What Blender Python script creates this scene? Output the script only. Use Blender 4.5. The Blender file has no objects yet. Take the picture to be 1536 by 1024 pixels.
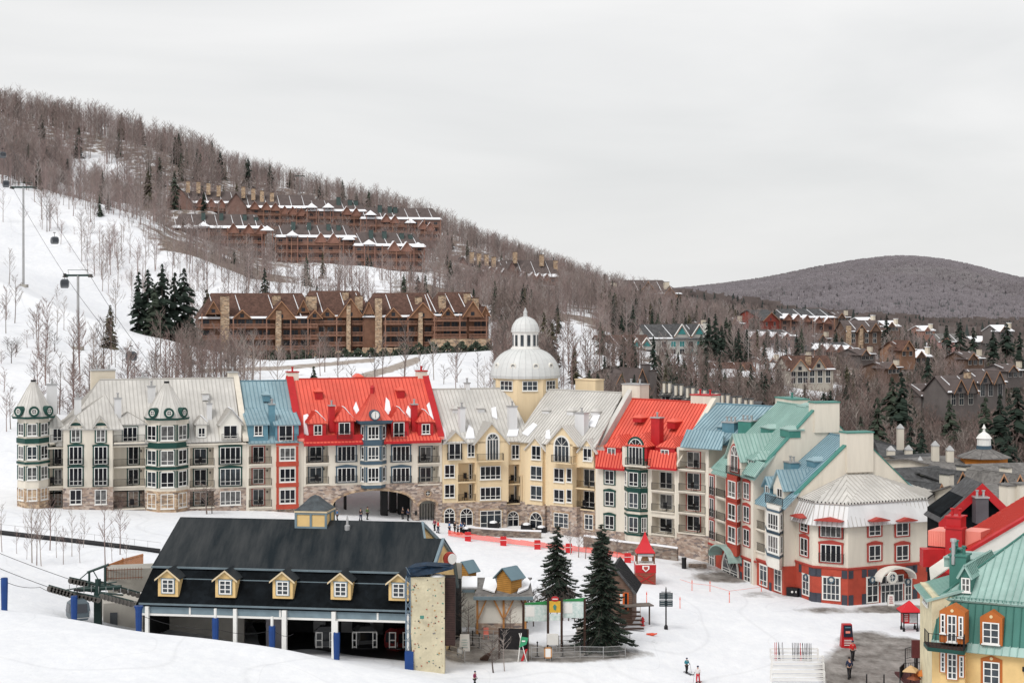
import bpy, bmesh, math, random
import numpy as np
from mathutils import Vector, Matrix
R = math.radians
random.seed(7)
rng = np.random.default_rng(11)
scn = bpy.context.scene
COL = scn.collection
# ---------------------------------------------------------------- camera model (metres, camera 36 m above the village square)
F, CX, HY, CZ = 2600.0, 768.0, 440.0, 36.0
def P(px, py, D): return Vector(((px-CX)/F*D, D, CZ-(py-HY)/F*D))

# ---------------------------------------------------------------- materials
MATS = {}
def M(name, col, rough=.8, var=.12, scale=.8, metal=0, kind=None, col2=None, bump=0.0, spec=.3):
    if name in MATS: return MATS[name]
    m = bpy.data.materials.new(name); m.use_nodes = True
    nt = m.node_tree; N = nt.nodes; L = nt.links
    b = N['Principled BSDF']; b.inputs['Roughness'].default_value = rough
    b.inputs['Metallic'].default_value = metal
    b.inputs['Specular IOR Level'].default_value = spec
    tc = N.new('ShaderNodeTexCoord')
    c = (*col, 1)
    if col2 is None: col2 = tuple(x*(1-var*2.2) for x in col)
    c2 = (*col2, 1)
    mp = N.new('ShaderNodeMapping'); L.new(tc.outputs['Object'], mp.inputs[0])
    if kind == 'streak': mp.inputs['Scale'].default_value = (1, 1, .12)
    if kind == 'slope': mp.inputs['Scale'].default_value = (1.6, .22, .3); mp.inputs['Rotation'].default_value = (0, 0, R(-12))
    no = N.new('ShaderNodeTexNoise'); no.inputs['Scale'].default_value = scale; no.inputs['Detail'].default_value = 6
    no.inputs['Roughness'].default_value = .65
    L.new(mp.outputs[0], no.inputs['Vector'])
    cr = N.new('ShaderNodeValToRGB'); cr.color_ramp.elements[0].position = .35; cr.color_ramp.elements[1].position = .68
    cr.color_ramp.elements[0].color = c2; cr.color_ramp.elements[1].color = c
    L.new(no.outputs['Fac'], cr.inputs[0]); out = cr.outputs[0]
    if kind == 'stone':
        vo = N.new('ShaderNodeTexVoronoi'); vo.inputs['Scale'].default_value = 1.0
        mp2 = N.new('ShaderNodeMapping'); mp2.inputs['Scale'].default_value = (1.8, 1.8, 4.2); L.new(tc.outputs['Object'], mp2.inputs[0]); L.new(mp2.outputs[0], vo.inputs['Vector'])
        hs = N.new('ShaderNodeMixRGB'); hs.blend_type = 'MULTIPLY'; hs.inputs[0].default_value = 1
        cr2 = N.new('ShaderNodeValToRGB'); e = cr2.color_ramp.elements
        e[0].position = 0; e[0].color = (.42, .40, .42, 1); e[1].position = 1; e[1].color = (1.25, 1.2, 1.12, 1)
        k = e.new(.5); k.color = (.95, .78, .66, 1)
        sp = N.new('ShaderNodeSeparateColor'); L.new(vo.outputs['Color'], sp.inputs[0]); L.new(sp.outputs[0], cr2.inputs[0])
        L.new(out, hs.inputs[1]); L.new(cr2.outputs[0], hs.inputs[2]); out = hs.outputs[0]
    if kind == 'plank':
        wv = N.new('ShaderNodeTexWave'); wv.inputs['Scale'].default_value = 1.6; wv.bands_direction = 'Z'; wv.inputs['Distortion'].default_value = .3
        L.new(tc.outputs['Object'], wv.inputs[0])
        hs = N.new('ShaderNodeMixRGB'); hs.blend_type = 'MULTIPLY'; hs.inputs[0].default_value = .35
        L.new(out, hs.inputs[1]); L.new(wv.outputs['Color'], hs.inputs[2]); out = hs.outputs[0]
    if kind == 'shingle':
        vo = N.new('ShaderNodeTexVoronoi'); vo.inputs['Scale'].default_value = 2.5
        L.new(tc.outputs['Object'], vo.inputs['Vector']); sp = N.new('ShaderNodeSeparateColor'); L.new(vo.outputs['Color'], sp.inputs[0])
        mr = N.new('ShaderNodeMapRange'); mr.inputs[3].default_value = .72; mr.inputs[4].default_value = 1.2; L.new(sp.outputs[0], mr.inputs[0])
        hs = N.new('ShaderNodeMixRGB'); hs.blend_type = 'MULTIPLY'; hs.inputs[0].default_value = 1
        L.new(out, hs.inputs[1]); L.new(mr.outputs[0], hs.inputs[2]); out = hs.outputs[0]
    L.new(out, b.inputs['Base Color'])
    if bump:
        bp = N.new('ShaderNodeBump'); bp.inputs['Strength'].default_value = bump; bp.inputs['Distance'].default_value = .1
        n2 = N.new('ShaderNodeTexNoise'); n2.inputs['Scale'].default_value = scale*6; n2.inputs['Detail'].default_value = 4
        L.new(tc.outputs['Object'], n2.inputs['Vector']); L.new(n2.outputs['Fac'], bp.inputs['Height']); L.new(bp.outputs[0], b.inputs['Normal'])
    MATS[name] = m; return m

cream   = M('cream_stucco', (.76,.70,.60), .9, .085, .6, kind='streak')
creamdk = M('deep_cream_stucco', (.66,.59,.48), .9, .06, .5)  # cream one step darker, used on chimneys
yellow  = M('ochre_stucco', (.80,.64,.42), .9, .08, .6, kind='streak')
yellow2 = M('bright_yellow_wall', (.76,.53,.24), .85, .07, .7)
stone   = M('rubble_stone', (.50,.45,.42), .95, .15, 1.5, kind='stone')
stonedk = M('dark_rubble_stone', (.29,.265,.245), .95, .15, 1.5, kind='stone')
stonelt = M('pale_stone', (.52,.43,.33), .95, .12, 1.5, kind='stone')
white   = M('white_paint', (.80,.79,.76), .6, .04, 1)
offw    = M('off_white_render', (.80,.775,.71), .85, .05, .6)
greyroof= M('light_grey_metal_roof', (.64,.62,.585), .5, .13, .3, kind='streak', spec=.4)
greyseam= M('grey_roof_seam', (.47,.45,.42), .5, .05)
greyskirt=M('pale_metal_skirt', (.74,.74,.745), .5, .08, .4, kind='streak')
blueroof= M('blue_metal_roof', (.30,.43,.48), .5, .14, .35, kind='streak')
blueseam= M('blue_roof_seam', (.14,.25,.31), .5, .05)
bluetrim= M('slate_blue_trim', (.065,.11,.15), .6, .08)
bluepanel=M('teal_blue_panel', (.12,.26,.33), .5, .1)
redroof = M('red_metal_roof', (.80,.13,.085), .45, .12, .35, kind='streak', spec=.4)
redseam = M('red_roof_seam', (.50,.05,.035), .5, .05)
redwall = M('deep_red_metal', (.50,.018,.022), .5, .1)
redbrick= M('red_painted_wall', (.47,.075,.045), .8, .10, .9)
redtrim = M('brick_red_trim', (.42,.06,.045), .7, .08)
salmon  = M('salmon_metal', (.85,.28,.22), .5, .06, .4, kind='streak')
turqroof= M('turquoise_metal_roof', (.36,.52,.475), .5, .15, .35, kind='streak')
turqseam= M('turquoise_roof_seam', (.22,.37,.33), .5, .05)
turqdk  = M('dark_turquoise_panel', (.06,.24,.20), .5, .1)
green   = M('dark_green_trim', (.010,.060,.048), .55, .1)
greenwall=M('green_metal_wall', (.06,.20,.165), .5, .12, .5, kind='streak')
orange  = M('burnt_orange_trim', (.46,.13,.025), .6, .08)
glass   = M('dark_window_glass', (.014,.017,.024), .12, .3, .3, spec=.3)
glass2  = M('curtained_window_glass', (.19,.19,.19), .2, .35, .9, spec=.3)
glass3  = M('reflecting_window_glass', (.06,.075,.09), .12, .35, .6, spec=.45)
iron    = M('black_iron', (.012,.012,.014), .5, .1)
dark    = M('dark_void', (.012,.012,.013), .9, .1)
concrete= M('concrete', (.40,.38,.34), .9, .12, .5, bump=.2)
snowm   = M('roof_snow', (.84,.85,.88), .7, .02, .5)
tin     = M('galvanised_metal', (.5,.5,.5), .4, .1, metal=.6)
blackroof=M('black_shingle_roof', (.050,.053,.055), .95, .3, .38, col2=(.012,.017,.021), kind='slope', bump=.3, spec=.1)
blackwall=M('black_shingle_wall', (.010,.013,.016), .95, .3, .5, kind='shingle', spec=.1)
wood    = M('brown_timber', (.22,.085,.045), .8, .15, 1, kind='plank')
woodlt  = M('orange_timber', (.55,.26,.09), .75, .1, 1)
wooddk  = M('dark_brown_timber', (.055,.028,.02), .8, .15, 1)
brownroof=M('brown_shingle_roof', (.125,.068,.052), .9, .15, .6, kind='shingle')
slate   = M('dark_grey_shingle_roof', (.095,.095,.098), .9, .15, .6, kind='shingle')
slatelt = M('grey_shingle_roof', (.19,.18,.172), .9, .12, .6, kind='shingle')
padblue = M('blue_padding', (.012,.055,.22), .5, .1)
orangenet=M('orange_safety_net', (.85,.12,.06), .7, .1)
grass_dk= M('dark_conifer', (.018,.030,.022), .9, .3, 1.2)
# ---------------------------------------------------------------- mesh builder
WP = {}
class MB:
    def __init__(s): s.v=[]; s.f=[]; s.m=[]
    def poly(s, pts, m=0):
        i=len(s.v); s.v += [tuple(p) for p in pts]; s.f.append(tuple(range(i,i+len(pts)))); s.m.append(m)
    def hexa(s, a, m=0):   # a: 8 pts bottom 4, top 4
        i=len(s.v); s.v += [tuple(p) for p in a]
        for q in ((0,3,2,1),(4,5,6,7),(0,1,5,4),(1,2,6,5),(2,3,7,6),(3,0,4,7)):
            s.f.append(tuple(i+k for k in q)); s.m.append(m)
    def box(s, c, sz, rz=0, m=0):
        cx,cy,cz=c; a,b,h=sz[0]/2,sz[1]/2,sz[2]/2; co,si=math.cos(rz),math.sin(rz)
        pts=[]
        for z in (-h,h):
            for x,y in ((-a,-b),(a,-b),(a,b),(-a,b)):
                pts.append((cx+x*co-y*si, cy+x*si+y*co, cz+z))
        s.hexa(pts,m)
    def ext(s, poly, vec, m=0):
        n=len(poly); i=len(s.v); vec=Vector(vec)
        s.v += [tuple(p) for p in poly]+[tuple(Vector(p)+vec) for p in poly]
        s.f.append(tuple(range(i+n-1,i-1,-1))); s.m.append(m)
        s.f.append(tuple(range(i+n,i+2*n))); s.m.append(m)
        for k in range(n):
            q=(k+1)%n; s.f.append((i+k,i+q,i+n+q,i+n+k)); s.m.append(m)
    def prism(s, xy, z0, z1, m=0):
        s.ext([(x,y,z0) for x,y in xy], (0,0,z1-z0), m)
    def tube(s, p0, p1, r0, r1=None, n=6, m=0, cap=True):
        p0=Vector(p0); p1=Vector(p1); r1=r0 if r1 is None else r1
        d=(p1-p0); 
        if d.length<1e-6: return
        d.normalize(); a=d.orthogonal().normalized(); b=d.cross(a); i=len(s.v)
        for p,r in ((p0,r0),(p1,r1)):
            for k in range(n):
                t=2*math.pi*k/n; s.v.append(tuple(p+a*(r*math.cos(t))+b*(r*math.sin(t))))
        for k in range(n):
            q=(k+1)%n; s.f.append((i+k,i+q,i+n+q,i+n+k)); s.m.append(m)
        if cap:
            s.f.append(tuple(range(i+n-1,i-1,-1))); s.m.append(m); s.f.append(tuple(range(i+n,i+2*n))); s.m.append(m)
    def path(s, pts, r, n=5, m=0):
        for a,b in zip(pts[:-1],pts[1:]): s.tube(a,b,r,r,n,m)
    def lathe(s, c, prof, n=16, m=0, rot=0, cap=True):
        c=Vector(c); i=len(s.v)
        for r,z in prof:
            for k in range(n):
                t=rot+2*math.pi*k/n; s.v.append((c.x+r*math.cos(t), c.y+r*math.sin(t), c.z+z))
        for j in range(len(prof)-1):
            for k in range(n):
                q=(k+1)%n; a=i+j*n; s.f.append((a+k,a+q,a+n+q,a+n+k)); s.m.append(m)
        if cap:
            s.f.append(tuple(range(i+n-1,i-1,-1))); s.m.append(m)
            e=i+(len(prof)-1)*n; s.f.append(tuple(range(e,e+n))); s.m.append(m)
    def build(s, name, mats, parent=None, smooth=False, loc=None):
        if not isinstance(mats,(list,tuple)): mats=[mats]
        off = WP.get(parent.name, Vector((0,0,0))) if parent else Vector(loc or (0,0,0))
        me=bpy.data.meshes.new(name)
        me.from_pydata([(x-off.x,y-off.y,z-off.z) for x,y,z in s.v],[],s.f)
        for m in mats: me.materials.append(m)
        if len(mats)>1: me.polygons.foreach_set('material_index', s.m)
        if smooth: me.polygons.foreach_set('use_smooth',[True]*len(s.f))
        me.update()
        o=bpy.data.objects.new(name,me); COL.objects.link(o)
        if parent: o.parent=parent
        else: o.location=off
        WP[o.name]=off
        return o
def tag(o, label=None, cat=None, group=None, kind=None):
    if label: o['label']=label
    if cat: o['category']=cat
    if group: o['group']=group
    if kind: o['kind']=kind
    return o
def thing(name, label, cat, loc, group=None):
    o=bpy.data.objects.new(name,None); o.empty_display_size=.5; COL.objects.link(o); o.location=loc; WP[o.name]=Vector(loc)
    return tag(o,label,cat,group)
def dup(root, loc, rz=0, sc=1, label=None, group=None):
    r=root.copy(); COL.objects.link(r); r.location=loc; r.rotation_euler=(0,0,rz); r.scale=(sc,)*3 if not isinstance(sc,tuple) else sc
    if label: r['label']=label
    if group: r['group']=group
    for ch in KIDS.get(root.name, list(root.children)):
        c=ch.copy(); COL.objects.link(c); c.parent=r
        for g in ch.children:
            d=g.copy(); COL.objects.link(d); d.parent=c
    return r
KIDS={}
# ---------------------------------------------------------------- facade helper: a vertical plane in the world
class Fac:
    def __init__(s, a, b, xy=False):
        if xy: A=Vector(a[:2]); B=Vector(b[:2])
        else:
            A=Vector(((a[0]-CX)/F*a[1],a[1])); B=Vector(((b[0]-CX)/F*b[1],b[1]))
        s.o=A; s.e=B; s.L=(B-A).length; s.d=(B-A).normalized(); s.n=Vector((s.d.y,-s.d.x))
    def t(s,px,off=0):
        u=(px-CX)/F; o=s.o+s.n*off
        return (u*o.y-o.x)/(s.d.x-u*s.d.y)
    def z(s,px,py,off=0):
        y=(s.o+s.n*off+s.d*s.t(px,off)).y
        return CZ-(py-HY)/F*y
    def p(s,t,z,off=0):
        q=s.o+s.d*t+s.n*off; return Vector((q.x,q.y,z))
    def q(s,px,py,off=0): return s.p(s.t(px,off), s.z(px,py,off), off)
    def xy(s,px,off=0):
        v=s.o+s.d*s.t(px,off)+s.n*off; return (v.x,v.y)
    def rect(s,x0,y0,x1,y1,off=0):
        c=(x0+x1)/2
        return s.t(x0,off),s.t(x1,off),s.z(c,y1,off),s.z(c,y0,off)   # t0,t1,z0,z1
def fbox(mb,fa,t0,t1,z0,z1,o0,o1,m=0):
    mb.hexa([fa.p(t0,z0,o1),fa.p(t1,z0,o1),fa.p(t1,z0,o0),fa.p(t0,z0,o0),fa.p(t0,z1,o1),fa.p(t1,z1,o1),fa.p(t1,z1,o0),fa.p(t0,z1,o0)],m)
def wallgrid(mb,fa,t0,t1,z0,z1,holes=(),off=0,m=0,mi=None):
    mi = m if mi is None else mi
    hs=[(max(h[0],t0),min(h[1],t1),max(h[2],z0),min(h[3],z1),h[4]) for h in holes if h[1]>t0 and h[0]<t1 and h[3]>z0 and h[2]<z1]
    T=sorted({t0,t1}|{h[0] for h in hs}|{h[1] for h in hs}); Z=sorted({z0,z1}|{h[2] for h in hs}|{h[3] for h in hs})
    for a,b in zip(T[:-1],T[1:]):
        for c,d in zip(Z[:-1],Z[1:]):
            tm,zm=(a+b)/2,(c+d)/2
            if any(h[0]<tm<h[1] and h[2]<zm<h[3] for h in hs): continue
            mb.poly([fa.p(a,c,off),fa.p(b,c,off),fa.p(b,d,off),fa.p(a,d,off)],m)
    for a,b,c,d,dep in hs:
        o2=off-dep
        mb.poly([fa.p(a,c,o2),fa.p(b,c,o2),fa.p(b,d,o2),fa.p(a,d,o2)],mi)
        mb.poly([fa.p(a,c,off),fa.p(a,c,o2),fa.p(a,d,o2),fa.p(a,d,off)],mi)
        mb.poly([fa.p(b,c,o2),fa.p(b,c,off),fa.p(b,d,off),fa.p(b,d,o2)],mi)
        mb.poly([fa.p(a,c,off),fa.p(b,c,off),fa.p(b,c,o2),fa.p(a,c,o2)],mi)
        mb.poly([fa.p(a,d,o2),fa.p(b,d,o2),fa.p(b,d,off),fa.p(a,d,off)],mi)
def roofpoly(mb, pts, sp=.55, m=0, mr=1, th=.18, rw=.035, rh=.07, ribs=True):
    pts=[Vector(p) for p in pts]
    n=Vector((0,0,0))
    for i in range(len(pts)):
        a,b=pts[i],pts[(i+1)%len(pts)]; n+=Vector(((a.y-b.y)*(a.z+b.z),(a.z-b.z)*(a.x+b.x),(a.x-b.x)*(a.y+b.y)))
    n.normalize()
    if n.z<0: n=-n
    mb.ext(pts,-n*th,m)
    if not ribs: return
    up=Vector((0,0,1))-n*n.z
    if up.length<1e-4: return
    up.normalize(); ac=up.cross(n)
    o=pts[0]; q=[((p-o).dot(ac),(p-o).dot(up)) for p in pts]
    a0=min(x for x,_ in q); a1=max(x for x,_ in q); k=a0+sp*.5
    while k<a1:
        ys=[]
        for i in range(len(q)):
            (x0,y0),(x1,y1)=q[i],q[(i+1)%len(q)]
            if (x0-k)*(x1-k)<0: ys.append(y0+(y1-y0)*(k-x0)/(x1-x0))
        if len(ys)>=2:
            y0,y1=min(ys),max(ys)
            if y1-y0>.25:
                b=[o+ac*(k+s_)+up*y+n*h for h in (-.02,rh) for s_,y in ((-rw,y0),(rw,y0),(rw,y1),(-rw,y1))]
                mb.hexa(b,mr)
        k+=sp
# ---------------------------------------------------------------- windows
def pick():
    r=random.random(); return glass if r<.5 else (glass2 if r<.78 else glass3)
def window(root,fa,t0,t1,z0,z1,off=0,cols=2,rows=(.28,),sur=None,sw=.2,ped=0,arch=False,pane=None,fw=.10,name='window',frame=None,sill=True):
    o=off; w=t1-t0; h=z1-z0; mb=MB(); fr=frame or white
    zt=z1
    if arch:
        r=w/2; zt=z1-r
        pr=None
        for k in range(8):
            a0=math.pi*k/8; a1=math.pi*(k+1)/8; c=(t0+t1)/2
            for (ra,rb) in ((r,r-fw),):
                pts=[fa.p(c+ra*math.cos(a0),zt+ra*math.sin(a0),o+.08),fa.p(c+ra*math.cos(a1),zt+ra*math.sin(a1),o+.08),fa.p(c+rb*math.cos(a1),zt+rb*math.sin(a1),o+.08),fa.p(c+rb*math.cos(a0),zt+rb*math.sin(a0),o+.08)]
                mb.ext(pts,Vector((fa.n.x,fa.n.y,0))*-.08)
        for a in (math.pi/4,math.pi/2,3*math.pi/4):
            c=(t0+t1)/2; mb.tube(fa.p(c,zt,o+.05),fa.p(c+(r-.05)*math.cos(a),zt+(r-.05)*math.sin(a),o+.05),.035,n=4)
        fbox(mb,fa,t0,t1,zt-.04,zt+.06,o,o+.07)
    fbox(mb,fa,t0,t0+fw,z0,zt,o,o+.08); fbox(mb,fa,t1-fw,t1,z0,zt,o,o+.08)
    fbox(mb,fa,t0+fw,t1-fw,z0,z0+fw,o,o+.08)
    if not arch: fbox(mb,fa,t0+fw,t1-fw,z1-fw,z1,o,o+.08)
    for k in range(1,cols):
        c=t0+w*k/cols; fbox(mb,fa,c-.045,c+.045,z0+fw,zt-fw*(not arch),o,o+.07)
    for r_ in rows:
        c=z0+h*r_; fbox(mb,fa,t0+fw,t1-fw,c-.035,c+.035,o,o+.06)
    if sill and not sur: fbox(mb,fa,t0-.08,t1+.08,z0-.1,z0,o,o+.14)
    f=mb.build(name,fr,root)
    pb=MB()
    if arch:
        c=(t0+t1)/2; r=w/2-.02
        pb.poly([fa.p(t0+.03,z0+.03,o+.02),fa.p(t1-.03,z0+.03,o+.02)]+[fa.p(c+r*math.cos(math.pi*k/10),zt+r*math.sin(math.pi*k/10),o+.02) for k in range(11)])
    else:
        pb.poly([fa.p(t0+.03,z0+.03,o+.02),fa.p(t1-.03,z0+.03,o+.02),fa.p(t1-.03,z1-.03,o+.02),fa.p(t0+.03,z1-.03,o+.02)])
    pb.build('pane',pane or pick(),f)
    if sur:
        sb=MB(); zb=z0-sw*.6
        fbox(sb,fa,t0-sw,t0,zb,zt,o,o+.06); fbox(sb,fa,t1,t1+sw,zb,zt,o,o+.06)
        fbox(sb,fa,t0,t1,zb,z0,o,o+.06)
        if arch:
            c=(t0+t1)/2; r=w/2
            for k in range(10):
                a0=math.pi*k/10; a1=math.pi*(k+1)/10; rb=r+sw
                sb.ext([fa.p(c+r*math.cos(a0),zt+r*math.sin(a0),o+.06),fa.p(c+r*math.cos(a1),zt+r*math.sin(a1),o+.06),fa.p(c+rb*math.cos(a1),zt+rb*math.sin(a1),o+.06),fa.p(c+rb*math.cos(a0),zt+rb*math.sin(a0),o+.06)],Vector((fa.n.x,fa.n.y,0))*-.06)
        else:
            fbox(sb,fa,t0-sw-.04,t1+sw+.04,z1,z1+sw,o,o+.09)
            if ped:
                sb.ext([fa.p(t0-sw-.1,z1+sw,o+.12),fa.p(t1+sw+.1,z1+sw,o+.12),fa.p((t0+t1)/2+.2,z1+sw+ped,o+.12),fa.p((t0+t1)/2-.2,z1+sw+ped,o+.12)],Vector((fa.n.x,fa.n.y,0))*-.12)
        sb.build('surround',sur,f)
    return f
def win(root,fa,x0,y0,x1,y1,off=0,**k):
    t0,t1,z0,z1=fa.rect(x0,y0,x1,y1,off); return window(root,fa,t0,t1,z0,z1,off,**k)
def railing(mb,fa,t0,t1,z0,off,h=1.0,sp=.16,ends=0):
    fbox(mb,fa,t0,t1,z0+h-.04,z0+h,off-.02,off+.02); fbox(mb,fa,t0,t1,z0+.08,z0+.11,off-.015,off+.015)
    n=max(2,int((t1-t0)/sp))
    for k in range(n+1):
        t=t0+(t1-t0)*k/n; w=.03 if k in (0,n) else .013
        mb.hexa([fa.p(t-w,z0,off+w),fa.p(t+w,z0,off+w),fa.p(t+w,z0,off-w),fa.p(t-w,z0,off-w),fa.p(t-w,z0+h,off+w),fa.p(t+w,z0+h,off+w),fa.p(t+w,z0+h,off-w),fa.p(t-w,z0+h,off-w)])
    if ends:
        for t in (t0,t1):
            a=fa.p(t,z0+h-.02,off); b=fa.p(t,z0+h-.02,off-ends); mb.tube(a,b,.02,n=4)
            for k in range(1,int(ends/sp)): mb.tube(fa.p(t,z0,off-k*sp),fa.p(t,z0+h,off-k*sp),.013,n=4)
def balcony(root,fa,x0,y0,x1,y1,off=0,dep=1.5,wx=None,sur=None,slab=None,lamp=True,chairs=True,pane=None):
    """recessed balcony: returns the hole; adds railing, slab and the window at its back"""
    t0,t1,z0,z1=fa.rect(x0,y0,x1,y1,off)
    mb=MB(); railing(mb,fa,t0,t1,z0,off+.05)
    b=mb.build('balcony_railing',iron,root)
    sb=MB(); fbox(sb,fa,t0-.05,t1+.05,z0-.16,z0+.01,off-dep+.05,off+.18); sb.build('balcony_floor',slab or cream,b)
    if wx:
        a,c=fa.t(wx[0],off-dep),fa.t(wx[1],off-dep)
    else: a,c=t0+.25,t1-.25
    window(root,fa,a,c,z0+.1,z1-.25,off-dep,cols=2,rows=(.3,),sur=sur,sw=.16,pane=pane,sill=False)
    if lamp:
        lb=MB(); q=fa.p(t1-.35,z0+1.9,off-dep+.1); lb.box(q,(.16,.16,.28)); lb.build('wall_lamp',iron,root)
    if chairs and random.random()<.8: CHAIRS.append((fa,(t0+t1)/2+random.uniform(-.4,.4),z0,off-.5-random.uniform(0,.35)))
    return (t0,t1,z0,z1,dep)
CHAIRS=[]
def band(root,fa,x0,y0,x1,y1,off,pro,mat,name='band',px=None):
    c=px or (x0+x1)/2
    t0,t1=fa.t(x0,off),fa.t(x1,off); z0,z1=fa.z(c,y1,off),fa.z(c,y0,off)
    mb=MB(); fbox(mb,fa,t0,t1,z0,z1,off-.02,off+pro); return mb.build(name,mat,root)
def gable_roof(mb,fa,t0,t1,ze,zp,off,dep,ov=.3,ribs=True,sp=.5,front=.3):
    """gable facing along facade normal, ridge runs back"""
    tc=(t0+t1)/2; sl=(zp-ze)/((t1-t0)/2)
    A=[fa.p(t0-ov,ze-ov*sl,off+front),fa.p(tc,zp,off+front),fa.p(tc,zp,off-dep),fa.p(t0-ov,ze-ov*sl,off-dep)]
    B=[fa.p(t1+ov,ze-ov*sl,off+front),fa.p(tc,zp,off+front),fa.p(tc,zp,off-dep),fa.p(t1+ov,ze-ov*sl,off-dep)]
    roofpoly(mb,A,sp,0,1,th=.12,ribs=ribs); roofpoly(mb,B,sp,0,1,th=.121,ribs=ribs)
def dormer(root,fa,x0,x1,yb,ye,yp,off=0,dep=3.5,wall=cream,roof=(greyroof,greyseam),kind='gable',trim=None,ov=.25,snow=False):
    """yb bottom, ye eave, yp peak (pixels on the plane at off)"""
    c=(x0+x1)/2
    t0,t1=fa.t(x0,off),fa.t(x1,off); zb,ze,zp=fa.z(c,yb,off),fa.z(c,ye,off),fa.z(c,yp,off); tc=(t0+t1)/2
    mb=MB()
    if kind in('gable',): 
        mb.ext([fa.p(t0,zb,off),fa.p(t1,zb,off),fa.p(t1,ze,off),fa.p(tc,zp-.15,off),fa.p(t0,ze,off)],Vector((-fa.n.x,-fa.n.y,0))*dep)
    else: fbox(mb,fa,t0,t1,zb,ze,off-dep,off)
    d=mb.build('dormer',wall,root)
    rb=MB()
    if kind=='gable': gable_roof(rb,fa,t0,t1,ze,zp,off,dep,ov=ov)
    elif kind=='hip':
        f_=off+ov; hb=(t1-t0)/2*1.0; ze2=ze
        roofpoly(rb,[fa.p(t0-ov,ze2,f_),fa.p(t1+ov,ze2,f_),fa.p(tc,zp,off-hb)],.5)
        roofpoly(rb,[fa.p(t0-ov,ze2,f_),fa.p(tc,zp,off-hb),fa.p(tc,zp,off-dep-1),fa.p(t0-ov,ze2,off-dep-1)],.5)
        roofpoly(rb,[fa.p(t1+ov,ze2,f_),fa.p(tc,zp,off-hb),fa.p(tc,zp,off-dep-1),fa.p(t1+ov,ze2,off-dep-1)],.5)
    elif kind=='shed':
        roofpoly(rb,[fa.p(t0-ov,ze,off+.3),fa.p(t1+ov,ze,off+.3),fa.p(t1+ov,zp,off-dep),fa.p(t0-ov,zp,off-dep)],.5)
    r_=rb.build('dormer_roof',list(roof),d)
    if snow:
        sb=MB()
        if kind=='gable' or kind=='hip':
            sg=1
            q=[fa.p(t1+ov*.8,ze+.02,off-.6),fa.p(tc+.1,zp+.02,off-hb if kind=='hip' else off-.2),fa.p(tc+.2,zp+.05,off-dep*.8),fa.p(t1+ov*1.5,ze+.3,off-dep*.8)]
            n=(q[1]-q[0]).cross(q[3]-q[0]).normalized(); n=n if n.z>0 else -n
            q=[x+n*.13 for x in q]; sb.ext(q,-n*.10)
        sb.build('roof_snow',snowm,d)
    return d
def spire(mb,c,prof,n,m=0,mr=1,rot=0,rr=.045,per=3):
    mb.lathe(c,prof,n,m,rot)
    for k in range(n):
        for j in range(per):
            f=j/per; 
            for (r0,z0),(r1,z1) in zip(prof[:-1],prof[1:]):
                def pt(r,z):
                    a=rot+2*math.pi*k/n; b=rot+2*math.pi*(k+1)/n
                    x=(1-f)*math.cos(a)+f*math.cos(b); y=(1-f)*math.sin(a)+f*math.sin(b)
                    return Vector((c[0]+r*x,c[1]+r*y,c[2]+z))
                if z1-z0>.15: mb.tube(pt(r0,z0),pt(r1,z1),rr,rr*.7,4,mr,cap=False)
def chimney(root,fa,x0,x1,yt,yb,off,dep,mat,pots=2,name='chimney',cap=None):
    t0,t1=fa.t(x0,off),fa.t(x1,off); c=(x0+x1)/2; z0,z1=fa.z(c,yb,off),fa.z(c,yt,off)
    mb=MB(); fbox(mb,fa,t0,t1,z0,z1,off-dep,off); ch=mb.build(name,mat,root)
    cb=MB(); fbox(cb,fa,t0-.1,t1+.1,z1,z1+.14,off-dep-.1,off+.1)
    for k in range(pots):
        q=fa.p(t0+(t1-t0)*(k+.5)/pots,z1+.14,off-dep/2); cb.lathe(q,[(.14,0),(.12,.5),(.2,.55),(.2,.65)],8)
    cb.build('chimney_cap',cap or tin,ch); return ch
def vent(root,fa,x0,x1,y0,y1,off,mat,roofm):
    t0,t1,z0,z1=fa.rect(x0,y0,x1,y1,off); mb=MB(); fbox(mb,fa,t0,t1,z0,z1,off-1.5,off)
    v=mb.build('roof_vent',mat,root); r_=MB(); z=z1
    roofpoly(r_,[fa.p(t0-.12,z,off+.15),fa.p(t1+.12,z,off+.15),fa.p((t0+t1)/2+.1,z+.45,off-.5),fa.p((t0+t1)/2-.1,z+.45,off-.5)],9)
    roofpoly(r_,[fa.p(t0-.12,z,off+.15),fa.p((t0+t1)/2-.1,z+.45,off-.5),fa.p((t0+t1)/2-.1,z+.45,off-2),fa.p(t0-.12,z,off-2)],9)
    roofpoly(r_,[fa.p(t1+.12,z,off+.15),fa.p((t0+t1)/2+.1,z+.45,off-.5),fa.p((t0+t1)/2+.1,z+.45,off-2),fa.p(t1+.12,z,off-2)],9)
    r_.build('vent_cap',[roofm,roofm],v)
def bayfaces(fa,pts):
    """pts [(px,off)] -> list of Fac"""
    xy=[fa.xy(px,o) for px,o in pts]
    return [Fac(a,b,xy=True) for a,b in zip(xy[:-1],xy[1:])], xy
def baywin(root,f,z0,z1,frac=.72,**k):
    m=f.L*(1-frac)/2; return window(root,f,m,f.L-m,z0,z1,0,**k)
def ring(xy,d):
    """offset an open polyline outward by d (approx.) relative to centroid of its ends"""
    c=(Vector(xy[0])+Vector(xy[-1]))/2
    out=[]
    for p in xy:
        v=Vector(p)-c; out.append(tuple(Vector(p)+v.normalized()*d))
    return out
def bay(root,fa,pts,z0,z1,mat,name='bay'):
    fs,xy=bayfaces(fa,pts); mb=MB(); mb.prism(xy,z0,z1); b=mb.build(name,mat,root); return fs,xy,b
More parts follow.
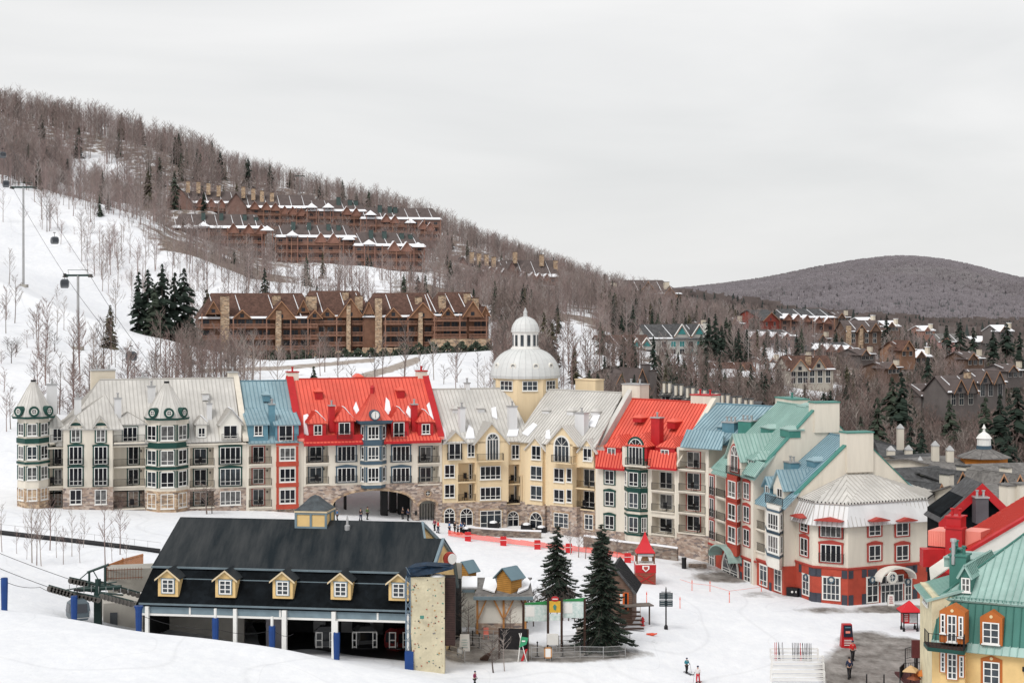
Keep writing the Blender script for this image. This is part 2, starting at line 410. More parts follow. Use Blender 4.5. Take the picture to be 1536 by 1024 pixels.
def bayband(root,xy,z0,z1,d,mat,name='band'):
    mb=MB(); mb.prism(ring(xy,d),z0,z1); return mb.build(name,mat,root)
def oculus(root,c,nrm,r,mat,back=.8,name='round_window',pane=None,inner=False):
    c=Vector(c); nrm=Vector(nrm).normalized(); a=nrm.cross(Vector((0,0,1))).normalized(); b=a.cross(nrm)
    mb=MB(); n=14
    def ringp(rad,o): return [c+nrm*o+a*(rad*math.cos(2*math.pi*k/n))+b*(rad*math.sin(2*math.pi*k/n)) for k in range(n)]
    A,B,C,D_=ringp(r*1.25,-back),ringp(r*1.25,.1),ringp(r*.78,.1),ringp(r*.78,-.02)
    for X,Y in((A,B),(B,C),(C,D_)):
        for k in range(n): mb.poly([X[k],X[(k+1)%n],Y[(k+1)%n],Y[k]])
    f=mb.build(name,mat,root)
    if inner:
        wb=MB(); A_,B_=ringp(r*.8,.03),ringp(r*.52,.05)
        for k in range(n): wb.poly([A_[k],A_[(k+1)%n],B_[(k+1)%n],B_[k]])
        wb.build('window_ring',offw,f)
    pb=MB(); pb.poly(ringp(r*.8,.0)); pb.build('pane',pane or glass3,f)
    cb=MB(); cb.tube(c-a*r*.8+nrm*.04,c+a*r*.8+nrm*.04,.04,n=4); cb.tube(c-b*r*.8+nrm*.04,c+b*r*.8+nrm*.04,.04,n=4)
    cb.build('glazing_bar',white,f); return f
# ================================================================ world, sun, camera
w=bpy.data.worlds.new("World"); scn.world=w; w.use_nodes=True
nt=w.node_tree; N=nt.nodes; L=nt.links; bg=N['Background']; bg.inputs['Strength'].default_value=.1
sky=N.new('ShaderNodeTexSky'); sky.sky_type='NISHITA'; sky.sun_disc=False; sky.sun_elevation=R(52); sky.sun_rotation=R(215)
tc=N.new('ShaderNodeTexCoord'); mp=N.new('ShaderNodeMapping'); mp.inputs['Scale'].default_value=(1.6,1.6,7)
L.new(tc.outputs['Generated'],mp.inputs[0])
no=N.new('ShaderNodeTexNoise'); no.inputs['Scale'].default_value=1.5; no.inputs['Detail'].default_value=7; no.inputs['Roughness'].default_value=.5
no.inputs['Distortion'].default_value=.4
L.new(mp.outputs[0],no.inputs['Vector'])
cr=N.new('ShaderNodeValToRGB'); e=cr.color_ramp.elements; e[0].position=.34; e[0].color=(7.75,7.82,7.85,1); e[1].position=.68; e[1].color=(9.5,9.45,9.4,1)
L.new(no.outputs['Fac'],cr.inputs[0])
mx=N.new('ShaderNodeMixRGB'); mx.inputs[0].default_value=.95
L.new(sky.outputs[0],mx.inputs[1]); L.new(cr.outputs[0],mx.inputs[2]); L.new(mx.outputs[0],bg.inputs['Color'])
sl=bpy.data.lights.new('sun','SUN'); sl.energy=2.0; sl.angle=R(24); sl.color=(1,.97,.93)
so=bpy.data.objects.new('sun',sl); COL.objects.link(so); so.rotation_euler=(R(40),0,R(-32))
cam=bpy.data.cameras.new('camera'); co=bpy.data.objects.new('camera',cam); COL.objects.link(co); scn.camera=co
co.location=(0,0,CZ); co.rotation_euler=(R(90),0,0); cam.sensor_width=36; cam.lens=F/1536*36
cam.shift_y=-(512-HY)/1536; cam.clip_start=1; cam.clip_end=30000
scn.view_settings.view_transform='Standard'; scn.view_settings.look='None'; scn.view_settings.exposure=0
# ================================================================ terrain
TC=np.array([-700,-300,0,200,400,600,768,950,1100,1300,1536,1836,2300],float)
TR={
 1:   [35]*13,
 12:  [31]*13,
 60:  [21,20,19,18,17,16.5,16,15,14,13,12,12,12],
 100: [14,13,12.5,11,9.7,8.2,6.5,4.5,3,1.5,.5,.5,.5],
 125: [12,11.6,11.4,10.0,8.2,6.4,4.0,2,.8,0,0,0,0],
 140: [11.4,11,10.6,9.0,7.6,5.4,3.4,1.8,.8,.2,0,0,0],
 149: [11.2,10.8,9.0,6.7,5.2,3.7,2.6,1.5,.6,0,0,0,0],
 158: [11,10.3,8.4,4.8,3.2,3,2.7,1.7,.6,0,0,0,0],
 175: [11,10,8.4,4.8,3.0,2.7,2.7,2.0,.7,0,0,0,0],
 190: [11,10,8.4,7.4,5,3,2.4,1.7,.5,0,0,0,0],
 215: [11,10,8.3,7.2,5.6,3.4,2.0,1.4,.2,0,0,0,0],
 230: [11,10,8.0,6.6,5.8,3.9,1.8,1.4,.2,0,0,0,0],
 250: [14,13,8.4,6.6,6,4.0,2.0,2.0,.6,0,0,0,0],
 290: [24,21,16,13,12,11,10,8,3,0,0,0,0],
 340: [34,28,22,18,15,15,14,10,5,1,0,0,0],
 400: [46,38,29,23,19,18.5,17,13,8,3,0,0,0],
 470: [68,60,48,34,19.5,20.5,22,17,12,6,0,-2,-2],
 560: [96,84,66,56,40,37,31,23,17,10,2,-3,-3],
 680: [118,108,88,74,50,48,38,28,21,12,4,0,0],
 800: [140,132,112,96,68,62,42,31,20,11,4,0,-2],
 900: [155,148,130,113,91,72,49,30,20,11,4,0,-2],
 1000:[165,155,139,120,100,82,54,31,20,11,4,0,-3],
 1150:[160,150,134,112,92,72,44,26,14,8,2,0,-4],
 1400:[130,120,100,80,60,40,20,10,5,3,0,-2,-6],
 1800:[80,70,55,35,15,3,0,-4,-5,-6,-7,-8,-8],
 2400:[0,0,-5,-8,-9,-9,-9,-9,-9,-9,-9,-9,-9],
 16000:[-12]*13}
TD=np.array(sorted(TR),float); TZ=np.array([TR[int(d)] for d in TD],float)
gpx=np.arange(-700,2301,5.0)
gld=np.concatenate([np.linspace(math.log(1.2),math.log(100),60)[:-1],np.linspace(math.log(100),math.log(1200),420)[:-1],np.linspace(math.log(1200),math.log(15500),80)])
rows=np.array([np.interp(gpx,TC,r) for r in TZ])             # (rows, px)
lt=np.log(TD)
G=np.array([[0.0]*len(gpx)]*len(gld))
for j in range(len(gpx)): G[:,j]=np.interp(gld,lt,rows[:,j])
def smooth1(a,ax,k):
    ker=np.hanning(k+2)[1:-1]; ker/=ker.sum(); pad=k//2
    b=np.concatenate([np.repeat(np.take(a,[0],ax),pad,ax),a,np.repeat(np.take(a,[-1],ax),pad,ax)],ax)
    return np.apply_along_axis(lambda v:np.convolve(v,ker,'valid'),ax,b)
G=smooth1(G,1,21); G=smooth1(G,0,9)
# gentle lumps (snow drifts) growing with distance
def vnoise(X,Y,seed):
    r=np.random.default_rng(seed); T=r.random((256,256))
    xi=np.floor(X).astype(int); yi=np.floor(Y).astype(int); fx=X-xi; fy=Y-yi; fx=fx*fx*(3-2*fx); fy=fy*fy*(3-2*fy)
    g=lambda a,b:T[a%256,b%256]
    return (g(xi,yi)*(1-fx)+g(xi+1,yi)*fx)*(1-fy)+(g(xi,yi+1)*(1-fx)+g(xi+1,yi+1)*fx)*fy-.5
DD=np.exp(gld)[:,None]; UU=((gpx-CX)/F)[None,:]; XX=UU*DD; YY=DD+0*UU
amp=np.clip((YY-260)/400,0,1)
G+=vnoise(XX/38,YY/38,1)*5*amp+vnoise(XX/14,YY/14,2)*2.0*amp+vnoise(XX/6,YY/6,3)*(.25+.5*amp)*np.clip(YY/60-1,0,1)

def carve(x0,x1,d0,d1,za,zb,sl=.55):
    global G
    PXg=gpx[None,:]+0*DD
    dx=np.maximum(np.maximum(x0-PXg,PXg-x1),0)/F*YY; dy=np.maximum(np.maximum(d0-YY,YY-d1),0)
    t=np.clip((PXg-x0)/(x1-x0),0,1); G=np.minimum(G,za+(zb-za)*t+np.hypot(dx,dy)*sl)
carve(297,742,440,488,16.5,22.5,.45); carve(254,642,655,700,47.0,44.0,.45); carve(250,664,780,830,64,58.5,.45); carve(680,840,800,840,36,33.5,.4)

def H(x,y):
    y=max(y,1.3); px=x/y*F+CX; ld=math.log(y)
    j=np.clip((px-gpx[0])/5.0,0,len(gpx)-1.001); i=np.clip(np.searchsorted(gld,ld)-1,0,len(gld)-2)
    j0=int(j); fj=j-j0; fi=min(1,max(0,(ld-gld[i])/(gld[i+1]-gld[i])))
    return float((G[i,j0]*(1-fj)+G[i,j0+1]*fj)*(1-fi)+(G[i+1,j0]*(1-fj)+G[i+1,j0+1]*fj)*fi)
def HP(px,D): return H((px-CX)/F*D,D)
def GP(px,D): return Vector(((px-CX)/F*D,D,HP(px,D)))
PYG=HY+(CZ-G)/DD*F     # image row of every ground vertex
def ellm(px,py,cx,cy,rx,ry): return np.clip(1.6-np.sqrt(((px-cx)/rx)**2+((py-cy)/ry)**2)*1.2,0,1)
PX=gpx[None,:]+0*DD
litter=np.zeros_like(G); wet=np.zeros_like(G); road=np.zeros_like(G)
far=(YY>262)
# brown forest floor weight
litter+=far*np.clip((PX-900)/200,0,1)*.62
litter+=far*(YY>560)*.56*(PX<1000)
litter+=far*(YY<=600)*np.clip((PX-150)/200,0,1)*(PX<1000)*.33
for cx,cy,rx,ry,v in ((60,430,170,130,-.9),(30,320,60,60,-.5),(140,265,50,30,-.7),(240,480,60,40,-.8),(860,540,50,60,-.8),(660,560,90,25,-.9),(520,425,120,25,-.5),(990,470,50,18,-.5),(1010,560,60,15,-.5),(1180,560,40,30,-.6),(1220,440,40,25,-.4),(1420,520,60,12,-.5),(1230,590,50,14,-.4),(1265,455,40,8,-.0),(1180,525,35,8,-.5),(1300,530,30,10,-.45),(1110,555,50,10,-.4),(1400,545,50,8,-.4),(960,500,30,30,-.35),(1440,600,30,10,-.3)):
    litter+=far*ellm(PX,PYG,cx,cy,rx,ry)*v
litter+=(YY>1100)*.5
litter=np.clip(litter,0,1)
wetm=(YY<262)&(YY>100)
for cx,cy,rx,ry,v in ((1310,1010,80,56,1.3),(1290,955,40,14,.25),(1360,975,40,18,.9),(1090,862,75,10,.55),(1050,846,50,8,.5),(1150,892,60,8,.5),(1250,915,90,7,.55),(1350,912,50,7,.9),(850,980,125,14,1.0),(720,970,70,26,1.2),(990,962,40,5,.35),(1110,868,80,9,.4),(1040,905,60,5,.2),(930,905,60,16,.3)):
    wet+=wetm*ellm(PX,PYG,cx,cy,rx,ry)*v
wet=np.clip(wet,0,1)
# roads up the hill
def linem(pts,wd):
    out=np.zeros_like(G)
    for (x0,y0),(x1,y1) in zip(pts[:-1],pts[1:]):
        dx,dy=x1-x0,y1-y0; t=np.clip(((PX-x0)*dx+(PYG-y0)*dy)/(dx*dx+dy*dy),0,1)
        d=np.hypot(PX-x0-t*dx,(PYG-y0-t*dy)); out=np.maximum(out,np.clip(1.5-d/wd,0,1))
    return out
road+=far*(YY<700)*linem([(1255,612),(1290,590),(1318,572),(1345,560)],4)
road+=far*(YY<500)*linem([(540,566),(590,552),(625,540)],5)
road+=far*(YY<500)*linem([(300,556),(420,552),(560,540)],3.5)*.8
road=np.clip(road,0,1)
n0,n1=G.shape
V=np.stack([XX,YY,G],-1).reshape(-1,3)
idx=np.arange(n0*n1).reshape(n0,n1); Q=np.stack([idx[:-1,:-1],idx[:-1,1:],idx[1:,1:],idx[1:,:-1]],-1).reshape(-1,4)
def npmesh(name,V,Q,mats,smooth=False,mi=None):
    me=bpy.data.meshes.new(name); k=Q.shape[1]
    me.vertices.add(len(V)); me.vertices.foreach_set('co',V.astype(np.float32).ravel())
    me.loops.add(Q.size); me.loops.foreach_set('vertex_index',Q.astype(np.int32).ravel())
    me.polygons.add(len(Q)); me.polygons.foreach_set('loop_start',np.arange(0,Q.size,k,dtype=np.int32)); me.polygons.foreach_set('loop_total',np.full(len(Q),k,dtype=np.int32))
    for m in mats: me.materials.append(m)
    if mi is not None: me.polygons.foreach_set('material_index',mi.astype(np.int32))
    if smooth: me.polygons.foreach_set('use_smooth',np.ones(len(Q),bool))
    me.update(calc_edges=True); me.validate(); return me
def ground_mat():
    m=bpy.data.materials.new('snowy_ground'); m.use_nodes=True; nt=m.node_tree; N=nt.nodes; L=nt.links; b=N['Principled BSDF']
    b.inputs['Roughness'].default_value=.75; b.inputs['Specular IOR Level'].default_value=.25
    tc=N.new('ShaderNodeTexCoord')
    def noise(sc,det=6,ro=.6,st=None):
        n=N.new('ShaderNodeTexNoise'); n.inputs['Scale'].default_value=sc; n.inputs['Detail'].default_value=det; n.inputs['Roughness'].default_value=ro
        if st:
            mp=N.new('ShaderNodeMapping'); mp.inputs['Scale'].default_value=st; L.new(tc.outputs['Object'],mp.inputs[0]); L.new(mp.outputs[0],n.inputs['Vector'])
        else: L.new(tc.outputs['Object'],n.inputs['Vector'])
        return n.outputs['Fac']
    def ramp(f,p0,p1,c0,c1):
        r=N.new('ShaderNodeValToRGB'); r.color_ramp.elements[0].position=p0; r.color_ramp.elements[1].position=p1; r.color_ramp.elements[0].color=(*c0,1); r.color_ramp.elements[1].color=(*c1,1); L.new(f,r.inputs[0]); return r.outputs[0]
    def mix(f,a,c):
        x=N.new('ShaderNodeMixRGB'); L.new(f,x.inputs[0]); L.new(a,x.inputs[1]); L.new(c,x.inputs[2]); return x.outputs[0]
    def attr(nm):
        a=N.new('ShaderNodeAttribute'); a.attribute_name=nm; return a.outputs['Fac']
    def mask(at,nz,gain=5):
        # smooth threshold: (attr + noise - 1)*gain+.5
        a=N.new('ShaderNodeMath'); a.operation='ADD'; L.new(at,a.inputs[0]); L.new(nz,a.inputs[1])
        s=N.new('ShaderNodeMath'); s.operation='MULTIPLY_ADD'; s.use_clamp=True; L.new(a.outputs[0],s.inputs[0]); s.inputs[1].default_value=gain; s.inputs[2].default_value=-gain+.5; return s.outputs[0]
    snow=ramp(noise(.05,8,.65),.35,.65,(.74,.755,.785),(.83,.84,.86))
    def tracks(sc,wd,dark_,base,seed):
        mp=N.new('ShaderNodeMapping'); mp.inputs['Location'].default_value=(seed,seed*2,0); mp.inputs['Scale'].default_value=(1,.45,.2); L.new(tc.outputs['Object'],mp.inputs[0])
        n=N.new('ShaderNodeTexNoise'); n.inputs['Scale'].default_value=sc; n.inputs['Detail'].default_value=1.5; L.new(mp.outputs[0],n.inputs['Vector'])
        a=N.new('ShaderNodeMath'); a.operation='MULTIPLY'; L.new(n.outputs['Fac'],a.inputs[0]); a.inputs[1].default_value=14
        b_=N.new('ShaderNodeMath'); b_.operation='PINGPONG'; L.new(a.outputs[0],b_.inputs[0]); b_.inputs[1].default_value=1
        c_=N.new('ShaderNodeMapRange'); L.new(b_.outputs[0],c_.inputs[0]); c_.inputs[1].default_value=0; c_.inputs[2].default_value=wd; c_.inputs[3].default_value=dark_; c_.inputs[4].default_value=1
        x=N.new('ShaderNodeMixRGB'); x.blend_type='MULTIPLY'; x.inputs[0].default_value=1; L.new(base,x.inputs[1]); L.new(c_.outputs[0],x.inputs[2]); return x.outputs[0]
    snow=tracks(.030,.05,.92,snow,3); snow=tracks(.06,.04,.93,snow,40)
    chop=ramp(noise(.9,4,.8,(1,.5,1)),.42,.6,(.93,.935,.95),(1,1,1)); x=N.new('ShaderNodeMixRGB'); x.blend_type='MULTIPLY'; x.inputs[0].default_value=.8; L.new(snow,x.inputs[1]); L.new(chop,x.inputs[2]); snow=x.outputs[0]
    lit=ramp(noise(.6,6,.7),.3,.7,(.10,.075,.062),(.27,.215,.18))
    wt=ramp(noise(.5,6,.7,(1,.6,1)),.35,.7,(.10,.088,.078),(.36,.34,.32))
    rd=ramp(noise(.8,5,.6),.3,.7,(.24,.20,.17),(.42,.37,.33))
    c=mix(mask(attr('litter'),noise(.22,7,.7),7),snow,lit)
    c=mix(mask(attr('wet'),noise(.28,7,.7,(1,.5,1)),3.5),c,wt)
    c=mix(mask(attr('road'),noise(.5,5,.6),4),c,rd)
    L.new(c,b.inputs['Base Color'])
    bp=N.new('ShaderNodeBump'); bp.inputs['Strength'].default_value=.5; bp.inputs['Distance'].default_value=.4
    L.new(noise(.35,8,.6,(1,.45,1)),bp.inputs['Height']); L.new(bp.outputs[0],b.inputs['Normal'])
    return m
gm=ground_mat()
me=npmesh('snow_ground',V,Q,[gm],True)
for nm,a in (('litter',litter),('wet',wet),('road',road)):
    at=me.attributes.new(nm,'FLOAT','POINT'); at.data.foreach_set('value',a.astype(np.float32).ravel())
og=bpy.data.objects.new('snow_ground',me); COL.objects.link(og); tag(og,'snow covered ground of the village square and ski slopes','ground',kind='structure')
# far mountain
mpx=np.arange(600,2300,8.0); mld=np.linspace(0,1,70)
def ridge(px):
    xs=[600,900,1040,1100,1150,1200,1240,1290,1340,1380,1420,1460,1500,1536,1600,1700,1900,2300]
    ys=[466,450,437,430,423,413,405,397,393,394,398,406,417,426,431,427,440,468]
    return np.interp(px,xs,ys)
MD=2300+mld*1500
RZ=CZ-(ridge(mpx)-HY)/F*3800
MZ=np.array([ -11+(RZ+11)*np.sin(t*math.pi/2)**1.15 for t in mld])
extra=np.array([RZ-1-t*60 for t in np.linspace(.05,1,10)]); MZ=np.vstack([MZ,extra]); MD=np.concatenate([MD,3850+np.linspace(0,900,10)])
MX=((mpx-CX)/F)[None,:]*MD[:,None]; MY=MD[:,None]+0*mpx[None,:]
MZ=smooth1(MZ,1,7)+vnoise(MX/160,MY/160,5)*22*np.clip(np.concatenate([mld,np.ones(10)])[:,None]*3,0,1)*np.clip((3700-MY)/500,0,1)
def mount_mat():  # bluish grey ramp carries the distance haze in its colour
    m=bpy.data.materials.new('hazed_forested_hill'); m.use_nodes=True; nt=m.node_tree; N=nt.nodes; L=nt.links; b=N['Principled BSDF']; b.inputs['Roughness'].default_value=1; b.inputs['Specular IOR Level'].default_value=0
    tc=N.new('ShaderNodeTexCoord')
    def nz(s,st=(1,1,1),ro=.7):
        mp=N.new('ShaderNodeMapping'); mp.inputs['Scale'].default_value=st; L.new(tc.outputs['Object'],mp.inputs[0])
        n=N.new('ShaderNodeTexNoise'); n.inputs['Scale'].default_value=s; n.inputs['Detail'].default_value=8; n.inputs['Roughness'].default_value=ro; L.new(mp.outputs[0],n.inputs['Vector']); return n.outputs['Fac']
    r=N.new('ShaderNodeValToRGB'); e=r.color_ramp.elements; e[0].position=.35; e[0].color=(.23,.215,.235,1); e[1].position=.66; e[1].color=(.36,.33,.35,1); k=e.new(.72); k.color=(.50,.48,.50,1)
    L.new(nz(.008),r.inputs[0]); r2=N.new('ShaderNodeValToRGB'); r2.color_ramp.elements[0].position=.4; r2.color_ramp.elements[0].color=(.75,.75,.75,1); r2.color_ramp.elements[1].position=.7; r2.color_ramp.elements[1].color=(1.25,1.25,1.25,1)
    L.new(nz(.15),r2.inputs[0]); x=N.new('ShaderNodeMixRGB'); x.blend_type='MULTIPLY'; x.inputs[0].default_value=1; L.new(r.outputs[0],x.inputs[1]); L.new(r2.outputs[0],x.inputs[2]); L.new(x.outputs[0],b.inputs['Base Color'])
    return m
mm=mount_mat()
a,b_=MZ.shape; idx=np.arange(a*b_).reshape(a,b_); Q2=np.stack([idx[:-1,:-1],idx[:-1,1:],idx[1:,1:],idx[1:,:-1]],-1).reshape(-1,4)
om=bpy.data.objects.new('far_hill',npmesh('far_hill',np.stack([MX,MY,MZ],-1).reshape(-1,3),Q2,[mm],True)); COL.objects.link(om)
tag(om,'low rounded hill covered in bare haze-greyed forest beyond the village','hill',kind='structure')
# ================================================================ the long hotel: attached houses on two facade planes
L_=Fac((25,230),(780,251)); R_=Fac((780,251),(1063,229))
GRP='attached resort hotel houses around the square'
def root_for(fa,px,name,label,cat='building'):
    x,y=fa.xy(px); return thing(name,label,cat,(x,y,H(x,y)),GRP)
def walls(root,fa,x0,x1,zt,zb,holes,off=0,dep=8,mat=cream,zs=None,ms=stone,ends=True,name='wall'):
    """front wall with holes and recesses, side and rear faces; the stone part below zs is a second mesh"""
    t0,t1=fa.t(x0,off),fa.t(x1,off)
    def one(a,b,m,nm,o):
        mb=MB(); wallgrid(mb,fa,t0,t1,a,b,holes,o)
        if ends:
            mb.poly([fa.p(t0,a,o-dep),fa.p(t0,a,o),fa.p(t0,b,o),fa.p(t0,b,o-dep)]); mb.poly([fa.p(t1,a,o),fa.p(t1,a,o-dep),fa.p(t1,b,o-dep),fa.p(t1,b,o)])
        mb.poly([fa.p(t0,b,o),fa.p(t1,b,o),fa.p(t1,b,o-dep),fa.p(t0,b,o-dep)])
        return mb.build(nm,m,root)
    if zs is None: return one(zb,zt,mat,name,off)
    w_=one(zs,zt,mat,name,off); one(zb,zs,ms,'stone_base',off+.03); return w_
def mainroof(root,fa,e0,e1,ye,pe,r0,r1,yr,pr,mats,back=8.5,eo=.5,name='roof',hipl=0,hipr=0,sp=.55):
    ze=fa.z(pe,ye,eo); zr=fa.z(pr,yr,-back)
    te0,te1=fa.t(e0,eo),fa.t(e1,eo); tr0,tr1=fa.t(r0,-back),fa.t(r1,-back)
    mb=MB(); A=fa.p(te0,ze,eo); B=fa.p(te1,ze,eo); C=fa.p(tr1,zr,-back); D_=fa.p(tr0,zr,-back)
    roofpoly(mb,[A,B,C,D_],sp)
    bo=-2*back-eo; A2=fa.p(te0,ze,bo); B2=fa.p(te1,ze,bo)
    roofpoly(mb,[A2,B2,C,D_],sp,ribs=False)
    if hipl: roofpoly(mb,[A,D_,A2],sp)
    if hipr: roofpoly(mb,[B,C,B2],sp)
    mb.tube(D_+Vector((0,0,.03)),C+Vector((0,0,.03)),.12,n=5,m=1)
    return mb.build(name,list(mats),root)
def roofsnow(root,fa,ye,pe,yr,pr,pts,back=8.5,eo=.5):
    ze=fa.z(pe,ye,eo); zr=fa.z(pr,yr,-back); q=[]
    for px,v in pts: o=eo-(back+eo)*v; q.append(fa.p(fa.t(px,o),ze+(zr-ze)*v+.06,o))
    c=sum(q,Vector((0,0,0)))/len(q); mb=MB(); mb.ext(q,(0,0,.16)); mb.build('roof_snow',snowm,root)
def parapet(root,fa,pxe,ye,pxr,yr,mat,back=8.5,eo=.5,w=.75,lift=.35,cap=None,both=True,zb=None):
    """sloping party wall standing above the roof, from eave (pxe,ye) to ridge (pxr,yr) and down behind; with chimney"""
    te=fa.t(pxe,eo); ze=fa.z(pxe,ye,eo); tr=fa.t(pxr,-back); zr=fa.z(pxr,yr,-back); t=(te+tr)/2
    zb=ze-.05 if zb is None else zb
    mb=MB(); A=[fa.p(t-w/2,zb,eo),fa.p(t-w/2,ze+lift,eo),fa.p(t-w/2,zr+lift,-back),fa.p(t-w/2,ze+lift,-2*back-eo),fa.p(t-w/2,zb,-2*back-eo)]
    mb.ext(A,Vector((fa.d.x,fa.d.y,0))*w); o=mb.build('party_wall',mat,root)
    if cap:
        cb=MB(); u=Vector((fa.d.x,fa.d.y,0))
        for a,b in ((1,2),(2,3)):
            P0=A[a]-u*.06; P1=A[b]-u*.06; cb.ext([P0,P1,P1+Vector((0,0,.1)),P0+Vector((0,0,.1))],u*(w+.12))
        cb.build('party_wall_cap',cap,o)
    return t
# ---------------------------------------------------------------- house 1: grey roofs, dark green trim
fa=L_
h=root_for(fa,200,'hotel_house','long cream hotel house with pale grey metal roofs, two pointed turrets and dark green trim')
zE=fa.z(320,664); zs=fa.z(330,732); zb=fa.z(200,775)-1
holes=[]
for (x0,x1,wx) in ((71,94,(81,93)),(171,217,(192,208))):
    for (y0,y1) in ((668,699),(702,729),(735,762)): holes.append(balcony(h,fa,x0,y0,x1,y1,0,1.5,wx,sur=green))
for (y0,y1) in ((671,698),(702,731),(736,760)): holes.append(balcony(h,fa,285,y0,321,y1,0,1.5,(291,310),sur=green))
walls(h,fa,66,369,zE,zb,holes,zs=zs,dep=17)
sb=MB(); fbox(sb,fa,fa.t(66),fa.t(369),zE-.25,zE-.02,.0,.35); sb.build('eaves_cornice',cream,h)
mainroof(h,fa,84,362,662,320,150,350,568,250,(greyroof,greyseam),hipl=1)
# gabled bay with two window columns
t0,t1=fa.t(95,1),fa.t(169,1); z0,z1=zb,fa.z(130,641,1); zsb=fa.z(130,731,1)
mb=MB(); fbox(mb,fa,t0,t1,zsb,z1,-3,1.0); mb.build('wall',cream,h)
mb=MB(); fbox(mb,fa,t0-.03,t1+.03,zb,zsb,-3,1.03); mb.build('stone_base',stone,h)
zr=fa.z(160,592,-3.5)
mb=MB(); zz=z1-.1; a=fa.p(fa.t(90,1.3),zz,1.3); b=fa.p(fa.t(186,1.3),zz-.2,1.3); c1=fa.p(fa.t(158,-4),zr,-4); c0=fa.p(fa.t(157,-4),zr,-4)
bl=fa.p(fa.t(90,1.3),zz,-9); br=fa.p(fa.t(186,1.3),zz-.2,-9)
roofpoly(mb,[a,b,c1],.5); roofpoly(mb,[a,c1,bl],.5); roofpoly(mb,[b,c1,br],.5); mb.build('bay_roof',[greyroof,greyseam],h)
for c in (113.5,151):
    win(h,fa,c-7,638,c+7,663,1.02,sur=green,sw=.18,ped=.2)
    win(h,fa,c-10,669,c+10,696,1.02,cols=3,sur=green,sw=.18,ped=.2,rows=(.25,)); win(h,fa,c-10,701,c+10,728,1.02,cols=3,sur=green,sw=.18,ped=.2,rows=(.25,))
    win(h,fa,c-9,734,c+9,756,1.05,cols=2)
    for y in (698,729.5):
        mb=MB(); railing(mb,fa,fa.t(c-12,1.4),fa.t(c+12,1.4),fa.z(c,y,1.4),1.4,ends=.35); mb.build('balcony_railing',iron,h)
    dormer(h,fa,c-9,c+9,644,636,624,1.1,2.5,cream,(greyroof,greyseam))
# top row dormer balconies
dormer(h,fa,170,218,664,636,620,.1,5,offw,(greyroof,greyseam),'hip'); win(h,fa,184,640,206,662,.13,cols=3,pane=glass,sur=green,sw=.1)
dormer(h,fa,74,95,664,640,624,.1,4,offw,(greyroof,greyseam),'hip'); win(h,fa,79,642,93,661,.13,pane=glass)
mb=MB(); railing(mb,fa,fa.t(171,.9),fa.t(217,.9),fa.z(195,663,.9),.9); railing(mb,fa,fa.t(76,.9),fa.t(95,.9),fa.z(85,663,.9),.9); mb.build('balcony_railing',iron,h)
mb=MB(); fbox(mb,fa,fa.t(171,.9),fa.t(217,.9),fa.z(195,665,.9),fa.z(195,663,.9),0,1); mb.build('balcony_floor',cream,h)
dormer(h,fa,294,310,655,636,625,-.1,4,offw,(greyroof,greyseam),'hip',snow=True); win(h,fa,297,641,308,655,-.07)
dormer(h,fa,330,362,662,634,614,.0,6,offw,(greyroof,greyseam),'gable',snow=True); win(h,fa,335,637.5,356,660,.03,pane=glass)
mb=MB(); railing(mb,fa,fa.t(333,.8),fa.t(357,.8),fa.z(345,661,.8),.8); mb.build('balcony_railing',iron,h)
vent(h,fa,304,314,590,600,-5,greyskirt,greyroof)
for y0,y1 in ((670,695.5),(702,728),(736,757)):
    win(h,fa,330,y0,361,y1,.03,cols=4,rows=(.25,),sur=None if y0>730 else green,sw=.2,ped=0 if y0>730 else .22)
    if y0<730:
        mb=MB(); railing(mb,fa,fa.t(328,.4),fa.t(363,.4),fa.z(345,y1+1,.4),.4,ends=.35); mb.build('balcony_railing',iron,h)
for x0,x1,y,b_ in ((112,122,598,-2),(172,182,598,-1),(222,233,580,-5),(70,86,577,-2),(311,318,606,-2.5)):
    chimney(h,fa,x0,x1,y,y+45,b_,.9,greyskirt,1)
chimney(h,fa,137,173,556,585,-9,2.4,creamdk,2); chimney(h,fa,344,357,559,590,-8.5,2,cream,1)
chimney(h,fa,207,222,567,585,-9,1.5,creamdk,1)
